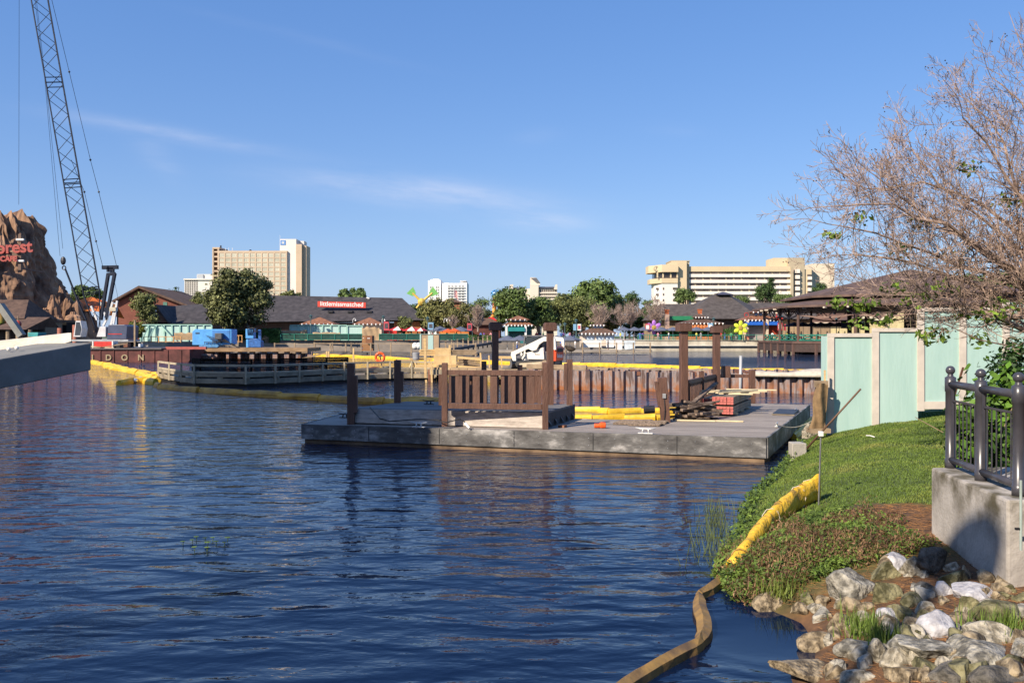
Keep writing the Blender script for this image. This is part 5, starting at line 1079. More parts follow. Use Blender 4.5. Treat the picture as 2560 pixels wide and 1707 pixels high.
MB().prism_y([(XZ(489, Y), ZZ(862, Y)), (XZ(582, Y), ZZ(862, Y)), (XZ(582, Y), ZZ(823, Y)), (XZ(495, Y), ZZ(823, Y)), (XZ(489, Y), ZZ(829, Y))], Y-1.1, Y+1.1).build('body', mat_blue, t, bevel=.04)
MB().bb(XZ(583, Y), XZ(585.5, Y), Y-1.1, Y+1.1, ZZ(860, Y), ZZ(823, Y)).build('tail_post', mat_blue, t)
MB().bb(XZ(539, Y), XZ(582, Y), Y-1.16, Y-1.104, ZZ(855, Y), ZZ(826, Y)).build('bay', M('machine_dark_blue', (.05, .20, .5), .5), t)
MB().bb(XZ(497, Y), XZ(507, Y), Y-1.13, Y-1.104, ZZ(834.5, Y), ZZ(831.5, Y)).build('vent', mat_black, t)
MB().bb(XZ(550, Y), XZ(567, Y), Y-1.9, Y-1.17, ZZ(848, Y), ZZ(833, Y)).build('grey_engine', M('engine_grey', (.08, .08, .085), .5, .3, 5), t, bevel=.05)
MB().prism_y([(XZ(511, Y), ZZ(864, Y)), (XZ(515, Y), ZZ(868, Y)), (XZ(556, Y), ZZ(868, Y)), (XZ(560, Y), ZZ(864, Y)), (XZ(557, Y), ZZ(861, Y)), (XZ(514, Y), ZZ(861, Y))], Y-1.9, Y-1.3).build('crawler', M('crawler_blue', (.07, .22, .42), .6, .4, 6), t)
hz_ = MB()
for k in range(6): hz_.path([P(514+k*4, 838+k*3.4, Y-1.6), P(540, 846+k*2.4, Y-1.8), P(562, 855-k*1.5, Y-1.7), P(583, 859+k, Y-1.9), P(592+k, 868, Y-1.9)], .032, 5)
hz_.build('hoses', mat_black, t)
hz_ = MB(); [hz_.bar(P(512+k*10, 855, Y-1.3), P(512+k*10, 861, Y-1.3), .06) for k in range(5)]; hz_.bar(P(510, 855, Y-1.3), P(556, 855, Y-1.3), .08); hz_.build('frame', mat_black, t)
t = thing('blue_drill_head', 'upright blue drilling head with cables right of the power unit', 'drill', (XZ(632, Y), Y, JZ))
MB().bb(XZ(617, Y), XZ(637, Y), Y-.5, Y+.5, ZZ(846, Y), ZZ(822, Y)).build('upper_body', mat_blue, t, bevel=.06); MB().tube(P(620, 868, Y-.3), P(620, 848, Y-.3), .22, n=12).build('cylinder', mat_blue, t)
MB().prism_y([(XZ(626, Y), ZZ(868, Y)), (XZ(656, Y), ZZ(868, Y)), (XZ(656, Y), ZZ(853, Y)), (XZ(645, Y), ZZ(846, Y)), (XZ(626, Y), ZZ(848, Y))], Y-.6, Y+.6).build('lower_body', M('deep_blue', (.03, .12, .36), .5, .3, 3), t, bevel=.06)
MB().bar(P(650, 852, Y), P(649, 824, Y), .3, .3).build('mast', bpy.data.materials['deep_blue'], t); hz_ = MB()
for k in range(5): hz_.path([P(620+k*3, 838, Y-.55), P(618+k*4, 822, Y-.6), P(630+k*3, 819, Y-.6), P(636+k*2, 830, Y-.6)], .04, 4)
for k in range(4): hz_.path([P(654, 850, Y-.3), P(662+k*3, 838+k*2, Y-.3), P(664+k*2, 856, Y-.3)], .05, 4)
hz_.build('hoses', mat_steel_dk, t)
# ---------------------------------------------------------------- far shore: sea walls, fences
mat_sea = M('sea_wall_concrete', (.46, .41, .32), .9, .15, .6, c2=(.62, .57, .46), stretch=(1, 1, .5))
def seawall(label, a, b, z1, mat=mat_sea, ledge=True):
    a, b = Vector((*a, 0)), Vector((*b, 0)); t = thing('sea_wall', label, 'wall', a.lerp(b, .5)); d = (b-a).normalized(); nn = Vector((d.y, -d.x, 0))
    MB().bar(a-nn*.6+Vector((0, 0, (z1-1.5)/2)), b-nn*.6+Vector((0, 0, (z1-1.5)/2)), 1.2, z1+1.5).build('wall', mat, t)
    if ledge: MB().bar(a+nn*.25+Vector((0, 0, z1*.52)), b+nn*.25+Vector((0, 0, z1*.52)), .5, .16).build('ledge', M('pale_ledge', (.55, .54, .50), .7), t)
    MB().bar(a-nn*.5+Vector((0, 0, z1+.06)), b-nn*.5+Vector((0, 0, z1+.06)), 1.3, .12).build('coping', mat, t)
seawall('long pale concrete sea wall below the green promenade fence on the far right shore', (XZ(1500, 171), 171), (XZ(2120, 174), 174), PZ)
seawall('grey brown sea wall behind the wooden jetties on the far left shore', (-58.5, 160), (XZ(1075, 163), 163), PZ-.02, M('sea_wall_grey', (.27, .23, .19), .9, .2, .6), False)
seawall('dim middle sea wall behind the floating walkway', (XZ(1075, 163), 163.2), (XZ(1500, 171), 170.8), PZ-.03, M('sea_wall_dim', (.24, .21, .18), .9, .2, .6), False)
def fence(name, label, px0, px1, Y, z0, h, mat, infill='bars', n=None, cat='fence', yb=None):
    a, b = Vector((XZ(px0, Y), Y, z0)), Vector((XZ(px1, yb or Y), yb or Y, z0)); t = thing(name, label, cat, a.lerp(b, .5)); L = (b-a).length; n = n or max(2, int(L/2.2))
    for k in range(n+1): q = a.lerp(b, k/n); MB().bar(q, q+Vector((0, 0, h)), .12, .12, up=(0, 1, 0)).build('post', mat, t)
    MB().bar(a+Vector((0, -.01, h-.05)), b+Vector((0, -.01, h-.05)), .08, .1).build('top_rail', mat, t); MB().bar(a+Vector((0, -.01, .15)), b+Vector((0, -.01, .15)), .06, .08).build('bottom_rail', mat, t)
    if infill == 'bars':
        mb = MB(); m_ = int(L/.42)
        for k in range(m_): q = a.lerp(b, (k+.5)/m_); mb.bar(q+Vector((0, 0, .2)), q+Vector((0, 0, h-.1)), .045, .045, up=(0, 1, 0))
        mb.build('bars', mat, t)
    elif infill == 'mesh':
        MB().bar(a+Vector((0, .05, h*.52)), b+Vector((0, .05, h*.52)), .02, h*.8).build('mesh', M('green_shade_mesh', (.008, .055, .042), .8, .35, 1.0), t)
    elif infill == 'cross':
        mb = MB()
        for k in range(n): p, q = a.lerp(b, k/n), a.lerp(b, (k+1)/n); mb.bar(p+Vector((0, 0, .2)), q+Vector((0, 0, h-.1)), .12, .08, up=(0, 1, 0)); mb.bar(p+Vector((0, .05, h-.1)), q+Vector((0, .05, .2)), .12, .08, up=(0, 1, 0))
        mb.build('cross_braces', mat, t)
    return t
fence('promenade_fence', 'green bar fence along the far right promenade, left half by the dining tables', 1595, 1858, 172.2, PZ+.1, 1.1, mat_teal)
fence('promenade_fence', 'green rail fence in front of the blue awning kiosk', 1859, 1990, 172.4, PZ+.1, 1.1, mat_teal, 'rails')
fence('mesh_fence', 'green mesh fence above the left sea wall with tan tarps behind', 702, 905, 160.6, PZ+.1, 1.25, mat_teal, 'mesh')
fence('mesh_fence', 'dark green mesh fence below the red and white umbrellas', 948, 1052, 162.2, PZ+.1, 1.25, mat_teal, 'mesh')
fence('mesh_fence', 'dark green mesh fence right of the mint and tan box', 1100, 1170, 164, PZ+.1, 1.25, mat_teal, 'mesh')
# ---------------------------------------------------------------- trees
TREE_M = {'magnolia': leafmat('magnolia_leaves', (.06, .075, .02), .6, c2=(.19, .20, .075), scale=.5), 'oak': leafmat('oak_leaves', (.07, .115, .026), .5, c2=(.145, .205, .055), scale=.25), 'olive': leafmat('olive_leaves', (.11, .13, .04), .5, c2=(.22, .24, .08), scale=.25),
          'bright': leafmat('bright_leaves', (.07, .12, .03), .5, c2=(.15, .21, .06), scale=.3), 'dark': leafmat('pine_needles', (.03, .065, .018), .5, c2=(.075, .125, .035), scale=.4), 'yellow': leafmat('yellow_green_leaves', (.11, .14, .02), .4, c2=(.22, .22, .03), scale=.5), 'brown': leafmat('budding_leaves', (.12, .11, .035), .5, c2=(.20, .20, .065), scale=.3)}
mat_bark = M('bark', (.10, .075, .055), .9, .3, 2)
def tree(label, kind, px0, px1, ytop, ybot, Y, n=1500, size=None, group='trees along the far shore', trunk=True, seed=None, name='leafy_tree', dens=1.0, lumps=None):
    if 'magnolia' not in label and ybot > 770: ybot += 16
    r = random.Random(seed if seed is not None else int(px0*7+ytop)); cx_ = XZ((px0+px1)/2, Y); hw = (px1-px0)/2*Y/F; zt, zb = ZZ(ytop, Y), ZZ(ybot, Y); cz = (zt+zb)/2; hh = (zt-zb)/2
    t = thing(name, label, 'tree', (cx_, Y, PZ), 0, group); size = size or max(.16, min(.5, hw*.055)); bl = []
    m_ = lumps or (14+int(hw*1.6))
    for k in range(m_):
        a = r.uniform(0, 6.283); e = r.uniform(-.8, 1); rad = math.sqrt(max(0, 1-e*e*.8))*r.uniform(.35, .78); s_ = r.uniform(.26, .46)
        bl.append((cx_+math.cos(a)*rad*hw, Y+math.sin(a)*rad*hw*.7, cz+e*hh*(1-s_*.7), s_*min(hw, hh*1.3), r.uniform(.65, 1.0)))
    bl.append((cx_, Y, cz, .55*min(hw, hh), .9))
    for k in range(m_): b = r.choice(bl[:m_]); a = r.uniform(0, 6.28); s_ = b[3]*.45; bl.append((b[0]+math.cos(a)*b[3], b[1]-abs(math.sin(a))*b[3]*.6, b[2]+r.uniform(-.5, .9)*b[3], s_, .8))
    leaf_blobs(MB(), bl, int(n*dens*4.2), size*1.15, r_=r).build('crown', TREE_M[kind], t)
    if trunk:
        mb = MB(); mb.path([(cx_+hw*.05, Y, PZ-.2), (cx_+hw*.02, Y, (PZ+cz)/2), (cx_, Y, cz)], [hw*.07+.08, hw*.05+.06, .06], 7)
        for b in bl[:6]: mb.path([(cx_+hw*.02, Y, PZ*.6+cz*.4-.3*hh), (b[0]*.5+cx_*.5, b[1]*.5+Y*.5, (b[2]+cz)/2-.2*hh), (b[0], b[1], b[2])], [hw*.035+.04, hw*.025+.03, .03], 5)
        mb.build('trunk', mat_bark, t)
    return t
def bare_tree(label, px0, px1, ytop, ybot, Y, seed, kids=(6, 5), group='bare trees along the far promenade', limbs=15):
    r = random.Random(seed); cx_ = XZ((px0+px1)/2, Y); hw = (px1-px0)/2*Y/F; zt = ZZ(ytop, Y); zb = ZZ(ybot, Y); t = thing('bare_tree', label, 'tree', (cx_, Y, PZ), 0, group); mb = MB(); tp = []
    hgt = zt-zb
    mb.path([(cx_, Y, zb-.1), (cx_+r.uniform(-.1, .1), Y, zb+hgt*.22)], [.17, .13], 6)
    for k in range(limbs):
        a = 6.283*k/limbs+r.uniform(-.2, .2); e = r.uniform(.1, 1.0); d = Vector((math.cos(a)*e*hw, math.sin(a)*e*hw*.8, hgt*(.8-.45*e*e))); L = d.length*.86
        q = Vector((cx_, Y, zb+hgt*r.uniform(.1, .24))); dn = d.normalized()
        pts = [q+d*f+Vector((r.gauss(0, .05), r.gauss(0, .05), .12*hgt*math.sin(f*3.14)*-1*e)) for f in (0, .25, .5, .75, .9)]; mb.path(pts, [.09, .07, .05, .035, .02], 4, cap=False)
        for i in range(1, 5):
            for _ in range(7):
                ax = dn.orthogonal().normalized(); ax.rotate(Matrix.Rotation(r.uniform(0, 6.283), 3, dn)); grow(mb, tp, pts[i-1].lerp(pts[i], r.random()), dn*.7+ax*.7+Vector((0, 0, .2)), hgt*r.uniform(.12, .26), .04, 1, 2, r, (6, 6), .3, .2, .5, 3)
    for i, v in enumerate(mb.v): pass
    mb.build('branches', M('grey_twigs', (.30, .21, .17), .9, .25, .5, c2=(.44, .34, .28)), t); return t
tree('big dark magnolia in front of the dark store roof, tallest tree on the left', 'magnolia', 508, 682, 688, 818, 158, 7200, .26, trunk=False, seed=3, lumps=26)
o = thing('magnolia_trunk', 'pale forked magnolia trunk', 'tree') ; bpy.data.objects.remove(o)
mg = [q for q in bpy.data.objects if q.get('label', '').startswith('big dark magnolia')][0]; x = XZ(562, 158); mb = MB()
mb.path([(x, 158, PZ-.2), (x+.1, 158, 4.2), (x-.8, 158, 6)], [.62, .5, .3], 8); mb.path([(x+.1, 158, 4), (x+1.6, 158, 6.4), (x+3, 158, 9)], [.4, .3, .15], 7); mb.path([(x+4.3, 158.5, PZ-.2), (x+4.2, 158.5, 4.5), (x+3, 158.5, 8)], [.4, .32, .15], 7); mb.path([(x-.8, 158, 5.8), (x-2.2, 157.5, 9), (x-2.5, 157, 11)], [.3, .2, .08], 6)
mb.build('trunk', M('pale_bark_magnolia', (.24, .20, .15), .9, .25, 2), mg)
FT = [('slender yellowish green tree before the brown gabled barn', 'olive', 325, 405, 728, 800, 150, 1500), ('dark green tree behind the left annex roof', 'dark', 392, 470, 722, 780, 215, 1300), ('olive tree below the small white hotel block', 'olive', 470, 530, 722, 780, 205, 1100), ('green tree peeping behind the crane boom foot', 'bright', 160, 275, 716, 765, 200, 1300),
      ('flat topped tree showing over the right half of the store roof', 'bright', 825, 945, 722, 760, 235, 1500), ('small tree behind the store roof next to the tan tower', 'olive', 690, 765, 728, 760, 240, 800), ('small fine leaved tree in front of the right end of the store', 'olive', 985, 1032, 782, 822, 167, 900),
      ('reddish olive tree left of the flag', 'brown', 1050, 1150, 742, 812, 182, 1800), ('olive brown tree under the white hotel', 'brown', 1115, 1190, 748, 812, 179, 1500), ('green tree between white hotel and blue balloon', 'oak', 1165, 1238, 740, 805, 190, 1300), ('thin yellowish tree beside the windmill arms', 'olive', 1040, 1082, 752, 806, 186, 900),
      ('broad bright green tree right of the blue balloon', 'oak', 1222, 1335, 726, 812, 181, 3400), ('deep green tree behind the teal kiosk', 'oak', 1300, 1392, 742, 818, 184, 2600), ('tall olive green tree beneath the grey roofed hotel', 'olive', 1370, 1448, 728, 812, 187, 2200), ('tallest broad tree right of the grey roofed hotel', 'oak', 1405, 1548, 702, 805, 205, 3800), ('yellow green tree in front of the tallest broad tree', 'olive', 1415, 1500, 735, 815, 188, 1800),
      ('lone dark pine with an open crown against the sky', 'dark', 1562, 1606, 731, 765, 230, 700), ('low green tree at the left foot of the banded hotel', 'bright', 1600, 1640, 748, 780, 225, 700), ('pair of bright trees before the left wing of the banded hotel', 'bright', 1678, 1748, 722, 760, 260, 1300), ('small green tree above the hip roof ridge', 'bright', 1828, 1875, 738, 768, 255, 800),
      ('open crowned pine in front of the banded hotel windows', 'dark', 1880, 1945, 714, 758, 262, 1100), ('tall thin pine top over the banded hotel', 'dark', 1912, 1940, 694, 722, 262, 420), ('low trees at the base of the banded hotel, right of the pine', 'bright', 1925, 1990, 736, 764, 250, 1000), ('dark tree before the shaded end of the banded hotel', 'dark', 2028, 2075, 706, 748, 250, 800), ('green tree right behind the pavilion roof', 'oak', 2350, 2480, 690, 770, 200, 1800), ('green tree over the tall mint panels at the right edge', 'oak', 2460, 2600, 680, 760, 190, 1800), ('far small tree left of the tallest broad tree', 'dark', 1545, 1600, 752, 775, 250, 600), ('dark crown behind the right end of the store roof', 'dark', 1010, 1060, 757, 800, 215, 700)]
for a in FT: tree(a[0], a[1], *a[2:8])
tree('small bright yellow green tree beside the crane body', 'yellow', 312, 365, 803, 832, 137, 700)
bare_tree('bare rounded crape myrtle in front of the red roofed shop, left of the shaded post', 1157, 1232, 764, 828, 172, 2)
bare_tree('small bare tree with orange umbrellas beneath', 1108, 1155, 790, 824, 171, 3, (4, 4), limbs=8)
for i, (a, b, c, d, lab) in enumerate(((1455, 1545, 758, 822, 'bare pinkish tree behind the white dock kiosk'), (1510, 1595, 762, 820, 'bare tree between white kiosk and red banner'), (1535, 1620, 756, 818, 'wide bare tree left of the purple flower'), (1598, 1680, 742, 812, 'tallest bare tree right of the pinkish ones, beside the orange planter'))): bare_tree(lab, a, b, c, d, 180+i*3, 20+i)
mat_hedge = leafmat('hedge_leaves', (.03, .075, .012), .5, c2=(.08, .15, .03), scale=1)
def hedge(label, px0, px1, y0, y1, Y, d=1.6, n=1600, s_=.17, top=None):
    t = thing('clipped_hedge', label, 'hedge', (XZ((px0+px1)/2, Y), Y, ZZ(y1, Y))); x0, x1, z0, z1 = XZ(px0, Y), XZ(px1, Y), ZZ(y1, Y), ZZ(y0, Y); mb = MB()
    mb.bb(x0+.1, x1-.1, Y-d/2+.1, Y+d/2-.1, z0, z1-.1)
    for _ in range(n):
        f = rnd.random()
        p = Vector((rnd.uniform(x0, x1), Y-d/2+rnd.gauss(0, .06), rnd.uniform(z0, z1))) if f < .65 else Vector((rnd.uniform(x0, x1), rnd.uniform(Y-d/2, Y+d/2), z1+rnd.gauss(0, .06)))
        leaf(mb, p, s_*rnd.uniform(.6, 1.2), Vector((rnd.gauss(0, .6), -1 if f < .65 else rnd.gauss(0, .5), .7)).normalized())
    mb.build('foliage', mat_hedge, t)
hedge('clipped green hedge behind the blue machines, left of the tarps', 655, 702, 822, 856, 161.5); hedge('clipped hedge under the magnolia trunk', 585, 650, 826, 852, 161.8)
hedge('long clipped hedge behind the dining tables on the far right', 1636, 1845, 824, 841, 178, 1.5, 3200); hedge('low clipped hedge left of the first red umbrella', 1172, 1234, 838, 852, 168, 1.2, 700)
t = thing('round_shrub', 'rounded dark shrub left of the yellow flower', 'shrub', (XZ(1833, 179.5), 179.5, PZ)); x = XZ(1833, 179.5); leaf_blobs(MB(), [(x, 179.5, 4.1, 1.3, .7), (x-1, 179.5, 3.6, 1.1, .7), (x+1.1, 179.5, 3.7, 1.1, .7)], 1500, .16).build('foliage', mat_hedge, t)
for a in (('mid green tree filling the gap left of the teal kiosk', 'oak', 1225, 1275, 762, 822, 186, 1000), ('olive tree filling behind the orange cafe', 'olive', 1085, 1175, 775, 826, 192, 1500), ('deep green tree between the kiosks, behind the white banner pair', 'oak', 1385, 1470, 765, 826, 195, 1700), ('green tree behind the white dock kiosk roof', 'olive', 1465, 1560, 760, 826, 210, 1800), ('dark tree behind the bare trees, left of the orange urns', 'dark', 1555, 1660, 768, 826, 215, 1700), ('olive tree behind the windmill foot', 'olive', 1030, 1100, 770, 822, 196, 1200), ('green tree between the olive tree and grey roofed hotel', 'bright', 1340, 1420, 735, 812, 200, 1800), ('broad green tree beyond the bare trees on the skyline', 'oak', 1490, 1570, 728, 812, 212, 2000), ('low distant tree under the right end of the tan hotel', 'olive', 590, 700, 728, 775, 240, 1300)): tree(a[0], a[1], *a[2:8])
# ---------------------------------------------------------------- hotels
def hotel_grid():
    Y = 520; t = thing('tan_hotel', 'tall tan slab hotel with a gridded front and white stair tower', 'hotel', (XZ(640, Y), Y+8, PZ)); m1 = M('tan_concrete', (.54, .41, .29), .8, .06, .1); m2 = M('cream_concrete', (.62, .55, .43), .8, .05, .1); m3 = M('white_tower', (.72, .66, .61), .8, .04, .1); mdk = M('brown_stair', (.22, .12, .08), .8)
    x0, x1 = XZ(547, Y), XZ(716, Y); zt = ZZ(627, Y)
    MB().bb(x0, x1, Y+.12, Y+18, PZ, zt-1.4).build('wall', m2, t); MB().bb(x0, x1+.4, Y-.1, Y+18, zt-1.38, zt).build('parapet', m1, t)
    nc, nr = 11, 19; cw = (x1-x0)/nc; rh = 2.82; g = MB()
    for k in range(nc+1): g.bb(x0+k*cw-.35, x0+k*cw+.35, Y-.12, Y+.11, PZ, zt-1.39)
    g.build('mullions', m1, t); g = MB()
    for k in range(nr): z = zt-1.4-(k+1)*rh; g.bb(x0, x1, Y-.06, Y+.10, z-.3, z+.3)
    g.build('floor_bands', m1, t); qs = []
    wm_ = M('pale_curtained_glass', (.48, .46, .35), .45, .2, .15, c2=(.60, .57, .45))
    for k in range(12):
        for i in range(nc):
            z = zt-1.4-(k+1)*rh
            qs.append((x0+i*cw+.6, x0+i*cw+cw*.49, z+.55, z+rh-.55, Y+.11)); qs.append((x0+i*cw+cw*.53, x0+(i+1)*cw-.6, z+.55, z+rh-.55, Y+.11))
    many(qs, 'window', wm_, t, .05)
    xs0, xs1 = XZ(531, Y), XZ(547, Y); zs = ZZ(618, Y); MB().bb(xs0, xs1, Y+2.2, Y+16, PZ, zs-1).build('stair_well', mdk, t); MB().bb(xs0-.1, xs1+.3, Y+.2, Y+16, zs-.99, zs).build('stair_roof', m1, t)
    for xx in (xs0+.2, xs1-.5): MB().bb(xx-.4, xx+.4, Y+.3, Y+2.1, PZ, zs-1).build('stair_pier', m1, t)
    g = MB()
    for k in range(17): g.bb(xs0+.7, xs1-1, Y+.6, Y+2.1, zs-3.2-k*2.9, zs-2.3-k*2.9)
    g.build('landing_parapets', m1, t)
    xt0, xt1, xt2, xt3 = XZ(698, Y), XZ(739, Y), XZ(753.5, Y), XZ(763, Y); MB().bb(xt0, xt1, Y+1.5, Y+16, PZ, ZZ(597, Y)).build('tower', m3, t); MB().bb(xt1+.02, xt2, Y+.8, Y+9, PZ, ZZ(610, Y)).build('tower_fin', m1, t); MB().bb(xt1+.03, xt2-.6, Y+9.01, Y+16, PZ, ZZ(598.5, Y)).build('tower_rear', m3, t); MB().bb(xt2+.05, xt3, Y+3, Y+13, PZ, ZZ(613, Y)).build('tower_side', m1, t)
    # blue square emblem with a pale flower shape
    xe = (XZ(699, Y)+XZ(713, Y))/2; ze = (ZZ(600, Y)+ZZ(612, Y))/2; MB().bb(xe-1.6, xe+1.6, Y+1.3, Y+1.47, ze-1.5, ze+1.5).build('emblem_plate', M('emblem_blue', (.10, .25, .55), .5), t)
    fl = MB(); [fl.box((xe+.5*math.cos(a), Y+1.22, ze+.5*math.sin(a)), (.75, .06, .4), 0, -a) for a in [k*1.2566+1.57 for k in range(5)]]; fl.build('emblem_flower', mat_white, t)
    for i, (px, y0, y1, r_) in enumerate(((552, 611, 627, .45), (564, 618, 627, .12), (572, 617, 627, .12), (581, 617, 627, .12), (700, 585, 597, .06))): MB().tube((XZ(px, Y+6), Y+6, ZZ(y1+2, Y)), (XZ(px, Y+6), Y+6, ZZ(y0, Y)), r_, n=8).build('chimney' if i == 0 else 'mast', mat_white if i else mat_steel_dk, t)
    MB().lathe([(.8, 0), (.8, .8), (.3, 1.2)], (XZ(626, Y+5), Y+5, zt), 10).build('roof_vent', mat_steel_dk, t)
hotel_grid()
def hotel_small_white():
    Y = 680; t = thing('white_hotel_block', 'small white balconied hotel block left behind the tan hotel', 'hotel', (XZ(497, Y), Y, PZ)); mw = M('white_render', (.70, .66, .60), .8, .04, .1)
    MB().bb(XZ(461, Y), XZ(532, Y), Y, Y+20, PZ, ZZ(697, Y)).build('wall', mw, t); MB().bb(XZ(490, Y), XZ(532, Y), Y+2, Y+16, ZZ(697, Y)+.01, ZZ(685, Y)).build('roof_house', mw, t); MB().bb(XZ(492, Y), XZ(507, Y), Y+1, Y+1.9, ZZ(696.5, Y), ZZ(686, Y)).build('grey_plant', M('plant_grey', (.40, .42, .44), .5), t)
    qs = [(XZ(462.5+k*5.6, Y), XZ(466.3+k*5.6, Y), ZZ(704+r*5.2, Y), ZZ(700.3+r*5.2, Y), Y) for r in range(10) for k in range(6)]; many(qs, 'balcony_opening', M('balcony_shade', (.12, .11, .10), .6), t, .15)
    MB().bb(XZ(460, Y), XZ(533, Y), Y-1.2, Y-.2, ZZ(700, Y), ZZ(696.5, Y)).build('parapet', mw, t)
hotel_small_white()
def hotel_white():
    Y = 620; t = thing('white_tower_hotel', 'bright white stepped tower hotel behind the flag', 'hotel', (XZ(1120, Y), Y, PZ)); mw = M('bright_white_render', (.80, .79, .77), .8, .03, .1)
    for nm, a, b, y, d0, d1 in (('left_block', 1070, 1102, 701, 0, 24), ('left_top', 1076, 1100, 698, 2, 20), ('left_turret', 1081, 1096, 696.5, 4, 16), ('link', 1102.2, 1120, 705, 10, 24), ('middle_block', 1106, 1150, 708.5, -4, 22), ('right_block', 1150.2, 1168, 706.5, -4, 22), ('right_top', 1150.5, 1166, 703, -2, 18)): MB().bb(XZ(a, Y), XZ(b, Y), Y+d0, Y+d1, PZ if 'top' not in nm and 'turret' not in nm else ZZ(702, Y), ZZ(y, Y)).build(nm, mw, t)
    qs = []
    for r in range(7):
        for px in (1075.5, 1080.5, 1090.5, 1095.5): qs.append((XZ(px, Y), XZ(px+2.6, Y), ZZ(720.5+r*6.6, Y), ZZ(716+r*6.6, Y), Y))
        for px, w_ in ((1121, 5), (1129.2, 5.2), (1137, 7), (1147.3, 5.3), (1155.5, 5.5)): qs.append((XZ(px, Y), XZ(px+w_, Y), ZZ(719.8+r*6.6, Y), ZZ(715.3+r*6.6, Y), Y-4))
    many(qs, 'window', M('hotel_glass', (.16, .17, .18), .3, .3, .2), t, .18)
    g = MB(); [g.bb(XZ(1120, Y), XZ(1163, Y), Y-5, Y-4.2, ZZ(720.2+r*6.6, Y), ZZ(718.4+r*6.6, Y)) for r in range(7)]; g.build('balcony_rails', mw, t)
hotel_white()
def hotel_grey_roof():
    Y = 500; t = thing('grey_roofed_hotel', 'cream hotel with steep dark grey sloping roofs above the trees', 'hotel', (XZ(1330, Y), Y, PZ)); mw = M('cream_render', (.66, .58, .48), .8, .04, .1); mr_ = M('slate_roof', (.12, .12, .13), .7, .15, .3)
    MB().bb(XZ(1275, Y), XZ(1338, Y), Y, Y+14, PZ, ZZ(722, Y)).build('left_wing', mw, t); MB().bb(XZ(1325, Y), XZ(1346, Y), Y-2, Y-.05, PZ, ZZ(714, Y)).build('center', mw, t); MB().bb(XZ(1338.2, Y), XZ(1393, Y), Y, Y+14, PZ, ZZ(721.5, Y)).build('right_wing', mw, t)
    MB().prism_y([(XZ(1326, Y), ZZ(713, Y)), (XZ(1350, Y), ZZ(713, Y)), (XZ(1350, Y), ZZ(707, Y)), (XZ(1341, Y), ZZ(694, Y)), (XZ(1326, Y), ZZ(693, Y))], Y+.5, Y+9).build('tower', mw, t)
    MB().add([(XZ(1327, Y), Y+.2, ZZ(695, Y)), (XZ(1341, Y), Y+.2, ZZ(694.5, Y)), (XZ(1351, Y), Y+.2, ZZ(707.5, Y)), (XZ(1341, Y), Y+.2, ZZ(707, Y))]+[(XZ(1327, Y), Y+10, ZZ(692, Y)), (XZ(1341, Y), Y+10, ZZ(692, Y)), (XZ(1351, Y), Y+10, ZZ(705.5, Y)), (XZ(1341, Y), Y+10, ZZ(705, Y))], [(0, 1, 2, 3), (7, 6, 5, 4), (0, 4, 5, 1), (1, 5, 6, 2), (2, 6, 7, 3), (3, 7, 4, 0)]).build('tower_roof', mr_, t)
    for px0, px1, ya, yb in ((1273, 1312, 722, 716.5), (1337, 1393, 720, 715)): MB().add([(XZ(px0, Y), Y-1, ZZ(ya, Y)), (XZ(px1, Y), Y-1, ZZ(ya, Y)), (XZ(px1, Y), Y+7, ZZ(yb, Y)), (XZ(px0+4, Y), Y+7, ZZ(yb, Y)), (XZ(px0, Y), Y+14, ZZ(ya, Y)), (XZ(px1, Y), Y+14, ZZ(ya, Y))], [(0, 1, 2, 3), (3, 2, 5, 4), (0, 3, 4), (1, 5, 2), (0, 4, 5, 1)]).build('roof', mr_, t)
    for a, b, y in ((1271, 1283, 711), (1384, 1393, 711)): MB().prism_y([(XZ(a, Y), ZZ(724, Y)), (XZ(b, Y), ZZ(724, Y)), (XZ(b, Y), ZZ(y, Y)), (XZ(a+4, Y), ZZ(y+1, Y))], Y-1.5, Y-.1).build('gable', mw, t)
    many([(XZ(1339+k*5.2, Y), XZ(1342.4+k*5.2, Y), ZZ(729+r*8, Y), ZZ(723+r*8, Y), Y) for r in range(3) for k in range(10)], 'window', M('dim_hotel_glass', (.10, .09, .08), .3), t, .2)
    g = MB(); [g.bb(XZ(1338, Y), XZ(1393, Y), Y-1, Y-.22, ZZ(734+r*8, Y), ZZ(731.5+r*8, Y)) for r in range(3)]; g.build('balcony_rails', mw, t)
hotel_grey_roof()
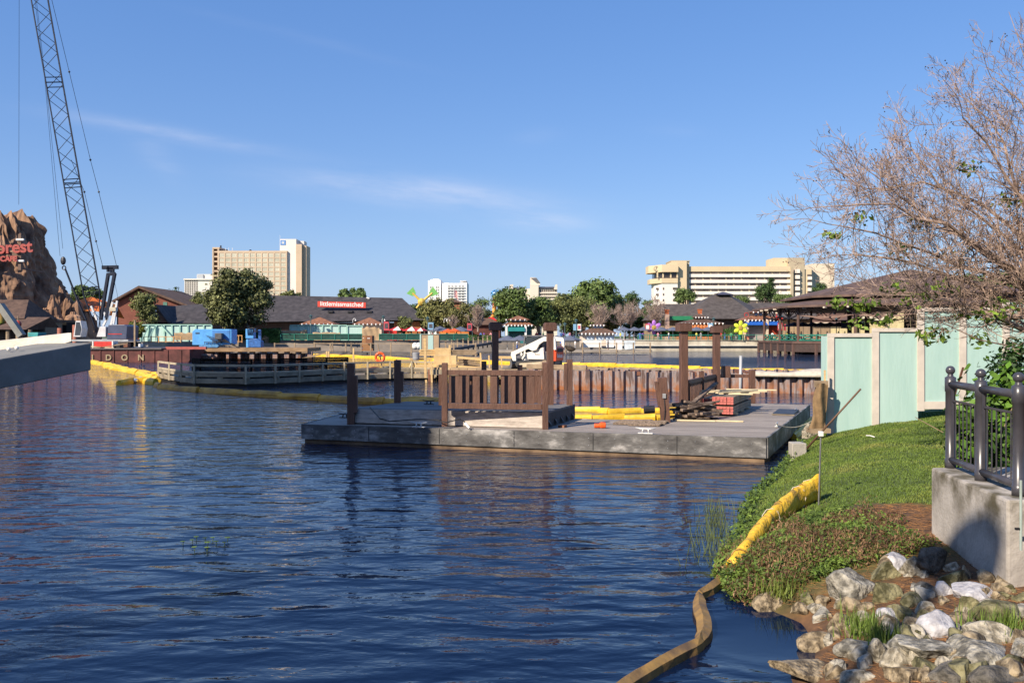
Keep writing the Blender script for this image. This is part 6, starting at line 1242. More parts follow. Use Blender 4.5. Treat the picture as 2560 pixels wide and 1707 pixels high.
def hotel_banded():
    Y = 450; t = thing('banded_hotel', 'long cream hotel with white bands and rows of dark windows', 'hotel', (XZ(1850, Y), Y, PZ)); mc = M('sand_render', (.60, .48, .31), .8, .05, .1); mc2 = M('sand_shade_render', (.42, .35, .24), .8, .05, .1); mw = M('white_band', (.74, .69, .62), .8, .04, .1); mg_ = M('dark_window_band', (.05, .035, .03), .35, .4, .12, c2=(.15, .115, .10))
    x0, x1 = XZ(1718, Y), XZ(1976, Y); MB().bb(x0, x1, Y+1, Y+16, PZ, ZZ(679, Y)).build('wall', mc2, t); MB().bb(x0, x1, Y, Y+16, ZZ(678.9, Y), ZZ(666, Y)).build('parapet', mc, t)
    qs = []; 
    for r in range(6):
        y = 683.5+r*14.5; MB().bb(x0, x1, Y, Y+.99, ZZ(y+9.3, Y), ZZ(y+1.3, Y)).build('white_band', mw, t)
        for k in range(13): w_ = 14 if (k*7+r*3) % 4 else 18; qs.append((XZ(1722+k*19.3, Y), XZ(1722+k*19.3+w_, Y), ZZ(y+1.1, Y), ZZ(y-5.0, Y), Y+.85))
    many(qs, 'window', mg_, t, .15)
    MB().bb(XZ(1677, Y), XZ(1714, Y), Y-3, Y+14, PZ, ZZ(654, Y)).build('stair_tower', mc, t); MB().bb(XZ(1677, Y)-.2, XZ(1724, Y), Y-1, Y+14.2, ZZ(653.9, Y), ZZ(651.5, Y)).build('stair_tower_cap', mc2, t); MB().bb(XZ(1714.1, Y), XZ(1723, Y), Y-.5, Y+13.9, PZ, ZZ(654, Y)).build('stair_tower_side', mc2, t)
    MB().prism([(XZ(1623, Y), Y+3), (XZ(1650, Y), Y-6), (XZ(1690, Y), Y-6.2), (XZ(1690, Y), Y+12), (XZ(1623, Y), Y+12)], ZZ(682, Y), ZZ(664, Y)).build('top_storey', mc, t)
    MB().prism([(XZ(1639, Y), Y+4), (XZ(1655, Y), Y-4), (XZ(1690, Y), Y-4), (XZ(1690, Y), Y+11), (XZ(1639, Y), Y+11)], ZZ(697, Y), ZZ(682.1, Y)).build('dark_lounge', M('dark_lounge_glass', (.05, .04, .035), .2), t)
    for px in (1640, 1654, 1673, 1689): MB().bb(XZ(px, Y)-.35, XZ(px, Y)+.35, Y-4.6, Y-4.02, ZZ(696, Y), ZZ(682.1, Y)).build('lounge_pier', mc, t)
    MB().prism([(XZ(1627, Y), Y+3), (XZ(1650, Y), Y-5), (XZ(1690, Y), Y-5), (XZ(1690, Y), Y+11.5), (XZ(1627, Y), Y+11.5)], ZZ(709, Y), ZZ(697.1, Y)).build('mid_storey', mc, t)
    MB().prism([(XZ(1637, Y), Y+3), (XZ(1652, Y), Y-4.5), (XZ(1690, Y), Y-4.5), (XZ(1690, Y), Y+11), (XZ(1637, Y), Y+11)], PZ, ZZ(709.1, Y)).build('lower_wing', mw, t)
    many([(XZ(px, Y), XZ(px+w_, Y), ZZ(725+r*14.4, Y), ZZ(720+r*14.4, Y), Y-4.5) for r in range(3) for px, w_ in ((1653, 3), (1678, 11))]+[(XZ(1639, Y), XZ(1651, Y), ZZ(725+r*14.4, Y), ZZ(720+r*14.4, Y), Y-1.2) for r in range(3)], 'wing_window', mg_, t, .25)
    MB().bb(XZ(1976.1, Y), XZ(1982, Y), Y-1, Y+14, PZ, ZZ(668, Y)).build('end_pier', mc2, t)
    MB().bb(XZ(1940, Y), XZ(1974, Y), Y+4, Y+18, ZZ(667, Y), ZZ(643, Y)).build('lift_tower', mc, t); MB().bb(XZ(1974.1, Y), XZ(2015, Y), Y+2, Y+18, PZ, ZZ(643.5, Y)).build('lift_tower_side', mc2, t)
    for r in range(6): MB().prism([(XZ(1987, Y), Y+2), (XZ(1990, Y), Y), (XZ(2000, Y), Y), (XZ(2003, Y), Y+2)], ZZ(682.5+r*14.5, Y), ZZ(673+r*14.5, Y)).build('bay_balcony', mw, t)
    many([(XZ(1988, Y), XZ(2003, Y), ZZ(686.8+r*14.5, Y), ZZ(682.8+r*14.5, Y), Y+1.9) for r in range(6)], 'bay_window', mg_, t, .2)
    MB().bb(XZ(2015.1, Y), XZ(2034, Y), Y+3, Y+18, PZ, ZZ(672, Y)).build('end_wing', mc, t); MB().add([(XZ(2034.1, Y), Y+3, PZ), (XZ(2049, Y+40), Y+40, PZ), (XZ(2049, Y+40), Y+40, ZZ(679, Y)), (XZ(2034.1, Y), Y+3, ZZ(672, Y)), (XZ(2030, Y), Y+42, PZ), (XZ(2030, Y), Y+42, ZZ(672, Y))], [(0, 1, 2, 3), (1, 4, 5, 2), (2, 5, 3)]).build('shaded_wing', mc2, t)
    many([(XZ(2023, Y), XZ(2033, Y), ZZ(690+r*14.3, Y), ZZ(685+r*14.3, Y), Y+2.9) for r in range(5)], 'end_window', mg_, t, .2)
    [MB().bb(XZ(2023, Y), XZ(2033, Y), Y+1.8, Y+2.6, ZZ(698.5+r*14.3, Y), ZZ(690.5+r*14.3, Y)).build('end_balcony', mw, t) for r in range(5)]
    MB().bb(XZ(2030, Y+45), XZ(2086, Y+45), Y+45, Y+60, PZ, ZZ(659, Y+45)).build('rear_block', M('cream_rear', (.66, .57, .43), .8, .03, .1), t)
    MB().torus((XZ(1638, Y), Y-3.2, ZZ(673, Y)), 1.2, .3, 12, 6).build('emblem_ring', mc2, t)
hotel_banded()
# ---------------------------------------------------------------- volcano, huts, far buildings
def volcano():
    Y = 150; cx_ = XZ(-25, Y); t = thing('rock_volcano', 'tall jagged brown artificial rock mountain at the left edge', 'rock mountain', (cx_, Y, PZ))
    vm = M('painted_rock', (.12, .06, .04), .9, .35, .4, bump=1.5, bscale=1.2, c2=(.40, .235, .14), stretch=(1, 1, .35)); mb = MB(); nt, nz_ = 240, 90; zt = ZZ(550, Y)
    for j in range(nz_+1):
        f = j/nz_; z = PZ+(zt-PZ)*f
        for i in range(nt):
            a = 6.283*i/nt; r = 12.2*(1-f)**1.0*.48+6.9; r += (1-f)**3*2.5
            q = Vector((math.cos(a)*2.2, math.sin(a)*2.2, f*1.1)); rid = 1-abs(noise.noise(q*1.6)*2); rid2 = 1-abs(noise.noise(q*4.1+Vector((5, 0, 0)))*2)
            r += (rid-.5)*1.9*(1-.35*f)+(rid2-.5)*.8+noise.noise(Vector((math.cos(a)*8, math.sin(a)*8, f*9)))*.55+noise.noise(Vector((math.cos(a)*19, math.sin(a)*19, f*26)))*.42
            zz = z
            if f > .72: sp = noise.noise(Vector((math.cos(a)*9.5, math.sin(a)*9.5, 2.2))); zz = z+(f-.72)/.28*(sp*3.4-.2)
            if f > .9: r *= 1-(f-.9)*1.2
            mb.v.append(Vector((cx_+math.cos(a)*r, Y+math.sin(a)*r, zz)))
    for j in range(nz_):
        for i in range(nt): a, b = j*nt+i, j*nt+(i+1) % nt; mb.f.append((a, b, b+nt, a+nt))
    mb.f.append(tuple(nz_*nt+i for i in range(nt))); mb.build('rock', vm, t)
    ol = MB(); r_ = random.Random(4)
    lumps = [(160, 845, 715, 30, 148), (178, 845, 735, 26, 146), (200, 845, 742, 26, 146), (222, 845, 765, 24, 147), (140, 845, 738, 30, 143), (120, 845, 772, 28, 142), (190, 845, 780, 40, 143), (238, 845, 790, 20, 148), (150, 840, 790, 40, 141), (100, 845, 765, 30, 142)]
    for (px, yb, yt, wpx, YY) in lumps:
        x = XZ(px, YY); h = ZZ(yt, YY)-PZ; w_ = wpx*YY/F/2; o = len(ol.v); N, Mz = 18, 14
        for j in range(Mz+1):
            f = j/Mz
            for i in range(N):
                a = 6.283*i/N; r = w_*(1.5-1.0*f**1.5)*(1+.55*(.5-abs(noise.noise(Vector((math.cos(a)*1.6+px, math.sin(a)*1.6, f*2.2))))*1.8)); r *= (1 if f < .88 else .55)
                ol.v.append(Vector((x+math.cos(a)*r+f*-.5, YY+math.sin(a)*r, PZ+h*f+noise.noise(Vector((a, f*4, px)))*.4)))
        for j in range(Mz):
            for i in range(N): a, b = o+j*N+i, o+j*N+(i+1) % N; ol.f.append((a, b, b+N, a+N))
        ol.f.append(tuple(o+Mz*N+i for i in range(N)))
    t2 = thing('rock_outcrop', 'low ridge of brown rock spires behind the crane boom foot', 'rock outcrop', (XZ(180, 146), 146, PZ)); ol.build('rock', vm, t2)
    cv = MB().prism_y([(XZ(148, 139.5), PZ), (XZ(178, 139.5), PZ), (XZ(176, 139.5), ZZ(806, 139.5)), (XZ(168, 139.5), ZZ(800, 139.5)), (XZ(154, 139.5), ZZ(803, 139.5))], 138.2, 142); cv.build('cave_mouth', M('cave_dark', (.006, .005, .004), 1), t2)
    # sign
    SYv = 139.5; t3 = thing('restaurant_sign', 'red lettering of a restaurant sign mounted on the rock mountain', 'sign', (XZ(30, SYv), SYv, ZZ(665, SYv)))
    ml = M('sign_red', (.36, .055, .04), .5, .1, 2)
    text('Rainforest', 2.75, (XZ(83, SYv), SYv-.2, ZZ(617, SYv)), (R(90), R(-3), 0), ml, t3, .15, align='RIGHT', off=.07); text('CAFE', 1.15, (XZ(45, SYv), SYv-.2, ZZ(648, SYv)), (R(90), 0, 0), ml, t3, .15, align='RIGHT', off=.06)
    mwd = M('sign_wood', (.16, .10, .07), .8)
    MB().bar((XZ(48, SYv), SYv+.3, ZZ(675, SYv)), (XZ(48, SYv), SYv+.3, ZZ(585, SYv)), .45).build('post', mwd, t3); MB().bar((XZ(-30, SYv), SYv+.3, ZZ(625, SYv)), (XZ(45, SYv), SYv+.3, ZZ(637, SYv)), .5).build('cross_pole', mwd, t3)
    for y in (599, 652): MB().bar((XZ(41, SYv), SYv+.0, ZZ(y, SYv)), (XZ(60, SYv), SYv, ZZ(y, SYv)), .3).build('spot_light', mat_white, t3)
    MB().bar((XZ(48, SYv), SYv+.3, ZZ(670, SYv)), (XZ(48, SYv), SYv+7, ZZ(672, SYv)), .3).build('bracket', mwd, t3)
volcano()
mat_thatch = M('brown_shingle', (.085, .05, .038), .9, .25, 1.2, c2=(.14, .085, .06)); mat_dkwall = M('dark_wood_wall', (.05, .03, .022), .8, .3, .8, stretch=(3, 3, .3)); mat_char = M('charcoal_shingle', (.040, .036, .040), .85, .22, .9, c2=(.068, .060, .064), bump=.3, bscale=3)
mat_char2 = M('grey_brown_shingle', (.072, .058, .05), .85, .2, .9, c2=(.105, .088, .078), bump=.3, bscale=3)
t = thing('brown_roofed_hut', 'two tiered brown roofed hut at the foot of the rock mountain', 'hut', (XZ(20, 134), 134, PZ))
MB().hip(XZ(-140, 134), XZ(88, 134), 131, 141, ZZ(797, 134), ZZ(748, 134), 5).build('upper_roof', mat_thatch, t); MB().hip(XZ(-140, 130), XZ(92, 130), 127, 137, ZZ(824, 130), ZZ(792, 130), 8).build('lower_roof', mat_thatch, t); MB().bb(XZ(-130, 130), XZ(80, 130), 129, 136, PZ-3, ZZ(823, 130)).build('wall', mat_dkwall, t)
for px in (20, 45, 75): MB().tube((XZ(px, 127.6), 127.6, -1), (XZ(px, 127.6), 127.6, ZZ(824, 127.6)), .3, n=9).build('post', mat_weath, t)
MB().bb(XZ(84, 133), XZ(122, 133), 132, 137, PZ-3, ZZ(806, 133)).build('side_wing', M('taupe_wall', (.20, .15, .10), .8), t); MB().bb(XZ(80, 133), XZ(124, 133), 131.5, 137.5, ZZ(805.8, 133), ZZ(801, 133)).build('side_eave', mat_thatch, t)
tag(MB().bar(P(0, 762, 60), P(55, 840, 60), .5, .4).build('grey_strut', M('grey_arm', (.22, .22, .20), .6)), 'thick grey diagonal arm crossing the lower left edge', 'strut')
t = thing('rope_lamp', 'red lantern hanging on a pole before the brown roofed hut', 'lantern', P(45, 845, 118)); MB().tube(P(45, 850, 118), P(45, 790, 118), .07, n=6).build('pole', mat_weath, t); MB().sph(P(45, 810, 118), .45, 10, 6, (1, 1, 1.1)).build('lantern', M('lantern_red', (.45, .06, .03), .5), t)
tag(MB().prism_y([(XZ(70, 112), ZZ(842, 112)), (XZ(94, 112), ZZ(842, 112)), (XZ(96, 112), ZZ(831, 112)), (XZ(69, 112), ZZ(831, 112))], 112, 114).build('teal_crate', M('teal_white', (.04, .30, .30), .6), bevel=.05), 'teal crate with pale top behind the white timber', 'crate')
tag(MB().path([P(-6, 775, 117), P(3, 795, 117), P(6, 805, 117), P(-2, 808, 117)], [.3, .45, .5, .3], 8).build('green_orange_pennant', M('pennant_red', (.55, .08, .02), .6, .1, .2, c2=(.05, .35, .05)), smooth=True), 'small red and green inflated shape at the left edge', 'ornament')
t = thing('orange_canopy', 'orange tent like canopy behind the crane back stays', 'canopy', (XZ(250, 150), 150, PZ))
MB().add([(XZ(218, 150), 147, ZZ(752, 150)), (XZ(228, 150), 150, ZZ(742, 150)), (XZ(292, 150), 150, ZZ(762, 150)), (XZ(298, 150), 147, ZZ(782, 150)), (XZ(235, 150), 146, ZZ(778, 150)), (XZ(228, 150), 153, PZ+5), (XZ(292, 150), 153, PZ+4)], [(0, 4, 1), (4, 2, 1), (4, 3, 2), (1, 2, 6, 5)]).build('fabric', M('orange_fabric', (.62, .13, .025), .6, .15, .2, c2=(.72, .28, .03)), t)
for px in (222, 294): MB().tube((XZ(px, 149), 149, PZ), (XZ(px, 149), 149, ZZ(775, 149)), .12, n=7).build('post', mat_steel_dk, t)
# brown gabled barn behind
Y = 195; t = thing('brown_barn', 'large brown gabled building behind the crane and yellowish tree', 'building', (XZ(370, Y), Y, PZ)); mbr = M('brick_brown', (.17, .055, .035), .85, .2, .6)
MB().prism_y([(XZ(292, Y), PZ), (XZ(470, Y), PZ), (XZ(470, Y), ZZ(765, Y)), (XZ(352, Y), ZZ(724, Y)), (XZ(300, Y), ZZ(752, Y)), (XZ(292, Y), ZZ(755, Y))], Y, Y+22).build('wall', mbr, t)
for a, b in (((352, 720.5), (286, 757)), ((352, 720.5), (474, 768))):
    p, q = P(a[0], a[1], Y), P(b[0], b[1], Y); MB().add([p+Vector((0, -1.2, 0)), q+Vector((0, -1.2, 0)), q+Vector((0, 24, 0)), p+Vector((0, 24, 0)), p+Vector((0, -1.2, .5)), q+Vector((0, -1.2, .5)), q+Vector((0, 24, .5)), p+Vector((0, 24, .5))], [(3, 2, 1, 0), (4, 5, 6, 7), (0, 1, 5, 4), (1, 2, 6, 5), (2, 3, 7, 6), (3, 0, 4, 7)]).build('roof', mat_thatch, t)
MB().bb(XZ(408, Y), XZ(418, Y), Y-.1, Y+.1, ZZ(770, Y), ZZ(755, Y)).build('window', M('green_glass', (.10, .22, .18), .3), t)
# dark store
SYs = 185
t = thing('sign_roofed_store', 'long low store with a huge charcoal shingle roof and red sign', 'store', (XZ(840, SYs), SYs+10, PZ))
zr, ze = ZZ(740, 196), ZZ(806, SYs)
rf = MB().add([(XZ(520, SYs), SYs, ze), (XZ(1066, SYs), SYs, ZZ(800, SYs)), (XZ(1066, 207), 207, ZZ(800, SYs)), (XZ(520, 207), 207, ze), (XZ(660, 196), 196, ZZ(738, 196)), (XZ(1005, 196), 196, ZZ(745, 196))], [(0, 1, 5, 4), (1, 2, 5), (2, 3, 4, 5), (3, 0, 4), (3, 2, 1, 0)]); rf.build('roof', mat_char, t)
MB().bb(XZ(540, SYs+2), XZ(1050, SYs+2), SYs+2, 205, PZ, ze-.02).build('wall', mat_dkwall, t)
MB().bb(XZ(985, SYs+1.6), XZ(1052, SYs+1.6), SYs+1.6, SYs+1.95, PZ, ZZ(804, SYs)).build('orange_wall', M('orange_wood', (.34, .115, .03), .7, .2, .6, stretch=(3, 3, .3)), t)
for px in (828, 877, 925):
    f = .34; p = P(px, 780.5, 189.3); MB().bb(p.x-.55, p.x+.5, p.y-.9, p.y+.6, p.z-.1, p.z+.28).build('roof_vent', mat_steel_dk, t)
t2 = thing('store_sign', 'long red roof sign with white lower case lettering', 'sign', (XZ(855, 190), 189.6, ZZ(775, 190)))
xa, xb = XZ(794, 189.3), XZ(914.5, 189.3); MB().add([(xa, 189.3, ZZ(767, 189.3)), (xb, 189.3, ZZ(770, 189.3)), (xb, 189.3, ZZ(756, 189.3)), (xa, 189.3, ZZ(753, 189.3)), (xa, 189.8, ZZ(767, 189.3)), (xb, 189.8, ZZ(770, 189.3)), (xb, 189.8, ZZ(756, 189.3)), (xa, 189.8, ZZ(753, 189.3))], [(0, 1, 2, 3), (7, 6, 5, 4), (0, 4, 5, 1), (1, 5, 6, 2), (2, 6, 7, 3), (3, 7, 4, 0)]).build('board', M('sign_orange_red', (.62, .06, .035), .5, .06, 1), t2)
text('littlemissmatched', 1.36, (XZ(854.5, 189.3), 189.28, ZZ(760.8, 189.3)), (R(90), R(1.5), 0), mat_white, t2, .03, off=.022)
for px in (797, 855, 912): MB().tube((XZ(px, 189.9), 189.9, ZZ(770, 189.9)), (XZ(px, 189.9), 189.9, ZZ(747, 189.9)), .05, n=5).build('pole', mat_steel_dk, t2)
for px, y in ((670, 739), (920, 745)):
    t3 = thing('roof_lamp', ('white floodlight on the left end of the store ridge' if px < 700 else 'white floodlight on the store ridge above the red sign'), 'floodlight', P(px, y+3, 195)); MB().box(P(px, y, 195), (.7, .4, .25), 0, .3).build('head', mat_white, t3); MB().tube(P(px, y+4, 195), P(px, y, 195), .05).build('stem', mat_white, t3)
t = thing('store_annex', 'lower dark roofed annex with a small front gable left of the magnolia', 'building', (XZ(440, 176), 180, PZ))
MB().add([(XZ(400, 172), 172, ZZ(808, 172)), (XZ(540, 172), 172, ZZ(808, 172)), (XZ(560, 190), 190, ZZ(808, 172)), (XZ(395, 190), 190, ZZ(808, 172)), (XZ(388, 181), 181, ZZ(768, 181)), (XZ(515, 181), 181, ZZ(759, 181))], [(0, 1, 5, 4), (1, 2, 5), (2, 3, 4, 5), (3, 0, 4), (3, 2, 1, 0)]).build('roof', mat_char, t)
MB().bb(XZ(372, 174), XZ(530, 174), 173.5, 188, PZ, ZZ(808.5, 172)).build('wall', mat_dkwall, t)
MB().prism_y([(XZ(362, 171), ZZ(806, 171)), (XZ(416, 171), ZZ(806, 171)), (XZ(390, 171), ZZ(771, 171))], 171.3, 180).build('gable', M('brown_boards', (.10, .05, .03), .8, .3, .6, stretch=(4, 4, .2)), t)
for a, b in (((389, 766), (358, 810)), ((389, 766), (420, 808))):
    p, q = P(a[0], a[1], 170.6), P(b[0], b[1], 170.6); MB().add([p, q, q+Vector((0, 12, 0)), p+Vector((0, 12, 0)), p+Vector((0, 0, .4)), q+Vector((0, 0, .4)), q+Vector((0, 12, .4)), p+Vector((0, 12, .4))], [(3, 2, 1, 0), (4, 5, 6, 7), (0, 1, 5, 4), (1, 2, 6, 5), (2, 3, 7, 6), (3, 0, 4, 7)]).build('gable_roof', mat_char, t)
MB().sph(P(390, 777, 171), .22, 8, 5).build('lamp', mat_white, t)
# mint site hoardings on the left shore
def hoarding(label, px0, px1, y0, y1, Y, n, braces=False):
    t = thing('site_hoarding', label, 'hoarding', (XZ((px0+px1)/2, Y), Y, PZ)); x0, x1, z1 = XZ(px0, Y), XZ(px1, Y), ZZ(y0, Y); MB().bb(x0, x1, Y, Y+.1, PZ, z1).build('panels', mat_mint, t)
    for k in range(n+1): x = x0+(x1-x0)*k/n; MB().bb(x-.12, x+.12, Y-.22, Y-.004, PZ, z1).build('stud', M('mint_frame', (.30, .50, .43), .7) if k == 0 and 'mint_frame' not in bpy.data.materials else bpy.data.materials.get('mint_frame', mat_mint), t)
    MB().bb(x0, x1, Y-.24, Y-.003, z1+.003, z1+.16).build('top_rail', bpy.data.materials['mint_frame'], t)
    if braces:
        for a, b in ((388, 372), (404, 434), (372, 356)): MB().bar(P(a, 815, Y-.4), P(b, 848, Y-.9), .2, .2).build('brace', bpy.data.materials['mint_frame'], t)
hoarding('mint hoarding with diagonal braces left of the blue power unit', 352, 530, 813, 850, 146, 9, True); hoarding('mint hoarding in front of the two small hip roofed kiosks', 726, 868, 814, 850, 165, 7); hoarding('plain mint hoarding panel beside the hanging tan cloth', 869, 906, 815, 850, 164.6, 1)
MB0 = M('tan_tarp', (.36, .25, .145), .85, .2, .7, bump=1, bscale=2)
def tarp(label, px0, px1, y0, y1, Y, sag=.25):
    g = MB(); n = 14; z0, z1 = max(ZZ(y1, Y), .4), ZZ(y0, Y)
    for side in (0, .12):
        for j in range(6):
            for i in range(n+1): f = i/n; g.v.append(Vector((XZ(px0+(px1-px0)*f, Y), Y+side+.12*math.sin(f*17+j), z0+(z1-z0)*j/5+(noise.noise(Vector((f*5+px0, 0, 0)))*sag if j == 5 else 0))))
    N = n+1
    for j in range(5):
        for i in range(n): a = j*N+i; g.f.append((a, a+1, a+1+N, a+N)); b = 6*N+a; g.f.append((b+N, b+N+1, b+1, b))
    for i in range(n): a, b = 5*N+i, 11*N+i; g.f.append((a, a+1, b+1, b))
    for j in range(5):
        for i in (0, n): a, b = j*N+i, 6*N+j*N+i; g.f.append((a, a+N, b+N, b))
    return tag(g.build('tan_tarp', MB0, smooth=True), label, 'tarp')
tarp('tan tarp hung behind the left part of the green mesh fence', 700, 768, 826, 851, 162.2); tarp('tan tarp hung behind the right part of the green mesh fence', 782, 850, 831, 851, 162.2); tarp('large tan cloth hung in front of the mint hoarding beside the brown boxes', 905, 948, 818, 852, 163, .5); tarp('tan tarp strip left of the blue power unit', 436, 490, 832, 850, 141)
Y = 150
t = thing('cardboard_box', 'tall brown box on the float before the hanging tan cloth', 'box', (XZ(920, Y), Y, .4)); MB().bb(XZ(905, Y), XZ(932, Y), Y, Y+1.6, .4, ZZ(839, Y)).build('carton', M('cardboard', (.30, .15, .065), .8, .1, 1), t); MB().bb(XZ(907, Y), XZ(910, Y), Y-.03, Y-.003, ZZ(846, Y), ZZ(844.5, Y)).build('label', mat_white, t)
t = thing('cardboard_box', 'darker brown box hung against the taller brown box', 'box', (XZ(925, Y), Y-.8, ZZ(858, Y))); MB().bb(XZ(917, Y), XZ(933, Y), Y-1.2, Y-.02, ZZ(858, Y), ZZ(839.5, Y)).build('carton', M('cardboard_dark', (.22, .095, .045), .8, .1, 1), t); MB().bb(XZ(921, Y), XZ(928, Y), Y-1.23, Y-1.203, ZZ(846.5, Y), ZZ(844.8, Y)).build('label', mat_white, t)
Y = 120; t = thing('mint_and_tan_box', 'big tan and mint panelled box standing on the floating walkway', 'box', (XZ(1073, Y), Y, .3))
MB().bb(XZ(1050, Y), XZ(1097, Y), Y, Y+2, .3, ZZ(836, Y)).build('tan_panel', M('tan_panel', (.40, .28, .17), .8, .1, 1), t); MB().bb(XZ(1070, Y), XZ(1083, Y), Y-.05, Y-.003, .35, ZZ(838, Y)).build('mint_panel', mat_mint, t); MB().bb(XZ(1049.5, Y), XZ(1053, Y), Y-.08, Y-.004, .8, ZZ(836, Y)).build('mint_edge', mat_mint, t); MB().bb(XZ(1050, Y), XZ(1097, Y), Y-.1, Y+2, ZZ(835.8, Y), ZZ(835, Y)).build('lid', mat_mint, t)
# ---------------------------------------------------------------- kiosks
mat_tile = M('terracotta_tile', (.20, .085, .048), .85, .25, 1.5, c2=(.30, .135, .075)); mat_tileb = M('brown_tile', (.13, .075, .05), .85, .25, 1.5)
def rafters(t, px0, px1, y, Y, mat, n, s_=.26):
    for k in range(n): x = XZ(px0+(px1-px0)*(k+.5)/n, Y); MB().sph((x, Y, ZZ(y, Y)), s_, 7, 5, (.7, 1.2, .9)).build('rafter_tail', mat, t)
def kiosk(label, px0, px1, yap, yeave, ybase, Y, wmat, rmat, cup=None, dep=5.0, z0=None, body=None, nr=9, white=mat_white):
    z0 = PZ if z0 is None else z0; x0, x1 = XZ(px0, Y), XZ(px1, Y); t = thing('kiosk', label, 'kiosk', ((x0+x1)/2, Y+dep/2, z0)); b0, b1 = body or (px0+6, px1-6)
    MB().bb(XZ(b0, Y), XZ(b1, Y), Y+.9, Y+dep-.9, z0, ZZ(yeave, Y)-.01).build('wall', wmat, t)
    if cup is None: MB().hip(x0, x1, Y, Y+dep, ZZ(yeave, Y), ZZ(yap, Y), .1).build('roof', rmat, t)
    else:
        c0, c1, ytop_low, ycb, yct = cup       # cupola: px0, px1, top of lower roof, cupola eave, apex
        cx_ = (x0+x1)/2; hw = (XZ(c1, Y)-XZ(c0, Y))/2; MB().hip(x0, x1, Y, Y+dep, ZZ(yeave, Y), ZZ(ytop_low, Y), hw*.8, hw*.6).build('lower_roof', rmat, t)
        yc = Y+dep/2; MB().bb(cx_-hw*.62, cx_+hw*.62, yc-hw*.6, yc+hw*.6, ZZ(ytop_low, Y)-.4, ZZ(ycb, Y)-.01).build('cupola_wall', wmat, t); MB().hip(cx_-hw, cx_+hw, yc-hw, yc+hw, ZZ(ycb, Y), ZZ(yct, Y), .1).build('cupola_roof', rmat, t)
        for k in (-1, 0, 1): MB().bb(cx_+hw*.38*k-hw*.14, cx_+hw*.38*k+hw*.14, yc-hw*.6-.03, yc-hw*.6-.003, ZZ(ytop_low, Y)+.1, ZZ(ycb, Y)-.1).build('cupola_window', M('sky_blue_pane', (.20, .38, .60), .3) if 'sky_blue_pane' not in bpy.data.materials else bpy.data.materials['sky_blue_pane'], t)
        rafters(t, c0, c1, ycb+1, Y+dep/2-hw*.95, white, 5, .22)
    rafters(t, px0+2, px1-2, yeave+1.2, Y+.15, white, nr); return t
mat_cream = M('cream_wall', (.60, .50, .38), .7, .08, 1)
kiosk('small terracotta hip roofed kiosk behind the mint hoarding, left of the lamp post', 748, 838, 792, 810, 850, 172, mat_cream, mat_tile, nr=8); kiosk('second terracotta hip roofed kiosk behind the hoarding, beside the hanging cloth', 880, 958, 793, 810, 850, 172, mat_cream, mat_tile, nr=7)
t = kiosk('terracotta roofed kiosk with teal awning and white rafter tails behind the track loader', 1256, 1336, 0, 813, 838, 167, M('dark_green_wall', (.03, .10, .09), .7), mat_tile, (1260, 1318, 804, 799, 788), 6)
mt_aw = M('teal_awning', (.01, .22, .22), .7, .1, 1); Y = 167
MB().prism_y([(XZ(1270, Y), ZZ(828, Y)), (XZ(1312, Y), ZZ(828, Y)), (XZ(1311, Y), ZZ(818, Y)), (XZ(1271, Y), ZZ(818, Y))], Y-.6, Y+.85).build('awning', mt_aw, t)
for px in (1266, 1314): MB().bb(XZ(px, Y)-.2, XZ(px, Y)+.2, Y-.3, Y+.2, PZ-1, ZZ(815, Y)).build('white_post', mat_white, t)
Y = 158
t = kiosk('white dock kiosk with brown hip roof and cupola at the water edge', 1448, 1549, 0, 834, 868, Y, M('pale_peach_wall', (.66, .56, .46), .7, .05, 1), mat_tileb, (1472, 1514, 820, 813, 806), 6.5, ZZ(868, Y), (1455, 1538), 10)
for px0, px1 in ((1468, 1486), (1492, 1510), (1515, 1536)): MB().bb(XZ(px0, Y), XZ(px1, Y), Y+.82, Y+.89, ZZ(850, Y), ZZ(840, Y)).build('shutter', M('pale_blue_shutter', (.50, .60, .70), .6) if 'pale_blue_shutter' not in bpy.data.materials else bpy.data.materials['pale_blue_shutter'], t)
for px0, px1 in ((1457, 1503), (1515, 1534)): MB().bb(XZ(px0, Y), XZ(px1, Y), Y-.4, Y-.2, ZZ(868, Y), ZZ(851, Y)).build('counter', mat_white, t)
t = kiosk('brown roofed kiosk with orange panels behind the two tall capped posts', 1698, 1814, 0, 808, 840, 182, M('orange_panel_wall', (.42, .16, .06), .7, .15, 1), mat_thatch, (1736, 1774, 797, 793, 783), 7, nr=12)
for k in range(6): MB().sph((XZ(1730+k*8, 181.9), 181.9, ZZ(817, 182)), .34, 8, 6, (1, .4, 1.3)).build('orange_panel', M('orange_paint', (.60, .20, .06), .6) if 'orange_paint' not in bpy.data.materials else bpy.data.materials['orange_paint'], t)
Y = 175
t = kiosk('terracotta roofed kiosk with bright blue awnings and a grey shutter', 1856, 1960, 0, 800, 838, Y, M('cream_kiosk_wall', (.62, .48, .30), .7, .05, 1), bpy.data.materials['terracotta_tile'], (1878, 1936, 789, 780, 773), 6.5, None, (1867, 1952), 11)
mba = M('blue_awning', (.01, .10, .42), .6, .1, 1)
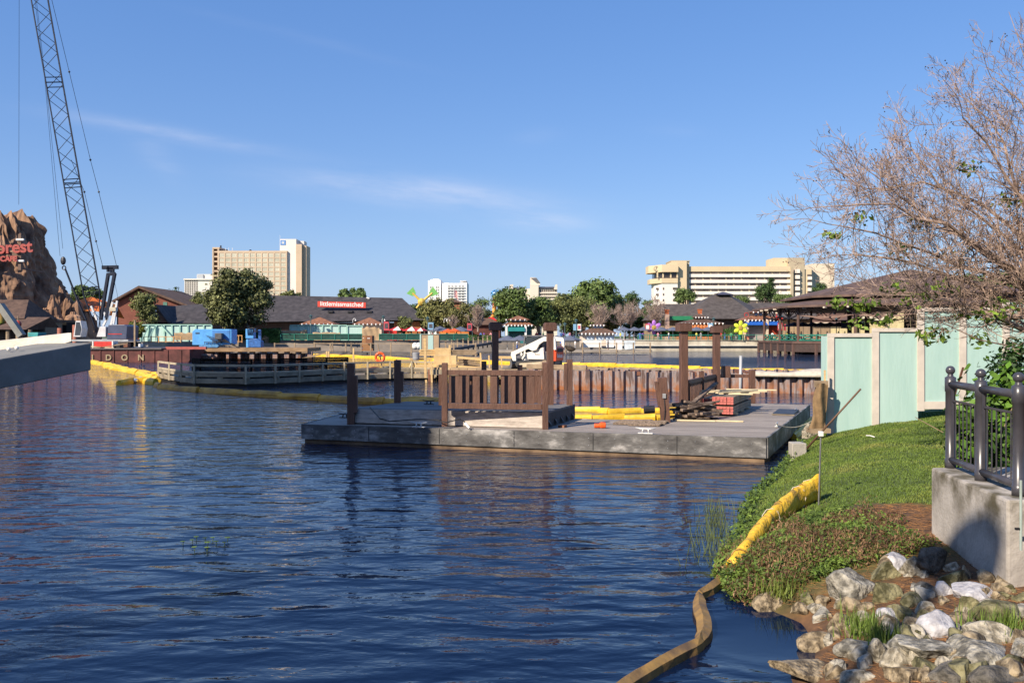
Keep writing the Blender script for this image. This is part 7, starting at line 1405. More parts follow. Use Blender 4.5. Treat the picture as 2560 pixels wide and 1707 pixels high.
for px0, px1 in ((1863, 1915), (1921, 1946)): MB().add([(XZ(px0, Y), Y-1.2, ZZ(811, Y)), (XZ(px1, Y), Y-1.2, ZZ(811, Y)), (XZ(px1, Y), Y+.85, ZZ(801, Y)), (XZ(px0+4, Y), Y+.85, ZZ(801, Y)), (XZ(px0, Y), Y-1.2, ZZ(813, Y)), (XZ(px1, Y), Y-1.2, ZZ(813, Y)), (XZ(px1, Y), Y+.85, ZZ(813, Y)), (XZ(px0, Y), Y+.85, ZZ(813, Y))], [(0, 1, 2, 3), (4, 5, 1, 0), (1, 5, 6, 2), (0, 3, 7, 4), (7, 6, 5, 4)]).build('awning', mba, t)
MB().bb(XZ(1873, Y), XZ(1914, Y), Y+.82, Y+.89, PZ, ZZ(814, Y)).build('shutter', M('grey_shutter', (.36, .33, .31), .6, .1, 4, stretch=(.2, 1, 8)), t); MB().bb(XZ(1922, Y), XZ(1948, Y), Y+.83, Y+.89, PZ+.9, ZZ(814, Y)).build('red_counter', M('red_counter', (.42, .06, .03), .6, .3, 2), t)
for px, m_ in ((1869, mat_cream), (1918, mat_cream)): MB().bb(XZ(px-2.4, Y), XZ(px+2.4, Y), Y-.3, Y+.5, PZ, ZZ(800.5, Y)).build('pillar', m_, t); MB().bb(XZ(px-2.5, Y), XZ(px+2.5, Y), Y-.33, Y+.53, PZ+.01, PZ+.9).build('pillar_base', M('salmon', (.55, .20, .13), .7) if 'salmon' not in bpy.data.materials else bpy.data.materials['salmon'], t)
MB().bb(XZ(1936, Y), XZ(1953, Y), Y-1.0, Y-.8, ZZ(799, Y), ZZ(791, Y)).build('red_sign', mat_red, t)
for px in (1866, 1946): MB().torus((XZ(px, Y), Y, ZZ(787, Y)), .42, .06, 12, 5).build('red_scroll', mat_red, t)
# big hip roofed hall and green canopy
Y = 196
t = thing('hip_roofed_hall', 'large hall with broad grey brown hip roof before the banded hotel', 'building', (XZ(1800, Y), Y+12, PZ))
MB().add([(XZ(1690, Y), Y, ZZ(797, Y)), (XZ(1905, Y), Y, ZZ(797, Y)), (XZ(1960, 222), 222, ZZ(797, Y)), (XZ(1640, 222), 222, ZZ(797, Y)), (XZ(1795, 209), 209, ZZ(732, 209)), (XZ(1812, 209), 209, ZZ(732, 209))], [(0, 1, 5, 4), (1, 2, 5), (2, 3, 4, 5), (3, 0, 4), (3, 2, 1, 0)]).build('roof', mat_char2, t)
MB().bb(XZ(1788, 209), XZ(1822, 209), 208, 210.5, ZZ(735, 209), ZZ(734, 209)).build('ridge_base', mat_char2, t); MB().hip(XZ(1786, 209), XZ(1828, 209), 206, 212, ZZ(738, 209), ZZ(729.5, 209), .2).build('ridge_cap', M('blue_grey_roof', (.07, .07, .10), .7), t)
MB().bb(XZ(1700, Y+1), XZ(1895, Y+1), Y+1.5, 220, PZ, ZZ(797.2, Y)).build('wall', mat_dkwall, t)
MB().add([(XZ(1615, 199), 199, ZZ(800, 199)), (XZ(1745, 199), 199, ZZ(800, 199)), (XZ(1745, 214), 214, ZZ(800, 199)), (XZ(1600, 214), 214, ZZ(800, 199)), (XZ(1650, 207), 207, ZZ(760, 207)), (XZ(1760, 207), 207, ZZ(760, 207))], [(0, 1, 5, 4), (1, 2, 5), (2, 3, 4, 5), (3, 0, 4), (3, 2, 1, 0)]).build('side_roof', mat_char2, t); MB().bb(XZ(1625, 201), XZ(1740, 201), 200.5, 213, PZ, ZZ(800.5, 199)).build('side_wall', M('tan_wall', (.30, .22, .14), .8, .2, .5), t)
MB().add([(XZ(1880, 205), 205, ZZ(797, 205)), (XZ(2060, 205), 205, ZZ(797, 205)), (XZ(2070, 228), 228, ZZ(797, 205)), (XZ(1880, 228), 228, ZZ(797, 205)), (XZ(1870, 216), 216, ZZ(757, 216)), (XZ(2040, 216), 216, ZZ(757, 216))], [(0, 1, 5, 4), (1, 2, 5), (2, 3, 4, 5), (3, 0, 4), (3, 2, 1, 0)]).build('right_roof', mat_char2, t); MB().bb(XZ(1885, 207), XZ(2050, 207), 207, 226, PZ, ZZ(797.4, 205)).build('right_wall', M('buff_wall', (.34, .25, .15), .8, .2, .5), t)
Y = 190; t = thing('green_canopy', 'flat dark green canopy on stone columns with orange urns', 'canopy', (XZ(1700, Y), Y, PZ)); MB().bb(XZ(1655, Y), XZ(1742, Y), Y, Y+4, ZZ(800, Y), ZZ(790, Y)).build('fascia', M('green_fascia', (.02, .20, .09), .5, .1, 1), t)
for px, yt in ((1666, 775), (1748, 774)):
    MB().bb(XZ(px-4.8, Y), XZ(px+4.8, Y), Y-1.2, Y-.02, PZ, ZZ(yt+11, Y)).build('column', M('pink_stone', (.42, .30, .24), .8, .15, 1.5) if 'pink_stone' not in bpy.data.materials else bpy.data.materials['pink_stone'], t); mb = MB(); x = XZ(px, Y); mb.lathe([(.5, 0), (.62, .9), (.72, .92), (.72, 1.05)], (x, Y-.6, ZZ(yt+11, Y)), 4); mb.rot(.785, (x, Y-.6, 0)); mb.build('urn', M('orange_urn', (.45, .12, .04), .7) if 'orange_urn' not in bpy.data.materials else bpy.data.materials['orange_urn'], t)
# pavilion over the water on the right
def pavilion():
    cx_, cy_ = 70, 151; t = thing('lakeside_pavilion', 'big brown two tiered octagonal pavilion on a deck over the water', 'pavilion', (cx_, cy_, 0)); mp_ = M('pavilion_brown', (.10, .055, .042), .7, .2, 1); mrf = M('pavilion_roof', (.10, .06, .046), .85, .2, .6, c2=(.145, .09, .07))
    def octo(r, z): return [(cx_+r*math.cos(R(22.5+45*k)), cy_+r*math.sin(R(22.5+45*k)), z) for k in range(8)]
    def frust(nm, r0, z0, r1, z1, th_=.35):
        a, b = octo(r0, z0), octo(r1, z1); mb = MB(); vs = a+b+[(x, y, z-th_) for x, y, z in a]+[(x, y, z-th_) for x, y, z in b]; fs = []
        for k in range(8): j = (k+1) % 8; fs += [(k, j, 8+j, 8+k), (16+j, 16+k, 24+k, 24+j), (16+k, 16+j, j, k)]
        fs += [tuple(8+k for k in range(8)), tuple(24+k for k in reversed(range(8)))]; mb.add(vs, fs).build(nm, mrf, t)
    frust('lower_roof', 27, 8.0, 17, 9.7); frust('upper_roof', 22, 9.7, .6, 14.6)
    g = MB()
    for k in range(8): a, b = Vector(octo(17.5, 8.6)[k]), Vector(octo(17.5, 8.6)[(k+1) % 8]); g.bar(a+Vector((0, 0, .8)), b+Vector((0, 0, .8)), .2, 1.4)
    g.build('clerestory', mp_, t); po = octo(24.8, 0)
    posts = []
    for k in range(8):
        a, b = Vector(po[k]), Vector(po[(k+1) % 8])
        for f in (0, .5): posts.append(a.lerp(b, f))
    for q in posts: MB().tube((q.x, q.y, -2), (q.x, q.y, 8.1), .24, n=8).build('post', mp_, t)
    for q in octo(10, 0): MB().bar((q[0], q[1], -2), (q[0], q[1], 9), .6, .6, up=(0, 1, 0)).build('inner_post', mp_, t)
    tr = MB()
    for i in range(16):
        a, b = posts[i], posts[(i+1) % 16]; n_ = 4
        for s_ in range(n_):
            f0, f1 = s_/n_, (s_+1)/n_; z = lambda f: 6.5-.5*math.sin(f*3.14)
            tr.bar(a.lerp(b, f0)+Vector((0, 0, z(f0))), a.lerp(b, f1)+Vector((0, 0, z(f1))), .16, .22)
            tr.bar(a.lerp(b, f0)+Vector((0, 0, z(f0))), a.lerp(b, f1)+Vector((0, 0, 7.7)), .14, .14, up=(0, 1, 0)) if s_ % 2 == 0 else tr.bar(a.lerp(b, f0)+Vector((0, 0, 7.7)), a.lerp(b, f1)+Vector((0, 0, z(f1))), .14, .14, up=(0, 1, 0))
    tr.build('trusses', M('truss_wood', (.22, .14, .11), .7), t)
    for k in range(40): a = 6.283*k/40; rr_ = 26.0; MB().box((cx_+rr_*.975*math.cos(a), cy_+rr_*.975*math.sin(a), 7.55), (.55, .3, .25), a).build('rafter_tail', mat_cream, t)
    MB().prism([(x, y) for x, y, _ in octo(26, 0)], 1.75, 2.12).build('deck', mp_, t); sk = MB(); dk_ = octo(25.8, 0)
    for k in range(8): a, b = Vector(dk_[k]), Vector(dk_[(k+1) % 8]); sk.bar(a+Vector((0, 0, 1.07)), b+Vector((0, 0, 1.07)), .1, 1.34)
    sk.build('skirt', M('dark_lattice', (.055, .035, .03), .85, .3, 3), t)
    for k in range(8):
        a, b = Vector(dk_[k]), Vector(dk_[(k+1) % 8])
        for f in (0, .2, .4, .6, .8): q = a.lerp(b, f); MB().tube((q.x, q.y, -2), (q.x, q.y, 1.7), .28, n=6).build('pile', mp_, t)
    for k in range(16):
        a, b = posts[k]*1.0, posts[(k+1) % 16]*1.0; g = MB()
        for z in (2.3, 3.2): g.bar(a+Vector((0, 0, z)), b+Vector((0, 0, z)), .12, .14)
        for s_ in range(3): p, q = a.lerp(b, s_/3), a.lerp(b, (s_+1)/3); g.bar(p+Vector((0, 0, 2.3)), q+Vector((0, 0, 3.2)), .12, .1, up=(0, 1, 0)); g.bar(p+Vector((0, 0, 3.2)), q+Vector((0, 0, 2.3)), .1, .09, up=(0, 1, 0)); g.bar(p+Vector((0, 0, 2.2)), p+Vector((0, 0, 3.3)), .13, .13, up=(0, 1, 0))
        g.build('railing', mat_teal, t)
pavilion()
Y = 195; t = thing('brown_roofed_hall', 'building with a broad red brown shingle roof seen through the pavilion posts', 'building', (XZ(2120, Y), Y, PZ)); MB().add([(XZ(2025, Y), Y, ZZ(806, Y)), (XZ(2330, Y), Y, ZZ(806, Y)), (XZ(2330, 215), 215, ZZ(806, Y)), (XZ(2040, 215), 215, ZZ(806, Y)), (XZ(2075, 204), 204, ZZ(752, 204)), (XZ(2330, 204), 204, ZZ(752, 204))], [(0, 1, 5, 4), (1, 2, 5), (2, 3, 4, 5), (3, 0, 4), (3, 2, 1, 0)]).build('roof', M('red_brown_shingle', (.12, .062, .042), .85, .2, .8, c2=(.17, .09, .06)), t); MB().bb(XZ(2040, Y), XZ(2330, Y), Y+1, 213, PZ, ZZ(806.5, Y)).build('wall', bpy.data.materials['tan_wall'], t)
MB().bb(XZ(2028, Y), XZ(2125, Y), Y-.2, Y-.02, ZZ(808, Y), ZZ(805.5, Y)).build('cream_fascia', mat_cream, t)
Y = 183; t = thing('yellow_gabled_shop', 'pale yellow gabled shop with white shingled front beside the pavilion', 'shop', (XZ(2220, Y), Y, PZ)); my = M('pale_yellow_shingle', (.62, .52, .28), .8, .12, 1.2)
for px0, px1, ya, yb, dy in ((2110, 2225, 792, 809, 0), (2195, 2345, 745, 806, 1.5)):
    xm = (px0+px1)/2; MB().prism_y([(XZ(px0+6, Y), PZ), (XZ(px1-6, Y), PZ), (XZ(px1-6, Y), ZZ(yb, Y)), (XZ(xm, Y), ZZ(ya+3, Y)), (XZ(px0+6, Y), ZZ(yb, Y))], Y+dy, Y+dy+9).build('gable_wall', my, t)
    for e in (px0, px1):
        p, q = P(xm, ya, Y+dy-.8), P(e, yb+2, Y+dy-.8); MB().add([p, q, q+Vector((0, 10, 0)), p+Vector((0, 10, 0)), p+Vector((0, 0, .35)), q+Vector((0, 0, .35)), q+Vector((0, 10, .35)), p+Vector((0, 10, .35))], [(3, 2, 1, 0), (4, 5, 6, 7), (0, 1, 5, 4), (1, 2, 6, 5), (2, 3, 7, 6), (3, 0, 4, 7)]).build('roof', mat_tileb, t); MB().bar(p+Vector((0, -.06, .1)), q+Vector((0, -.06, .1)), .1, .5).build('barge_board', M('cream_trim', (.70, .64, .46), .7) if 'cream_trim' not in bpy.data.materials else bpy.data.materials['cream_trim'], t)
# red roofed shops behind the bare tree, small brown house with flag
Y = 196; t = thing('brown_flag_house', 'small orange brown house with pyramid roof below the flag', 'house', (XZ(1135, Y), Y, PZ)); MB().hip(XZ(1095, Y), XZ(1160, Y), Y, Y+6, ZZ(756, Y), ZZ(746, Y), .2).build('roof', mat_tileb, t); MB().bb(XZ(1108, Y), XZ(1150, Y), Y+.6, Y+5.4, PZ, ZZ(756.3, Y)).build('wall', M('burnt_orange', (.36, .13, .06), .7), t); MB().bb(XZ(1116, Y), XZ(1121, Y), Y+.5, Y+.58, ZZ(765, Y), ZZ(759, Y)).build('window', M('blue_pane', (.15, .3, .5), .3), t)
t = thing('striped_flag', 'red and white striped flag on a pole above the brown house', 'flag', (XZ(1135, 202), 202, ZZ(752, 202))); MB().tube((XZ(1135, 202), 202, PZ), (XZ(1135, 202), 202, ZZ(720, 202)), .06, n=6).build('pole', mat_white, t)
for k in range(9): z1 = ZZ(724+k*2.1, 202); MB().add([(XZ(1135.5, 202), 202, z1), (XZ(1140+k*.3, 202), 202.3, z1-.25), (XZ(1143+k*.3, 202), 202, z1-.8), (XZ(1143+k*.3, 202), 202, z1-1.0), (XZ(1140+k*.3, 202), 202.3, z1-.45), (XZ(1135.5, 202), 202, z1-.2)], [(0, 1, 4, 5), (1, 2, 3, 4)]).build('stripe', mat_red if k % 2 == 0 else mat_white, t)
Y = 178; t = thing('red_roofed_shop', 'low red shop with tiled roof behind the bare rounded tree', 'shop', (XZ(1215, Y), Y, PZ)); MB().hip(XZ(1165, Y), XZ(1258, Y), Y, Y+8, ZZ(812, Y), ZZ(794, Y), 1).build('roof', mat_tileb, t); MB().bb(XZ(1170, Y), XZ(1250, Y), Y+.8, Y+7, PZ, ZZ(812.3, Y)).build('wall', M('dark_red_wall', (.10, .03, .02), .8, .3, .8), t); MB().hip(XZ(1212, Y), XZ(1242, Y), Y+3, Y+6, ZZ(801, Y), ZZ(792, Y), .5).build('red_cupola', mat_red, t)
Y = 176; t = thing('orange_cafe', 'low orange cafe front under the bare tree', 'cafe', (XZ(1130, Y), Y, PZ)); MB().bb(XZ(1090, Y), XZ(1170, Y), Y+1, Y+6, PZ, ZZ(820, Y)).build('wall', M('dark_cafe', (.06, .03, .02), .8, .3, .8), t); MB().bb(XZ(1098, Y), XZ(1172, Y), Y-.2, Y+.9, PZ+1, ZZ(828, Y)).build('counter', M('orange_counter', (.60, .20, .04), .6, .2, .8), t)
Y = 174; t = thing('red_entrance', 'bright red shop entrance behind the first red and white umbrella', 'shop', (XZ(960, Y), Y, PZ)); MB().bb(XZ(948, Y), XZ(992, Y), Y, Y+3, PZ, ZZ(824, Y)).build('wall', mat_red, t); MB().bb(XZ(952, Y), XZ(972, Y), Y-.1, Y-.003, ZZ(834, Y), ZZ(826, Y)).build('sign_panel', M('deep_red', (.25, .01, .01), .5), t)
# windmill paddles, balloon on a striped post
Y = 192; c = P(1054, 755, Y); t = thing('toy_windmill', 'yellow toy windmill with green paddle blades above the store roof end', 'windmill', (c.x, Y, PZ)); MB().sph(c, .9, 10, 6).build('hub', M('toy_yellow', (.62, .42, .08), .6), t); MB().tube((c.x, Y+.5, PZ), (c.x, Y+.5, c.z), .35, n=8).build('mast', mat_weath, t)
for (px, py) in ((1029, 730), (1084, 730), (1040, 772), (1072, 775)):
    e = P(px, py, Y); d = (e-c); n_ = Vector((-d.z, 0, d.x)).normalized(); MB().tube(c, c+d*.9, .3, .24, 7).build('arm', bpy.data.materials['toy_yellow'], t)
    if py < 740: q = c+d*.72; w0, w1 = n_*.5, n_*1.05; f = c+d*1.18; vs = [q-w0, q+w0, f+w1, f-w1]; MB().add([v+Vector((0, -.1, 0)) for v in vs]+[v+Vector((0, .1, 0)) for v in vs], [(0, 1, 2, 3), (7, 6, 5, 4), (0, 4, 5, 1), (1, 5, 6, 2), (2, 6, 7, 3), (3, 7, 4, 0)]).build('paddle', M('toy_green', (.16, .42, .10), .6) if 'toy_green' not in bpy.data.materials else bpy.data.materials['toy_green'], t)
Y = 188; c = P(1239, 735, Y); t = thing('blue_ball_post', 'glossy blue ball on a red and orange ornamental post above the trees', 'ornament', (c.x, Y, PZ)); MB().sph(c, 1.05, 16, 10, (1.05, 1, .95)).build('ball', M('glossy_blue', (.05, .22, .60), .15, .3, .8, c2=(.20, .50, .85)), t, smooth=True); MB().path([(c.x-.3, Y, PZ), (c.x-1.4, Y, c.z-6.4), (c.x-.3, Y, c.z-4.2), (c.x-.2, Y, c.z-.9)], [.35, .4, .45, .5], 9).build('post', M('red_orange_post', (.42, .06, .02), .6, .3, .9, c2=(.70, .35, .05), lo=.45, hi=.55), t, smooth=True)
# ---------------------------------------------------------------- floating walkway, docks in the middle distance
Y0 = 128
def walkway(label, pts, w_, z, mat, nposts=0, hp=1.0):
    t = thing('floating_walkway', label, 'walkway', pts[0]); mb = MB()
    for a, b in zip(pts, pts[1:]): mb.bar(a+Vector((0, 0, z-.2)), b+Vector((0, 0, z-.2)), w_, .4)
    mb.build('deck', mat, t); L = resample(pts, sum((b-a).length for a, b in zip(pts, pts[1:]))/max(1, nposts)) if nposts else []
    for q in L: MB().bar(q+Vector((0, -w_/2, -.5)), q+Vector((0, -w_/2, z+hp)), .22, .22, up=(0, 1, 0)).build('pile', mat_weath, t)
    if nposts:
        mb = MB()
        for a, b in zip(L, L[1:]): mb.bar(a+Vector((0, -w_/2, z+hp-.15)), b+Vector((0, -w_/2, z+hp-.15)), .06, .08)
        mb.build('rail', mat_weath, t)
    return t
wkm = M('walkway_dark', (.09, .08, .075), .8, .3, .8)
walkway('dark floating walkway with piles behind the life ring', [Vector((XZ(790, 140), 140, 0)), Vector((XZ(930, 133), 133, 0)), Vector((XZ(1190, 126), 126, 0))], 2.4, .5, wkm, 9, 1.5)
walkway('dark gangway sloping up to the shore behind the shaded capped post', [Vector((XZ(1100, 130), 130, .5)), Vector((XZ(1240, 163), 163, 1.6))], 2.2, .5, wkm, 11, 1.2)
walkway('pale boat dock in front of the teal kiosk and white kiosk', [Vector((XZ(1240, 150), 150, 0)), Vector((XZ(1620, 154), 154, 0))], 5, .55, M('pale_dock', (.36, .31, .25), .8, .2, .6), 9, 1.3)
walkway('brown jetty below the left sea wall', [Vector((XZ(690, 148), 148, 0)), Vector((XZ(790, 146), 146, 0)), Vector((XZ(905, 146), 146, 0))], 1.6, .45, M('brown_jetty', (.17, .12, .08), .8, .3, .6), 6, 1.4)
fence('yard_rail', 'orange timber rail with yellow footings left of the blue power unit', 360, 452, 138, 1.95, 1.0, M('orange_timber', (.55, .28, .10), .7), 'rails', 5); fence('yard_rail', 'short orange timber rail between the blue machines', 588, 605, 138, 1.95, 1.2, bpy.data.materials['orange_timber'], 'rails', 2)
tag(MB().bb(XZ(1541, 152), XZ(1556, 152), 152, 153.5, .56, ZZ(850, 152)).build('white_cabinet', mat_white, bevel=.04), 'tall white cabinet right of the white dock kiosk', 'cabinet'); tag(MB().bb(XZ(1562, 152), XZ(1588, 152), 152, 153.5, .56, ZZ(852, 152)).build('covered_stand', M('pale_blue_cover', (.55, .62, .66), .6), bevel=.08), 'low stand under a pale cover right of the white cabinet', 'stand')
tag(MB().bb(XZ(1300, 166.2), XZ(1362, 166.2), 164.5, 165.5, PZ-.5, PZ+.5).build('teal_boat_rail', M('teal_panel', (.02, .16, .16), .6)), 'teal panel barrier below the teal awning kiosk', 'barrier')
for i, px in enumerate((1038, 1047)): tag(MB().sph(P(px, 865, 132), .55, 10, 7).build('white_buoy', mat_white, smooth=True), ('left' if i == 0 else 'right')+' white buoy on the walkway beside the tan box', 'buoy')
for px, lab in ((904, 'small orange and white barrel at the foot of the brown boxes'), ): t = thing('traffic_barrel', lab, 'barrel', P(px, 874, 146)); MB().tube(P(px, 874, 146), P(px, 866, 146), .22, .16, 10).build('drum', mat_orange, t); MB().tube(P(px, 871.5, 146), P(px, 869.5, 146), .225, .2, 10).build('band', mat_white, t)
# ---------------------------------------------------------------- umbrellas, banners, lamp posts, flowers, people
def umbrella(px, ytop, Y, r_, mats, label, grp, z0=PZ, h=None):
    x = XZ(px, Y); zt = ZZ(ytop, Y); t = thing('parasol', label, 'umbrella', (x, Y, z0), 0, grp)
    for i, m_ in enumerate(mats):
        mb = MB(); n = 8
        for k in range(n):
            if k % len(mats) != i: continue
            a0, a1 = 6.283*(k+.5)/n, 6.283*(k+1.5)/n; pts = [(x, Y, zt), (x+r_*math.cos(a0), Y+r_*math.sin(a0), zt-.38*r_), (x+r_*math.cos(a1), Y+r_*math.sin(a1), zt-.38*r_), (x+r_*math.cos(a0), Y+r_*math.sin(a0), zt-.38*r_-.15), (x+r_*math.cos(a1), Y+r_*math.sin(a1), zt-.38*r_-.15)]
            mb.add(pts, [(0, 1, 2), (1, 3, 4, 2)])
        o = mb.build('canopy' if i == 0 else 'canopy_stripe', m_, t); s_ = o.modifiers.new('solid', 'SOLIDIFY'); s_.thickness = .03
    MB().tube((x, Y, z0), (x, Y, zt), .05, n=6).build('pole', mat_white, t); return t
mat_rw = M('umbrella_red', (.45, .02, .03), .7, .1, 1); mat_gu = M('umbrella_grey_blue', (.11, .125, .17), .7, .15, 1)
for i, (px, yt, r_, lab) in enumerate(((995, 815, 1.9, 'red and white umbrella nearest the store entrance'), (1030, 816, 1.9, 'red and white umbrella in the middle of its row of three'), (1052, 819, 1.4, 'smallest red and white umbrella at the row end by the orange wall'))): umbrella(px, yt, 167-i, r_, (mat_rw, mat_white), lab, 'red and white umbrellas by the store')
for i, (px, yt, lab) in enumerate(((1100, 815, 'grey blue umbrella left of the orange cafe'), (1152, 816, 'grey blue umbrella in front of the orange cafe'))): umbrella(px, yt, 170, 2.3, (mat_gu,), lab, 'grey blue umbrellas by the cafe')
t = None
for i, px in enumerate((1120, 1136)): umbrella(px, 822-i, 168, 1.3, (mat_orange,), ('left' if i == 0 else 'right')+' of two orange umbrellas under the small bare tree', 'orange umbrellas')
dl = ('below the bare pinkish tree', 'left of the red banner, larger one', 'right behind the red banner', 'right of the purple flower', 'left of the front tall capped post', 'between the two tall capped posts', 'below the pale blue banner')
for i, px in enumerate((1560, 1586, 1609, 1653, 1682, 1741, 1770)): umbrella(px, 817, 175.5, 1.75, (mat_gu,), 'dark grey dining umbrella '+dl[i], 'dark dining umbrellas on the far promenade')
for i, px in enumerate((1985, 2008, 2032, 2052, 2075, 2098, 2120, 2150)): umbrella(px, 805, 168, 1.9, (mat_navy,), 'navy umbrella in the row behind the pavilion posts', 'navy umbrellas behind the pavilion')
for i, (px, Y) in enumerate(((1268, 156), (1300, 155), (1336, 157), (1392, 158), (1425, 157))): umbrella(px, 838, Y, 2.2, (mat_gu,), 'pale grey dock umbrella '+('left of the teal kiosk', 'below the teal awning', 'above the loader cab', 'above the loader red door', 'left of the white dock kiosk')[i], 'grey umbrellas on the boat dock', .55)
def lamp_post(px, ytop, Y, label, z0=PZ, mat=mat_teal):
    x = XZ(px, Y); zt = ZZ(ytop, Y); t = thing('lamp_post', label, 'lamp post', (x, Y, z0), 0, 'lamp posts on the promenade'); MB().lathe([(.2, 0), (.2, .6), (.09, .8), (.07, zt-z0-.7)], (x, Y, z0), 8).build('pole', mat, t); MB().lathe([(.1, 0), (.28, .05), (.22, .35), (.45, .4), (.12, .62), (.03, .75)], (x, Y, zt-.72), 10).build('lantern', mat, t)
    return t
mat_lp = M('dark_green_post', (.05, .10, .10), .5)
for px, y, Y, lab in ((777, 786, 162, 'tall grey green lamp post in front of the mint hoarding'), (958, 788, 168, 'dark lamp post behind the hanging cloth'), (1069, 791, 166, 'lamp post carrying the blue banner by the orange store wall'), (1650, 801, 186, 'dark lamp post right of the purple flower'), (1784, 793, 177, 'lamp post behind the pale blue banner'), (1954, 787, 177, 'lamp post right of the blue awning kiosk'), (1972, 791, 173, 'lamp post left of the pavilion front post'), (2091, 794, 178, 'lamp post between pavilion posts'), (1440, 797, 172, 'lamp post carrying two white banners left of the white kiosk'), (1412, 806, 172, 'dim lamp post under the olive green tree')): lamp_post(px, y, Y, lab, mat=mat_lp)
for px, x2, lab in ((882, 0, 'white crook neck lamp on the second hip roofed kiosk'), (955, 0, 'white crook neck lamp right of the second hip roofed kiosk'), (1110, 0, 'white crook neck lamp left of the cafe sign'), (1118, 0, 'white crook neck lamp on the cafe roof')):
    q = P(px, 806, 171); t = thing('crook_lamp', lab, 'lamp', q); MB().path([q, q+Vector((0, 0, .5)), q+Vector((.15, 0, .75)), q+Vector((.4, 0, .8)), q+Vector((.55, 0, .6))], .05, 6).build('neck', mat_white, t); MB().lathe([(.18, 0), (.1, .2), (.04, .3)], q+Vector((.55, 0, .3)), 8).build('shade', mat_white, t)
def banner(px, y0, y1, wpx, Y, mat, label, inner=None, txt=None):
    x = XZ(px, Y); w_ = wpx*Y/F; t = thing('banner', label, 'banner', (x, Y, PZ), 0, 'banners along the promenade'); MB().bb(x-w_/2, x+w_/2, Y-.04, Y+.04, ZZ(y1, Y), ZZ(y0, Y)).build('cloth', mat, t)
    if inner: MB().bb(x-w_*.34, x+w_*.34, Y-.06, Y-.043, ZZ(y1-(y1-y0)*.22, Y), ZZ(y0+(y1-y0)*.22, Y)).build('picture', inner, t)
    MB().tube((x+w_/2+.05, Y+.1, PZ), (x+w_/2+.05, Y+.1, ZZ(y0-2, Y)), .06, n=6).build('pole', mat_lp, t)
mbr_, mbb = M('banner_red', (.50, .07, .09), .6, .08, 2), M('banner_blue', (.20, .38, .55), .6, .08, 2); mdkp = M('banner_dark', (.06, .05, .06), .6, .5, 3)
for a in ((966, 804, 826, 13, 169.5, mbr_, 'red edged banner with dark picture above the red entrance', mdkp), (1077, 806, 824, 13, 165.5, mbb, 'blue edged banner with dark picture at the store corner', mdkp), (1174, 808, 826, 12, 165.5, mbr_, 'red edged banner with dark picture left of the bare rounded tree', mdkp), (1437, 810, 826, 8, 171, mbb, 'left narrow blue banner of the pair by the white kiosk', None), (1448, 810, 826, 9, 171.2, mat_white, 'right white banner of the pair by the white kiosk', mbr_), (1619, 809, 826, 11, 174.5, mbr_, 'red banner beside the purple flower', mat_white), (1776, 808, 826, 12, 176, mbb, 'pale blue banner between the tall capped posts', mat_white), (1950, 807, 826, 12, 172.8, mbr_, 'red banner right of the blue awning kiosk', mat_white), (1962, 810, 826, 5, 173.4, mbr_, 'narrow red banner right beside the larger red one', None)): banner(*a)
tag(MB().bb(XZ(2103, 160), XZ(2117, 160), 160, 160.15, ZZ(821, 160), ZZ(800, 160)).build('navy_screen', mat_navy), 'upright navy panel between the pavilion posts', 'panel')
def flower(px, py, Y, mat, label):
    c = P(px, py, Y); t = thing('giant_flower', label, 'flower', (c.x, Y, PZ))
    for k in range(6): a = 6.283*k/6+.52; mb = MB().sph((0, 0, 0), 1, 10, 6, (.62, .12, .42)); mb.v = [Vector((v.x*math.cos(a)-v.z*math.sin(a), v.y, v.x*math.sin(a)+v.z*math.cos(a))) for v in mb.v]; mb.move(c+Vector((math.cos(a)*.95, 0, math.sin(a)*.95))); mb.build('petal', mat, t, smooth=True)
    MB().sph(c, .55, 12, 6, (1, .35, 1)).build('centre', M('flower_centre', (.35, .25, .05), .7) if 'flower_centre' not in bpy.data.materials else bpy.data.materials['flower_centre'], t); MB().tube((c.x, Y+.1, PZ), (c.x, Y+.1, c.z), .09, n=6).build('stem', mat_teal, t)
flower(1635, 819, 176, M('petal_purple', (.40, .16, .55), .6), 'giant purple flower ornament on the far promenade'); flower(1852, 820, 173.5, M('petal_yellow', (.62, .72, .05), .6), 'giant yellow green flower ornament left of the blue awning kiosk')
tag(MB().lathe([(.3, 0), (.36, .05), (.36, .95), (.4, 1.0), (.2, 1.12)], (XZ(1850, 172.8), 172.8, PZ+.1), 12).build('green_bin', mat_teal), 'round green litter bin below the yellow flower', 'bin')
tag(MB().bb(XZ(1817, 174), XZ(1824, 174), 173.7, 174.3, PZ, PZ+.95).build('wooden_bin', M('wood_bin', (.32, .17, .08), .7), bevel=.03), 'square wooden bin behind the green fence', 'bin')
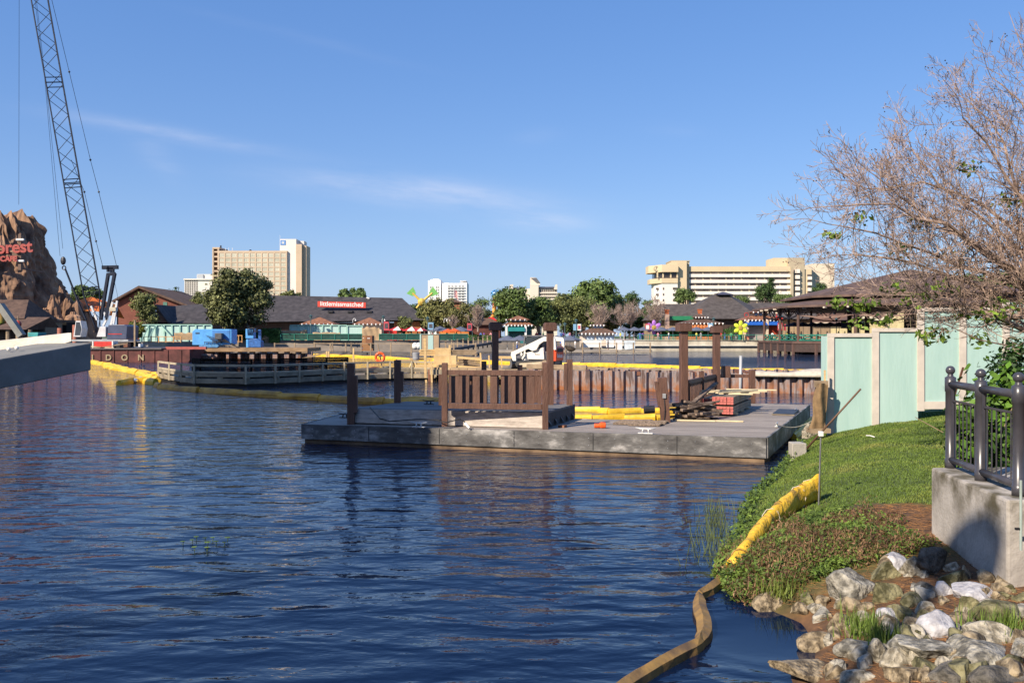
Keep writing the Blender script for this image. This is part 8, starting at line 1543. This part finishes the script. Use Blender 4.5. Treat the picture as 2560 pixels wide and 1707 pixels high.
# people: one body, dressed in different colours
def person_body():
    me = bpy.data.meshes.new('skeleton'); V = [(0, 0, .92), (0, 0, 1.15), (0, 0, 1.38), (0, 0, 1.5), (0, -.01, 1.62), (0, 0, 1.74), (.1, 0, .88), (.12, -.02, .5), (.12, .03, .08), (.12, -.12, .03), (-.1, 0, .88), (-.12, .03, .5), (-.12, .08, .08), (-.12, -.07, .03), (.2, 0, 1.38), (.27, .02, 1.1), (.25, -.1, .86), (-.2, 0, 1.38), (-.27, .02, 1.1), (-.25, -.08, .86)]
    E = [(0, 1), (1, 2), (2, 3), (3, 4), (4, 5), (0, 6), (6, 7), (7, 8), (8, 9), (0, 10), (10, 11), (11, 12), (12, 13), (2, 14), (14, 15), (15, 16), (2, 17), (17, 18), (18, 19)]
    rad = [.14, .13, .15, .055, .10, .085, .095, .07, .05, .045, .095, .07, .05, .045, .065, .048, .04, .065, .048, .04]
    me.from_pydata(V, E, []); o = bpy.data.objects.new('skeleton', me); col.objects.link(o); o.modifiers.new('skin', 'SKIN')
    for i, sv in enumerate(me.skin_vertices[0].data): sv.radius = (rad[i], rad[i]); sv.use_root = (i == 0)
    s_ = o.modifiers.new('sub', 'SUBSURF'); s_.levels = 1; s_.render_levels = 1
    dg = bpy.context.evaluated_depsgraph_get(); r_ = bpy.data.meshes.new_from_object(o.evaluated_get(dg)); bpy.data.objects.remove(o); r_.polygons.foreach_set('use_smooth', [True]*len(r_.polygons)); return r_
pb_mesh = person_body(); skin = [M('skin_light', (.50, .30, .21), .6), M('skin_tan', (.33, .18, .11), .6), M('skin_dark', (.12, .065, .04), .6)]
bodies = []
for s_ in skin: m_ = pb_mesh.copy(); m_.materials.clear(); m_.materials.append(s_); bodies.append(m_)
CL = {'white': (.72, .70, .68), 'red': (.50, .04, .04), 'blue': (.06, .14, .40), 'black': (.02, .02, .025), 'grey': (.25, .25, .26), 'green': (.10, .32, .12), 'pink': (.62, .25, .30), 'yellow': (.70, .62, .10), 'navy': (.03, .04, .10), 'purple': (.18, .06, .28)}
shirts, trs = {}, {}
def shirt_mesh(c):
    mb = MB().lathe([(.17, .9), (.175, 1.1), (.2, 1.3), (.19, 1.42), (.09, 1.5)], (0, 0, 0), 10, 1.15, .85)
    for s_ in (-1, 1): mb.tube((s_*.18, 0, 1.42), (s_*.29, .02, 1.12), .085, .075, 8)
    o = mb.build('shirt', M('shirt_'+c, CL[c], .8, .1, 3)); me = o.data; me.transform(Matrix.Translation(o.location)); bpy.data.objects.remove(o); return me
def trouser_mesh(c):
    mb = MB().lathe([(.16, .8), (.165, .98)], (0, 0, 0), 10, 1.1, .85)
    for s_ in (-1, 1): mb.tube((s_*.1, 0, .9), (s_*.12, .02 if s_ < 0 else -.0, .3), .105, .085, 8)
    o = mb.build('trousers', M('trousers_'+c, CL[c], .8, .1, 3)); me = o.data; me.transform(Matrix.Translation(o.location)); bpy.data.objects.remove(o); return me
mbh = MB().sph((0, .015, 1.66), .115, 9, 6, (1, 1, 1.05)); oh = mbh.build('hair', M('dark_hair', (.03, .02, .015), .7)); hair_me = oh.data; hair_me.transform(Matrix.Translation(oh.location)); bpy.data.objects.remove(oh)
for c in CL: shirts[c] = shirt_mesh(c)
for c in ('blue', 'black', 'grey', 'navy'): trs[c] = trouser_mesh(c)
def person(px, Y, z, sh, tr, label, seated=False):
    t = thing('person', label, 'person', (XZ(px, Y), Y, z), rnd.uniform(0, 6.28), 'people on the far promenade')
    for nm, me in (('body', rnd.choice(bodies)), ('shirt', shirts[sh]), ('trousers', trs[tr]), ('hair', hair_me)):
        o = bpy.data.objects.new(nm, me); col.objects.link(o); o.parent = t
places = [(1005, 'between the red and white umbrellas', 166.5), (1028, 'under the middle red and white umbrella', 166.2), (1044, 'beside the smallest red and white umbrella', 166.4), (1081, 'below the blue edged banner', 167), (1117, 'under the orange umbrellas', 168), (1141, 'right of the orange umbrellas', 168), (1202, 'left of the shaded capped post near the low hedge', 170), (1210, 'near the low hedge, right one of a couple', 170), (1227, 'close to the shaded capped post', 170),
          (1320, 'at the right corner of the teal kiosk', 169), (1341, 'right of the teal kiosk', 170), (1350, 'far right of the teal kiosk', 171), (1358, 'beside the bird side capped post', 170), (1403, 'under the trees, left one', 172), (1409, 'under the trees, right one', 172.5), (1425, 'left of the white banner pair', 171), (1435, 'below the white banner pair', 170), (1452, 'near the corner of the white dock kiosk', 168),
          (1551, 'right of the white dock kiosk roof', 174), (1563, 'behind the dining fence, furthest left', 174.4), (1600, 'below the red banner', 174), (1607, 'right under the red banner', 174.6), (1645, 'before the hedge below the purple flower', 174), (1652, 'leaning by the hedge right of the purple flower', 174.2), (1672, 'at the dining tables left of the front capped post', 173.6), (1741, 'at the tables between the capped posts', 174), (1752, 'at the tables nearer the rear capped post', 173.8), (1802, 'right of the rear capped post', 173.6), (1812, 'left of the wooden bin', 173.2), (1828, 'right of the wooden bin', 173.0), (1840, 'left of the yellow flower', 173.2), (1931, 'at the red counter', 173.8), (1968, 'left of the pavilion front post', 174), (1978, 'waiting just left of the pavilion', 173.5), (1985, 'behind the pavilion front post', 172)]
cyc_s, cyc_t = list(CL), ['blue', 'black', 'grey', 'navy']
for i, (px, pl, Y) in enumerate(places): s_ = cyc_s[(i*7+i//10) % len(cyc_s)]; t_ = cyc_t[(i*3) % 4]; person(px, Y, PZ+.02, s_, t_, 'person in %s top %s' % (s_, pl) if len(pl.split()) > 8 else 'person in %s top and %s trousers %s' % (s_, t_, pl))
pp = ('left of the thick inner posts', 'between inner post and corner post', 'behind the second outer post', 'right of the second outer post', 'by the navy panel', 'right of the navy panel', 'near the third outer post', 'above the left mint panel', 'above the first mint panel joint')
for i, px in enumerate((2003, 2045, 2068, 2096, 2112, 2128, 2146, 2170, 2190)): s_ = ('white', 'blue', 'white', 'yellow', 'grey', 'red', 'white', 'purple', 'black')[i]; person(px, 158+i % 3, 2.125, s_, cyc_t[i % 4], 'person in %s top on the pavilion deck %s' % (s_, pp[i]))
for i, (px, s_) in enumerate(((1293, 'white'), (1402, 'blue'), (1438, 'white'), (1520, 'grey'))): person(px, 151+i*.4, .56, s_, cyc_t[i], 'person in %s top on the boat dock %s' % (s_, ('left of the loader', 'right of the loader red door', 'left of the white kiosk counter', 'in front of the white kiosk counter')[i]))
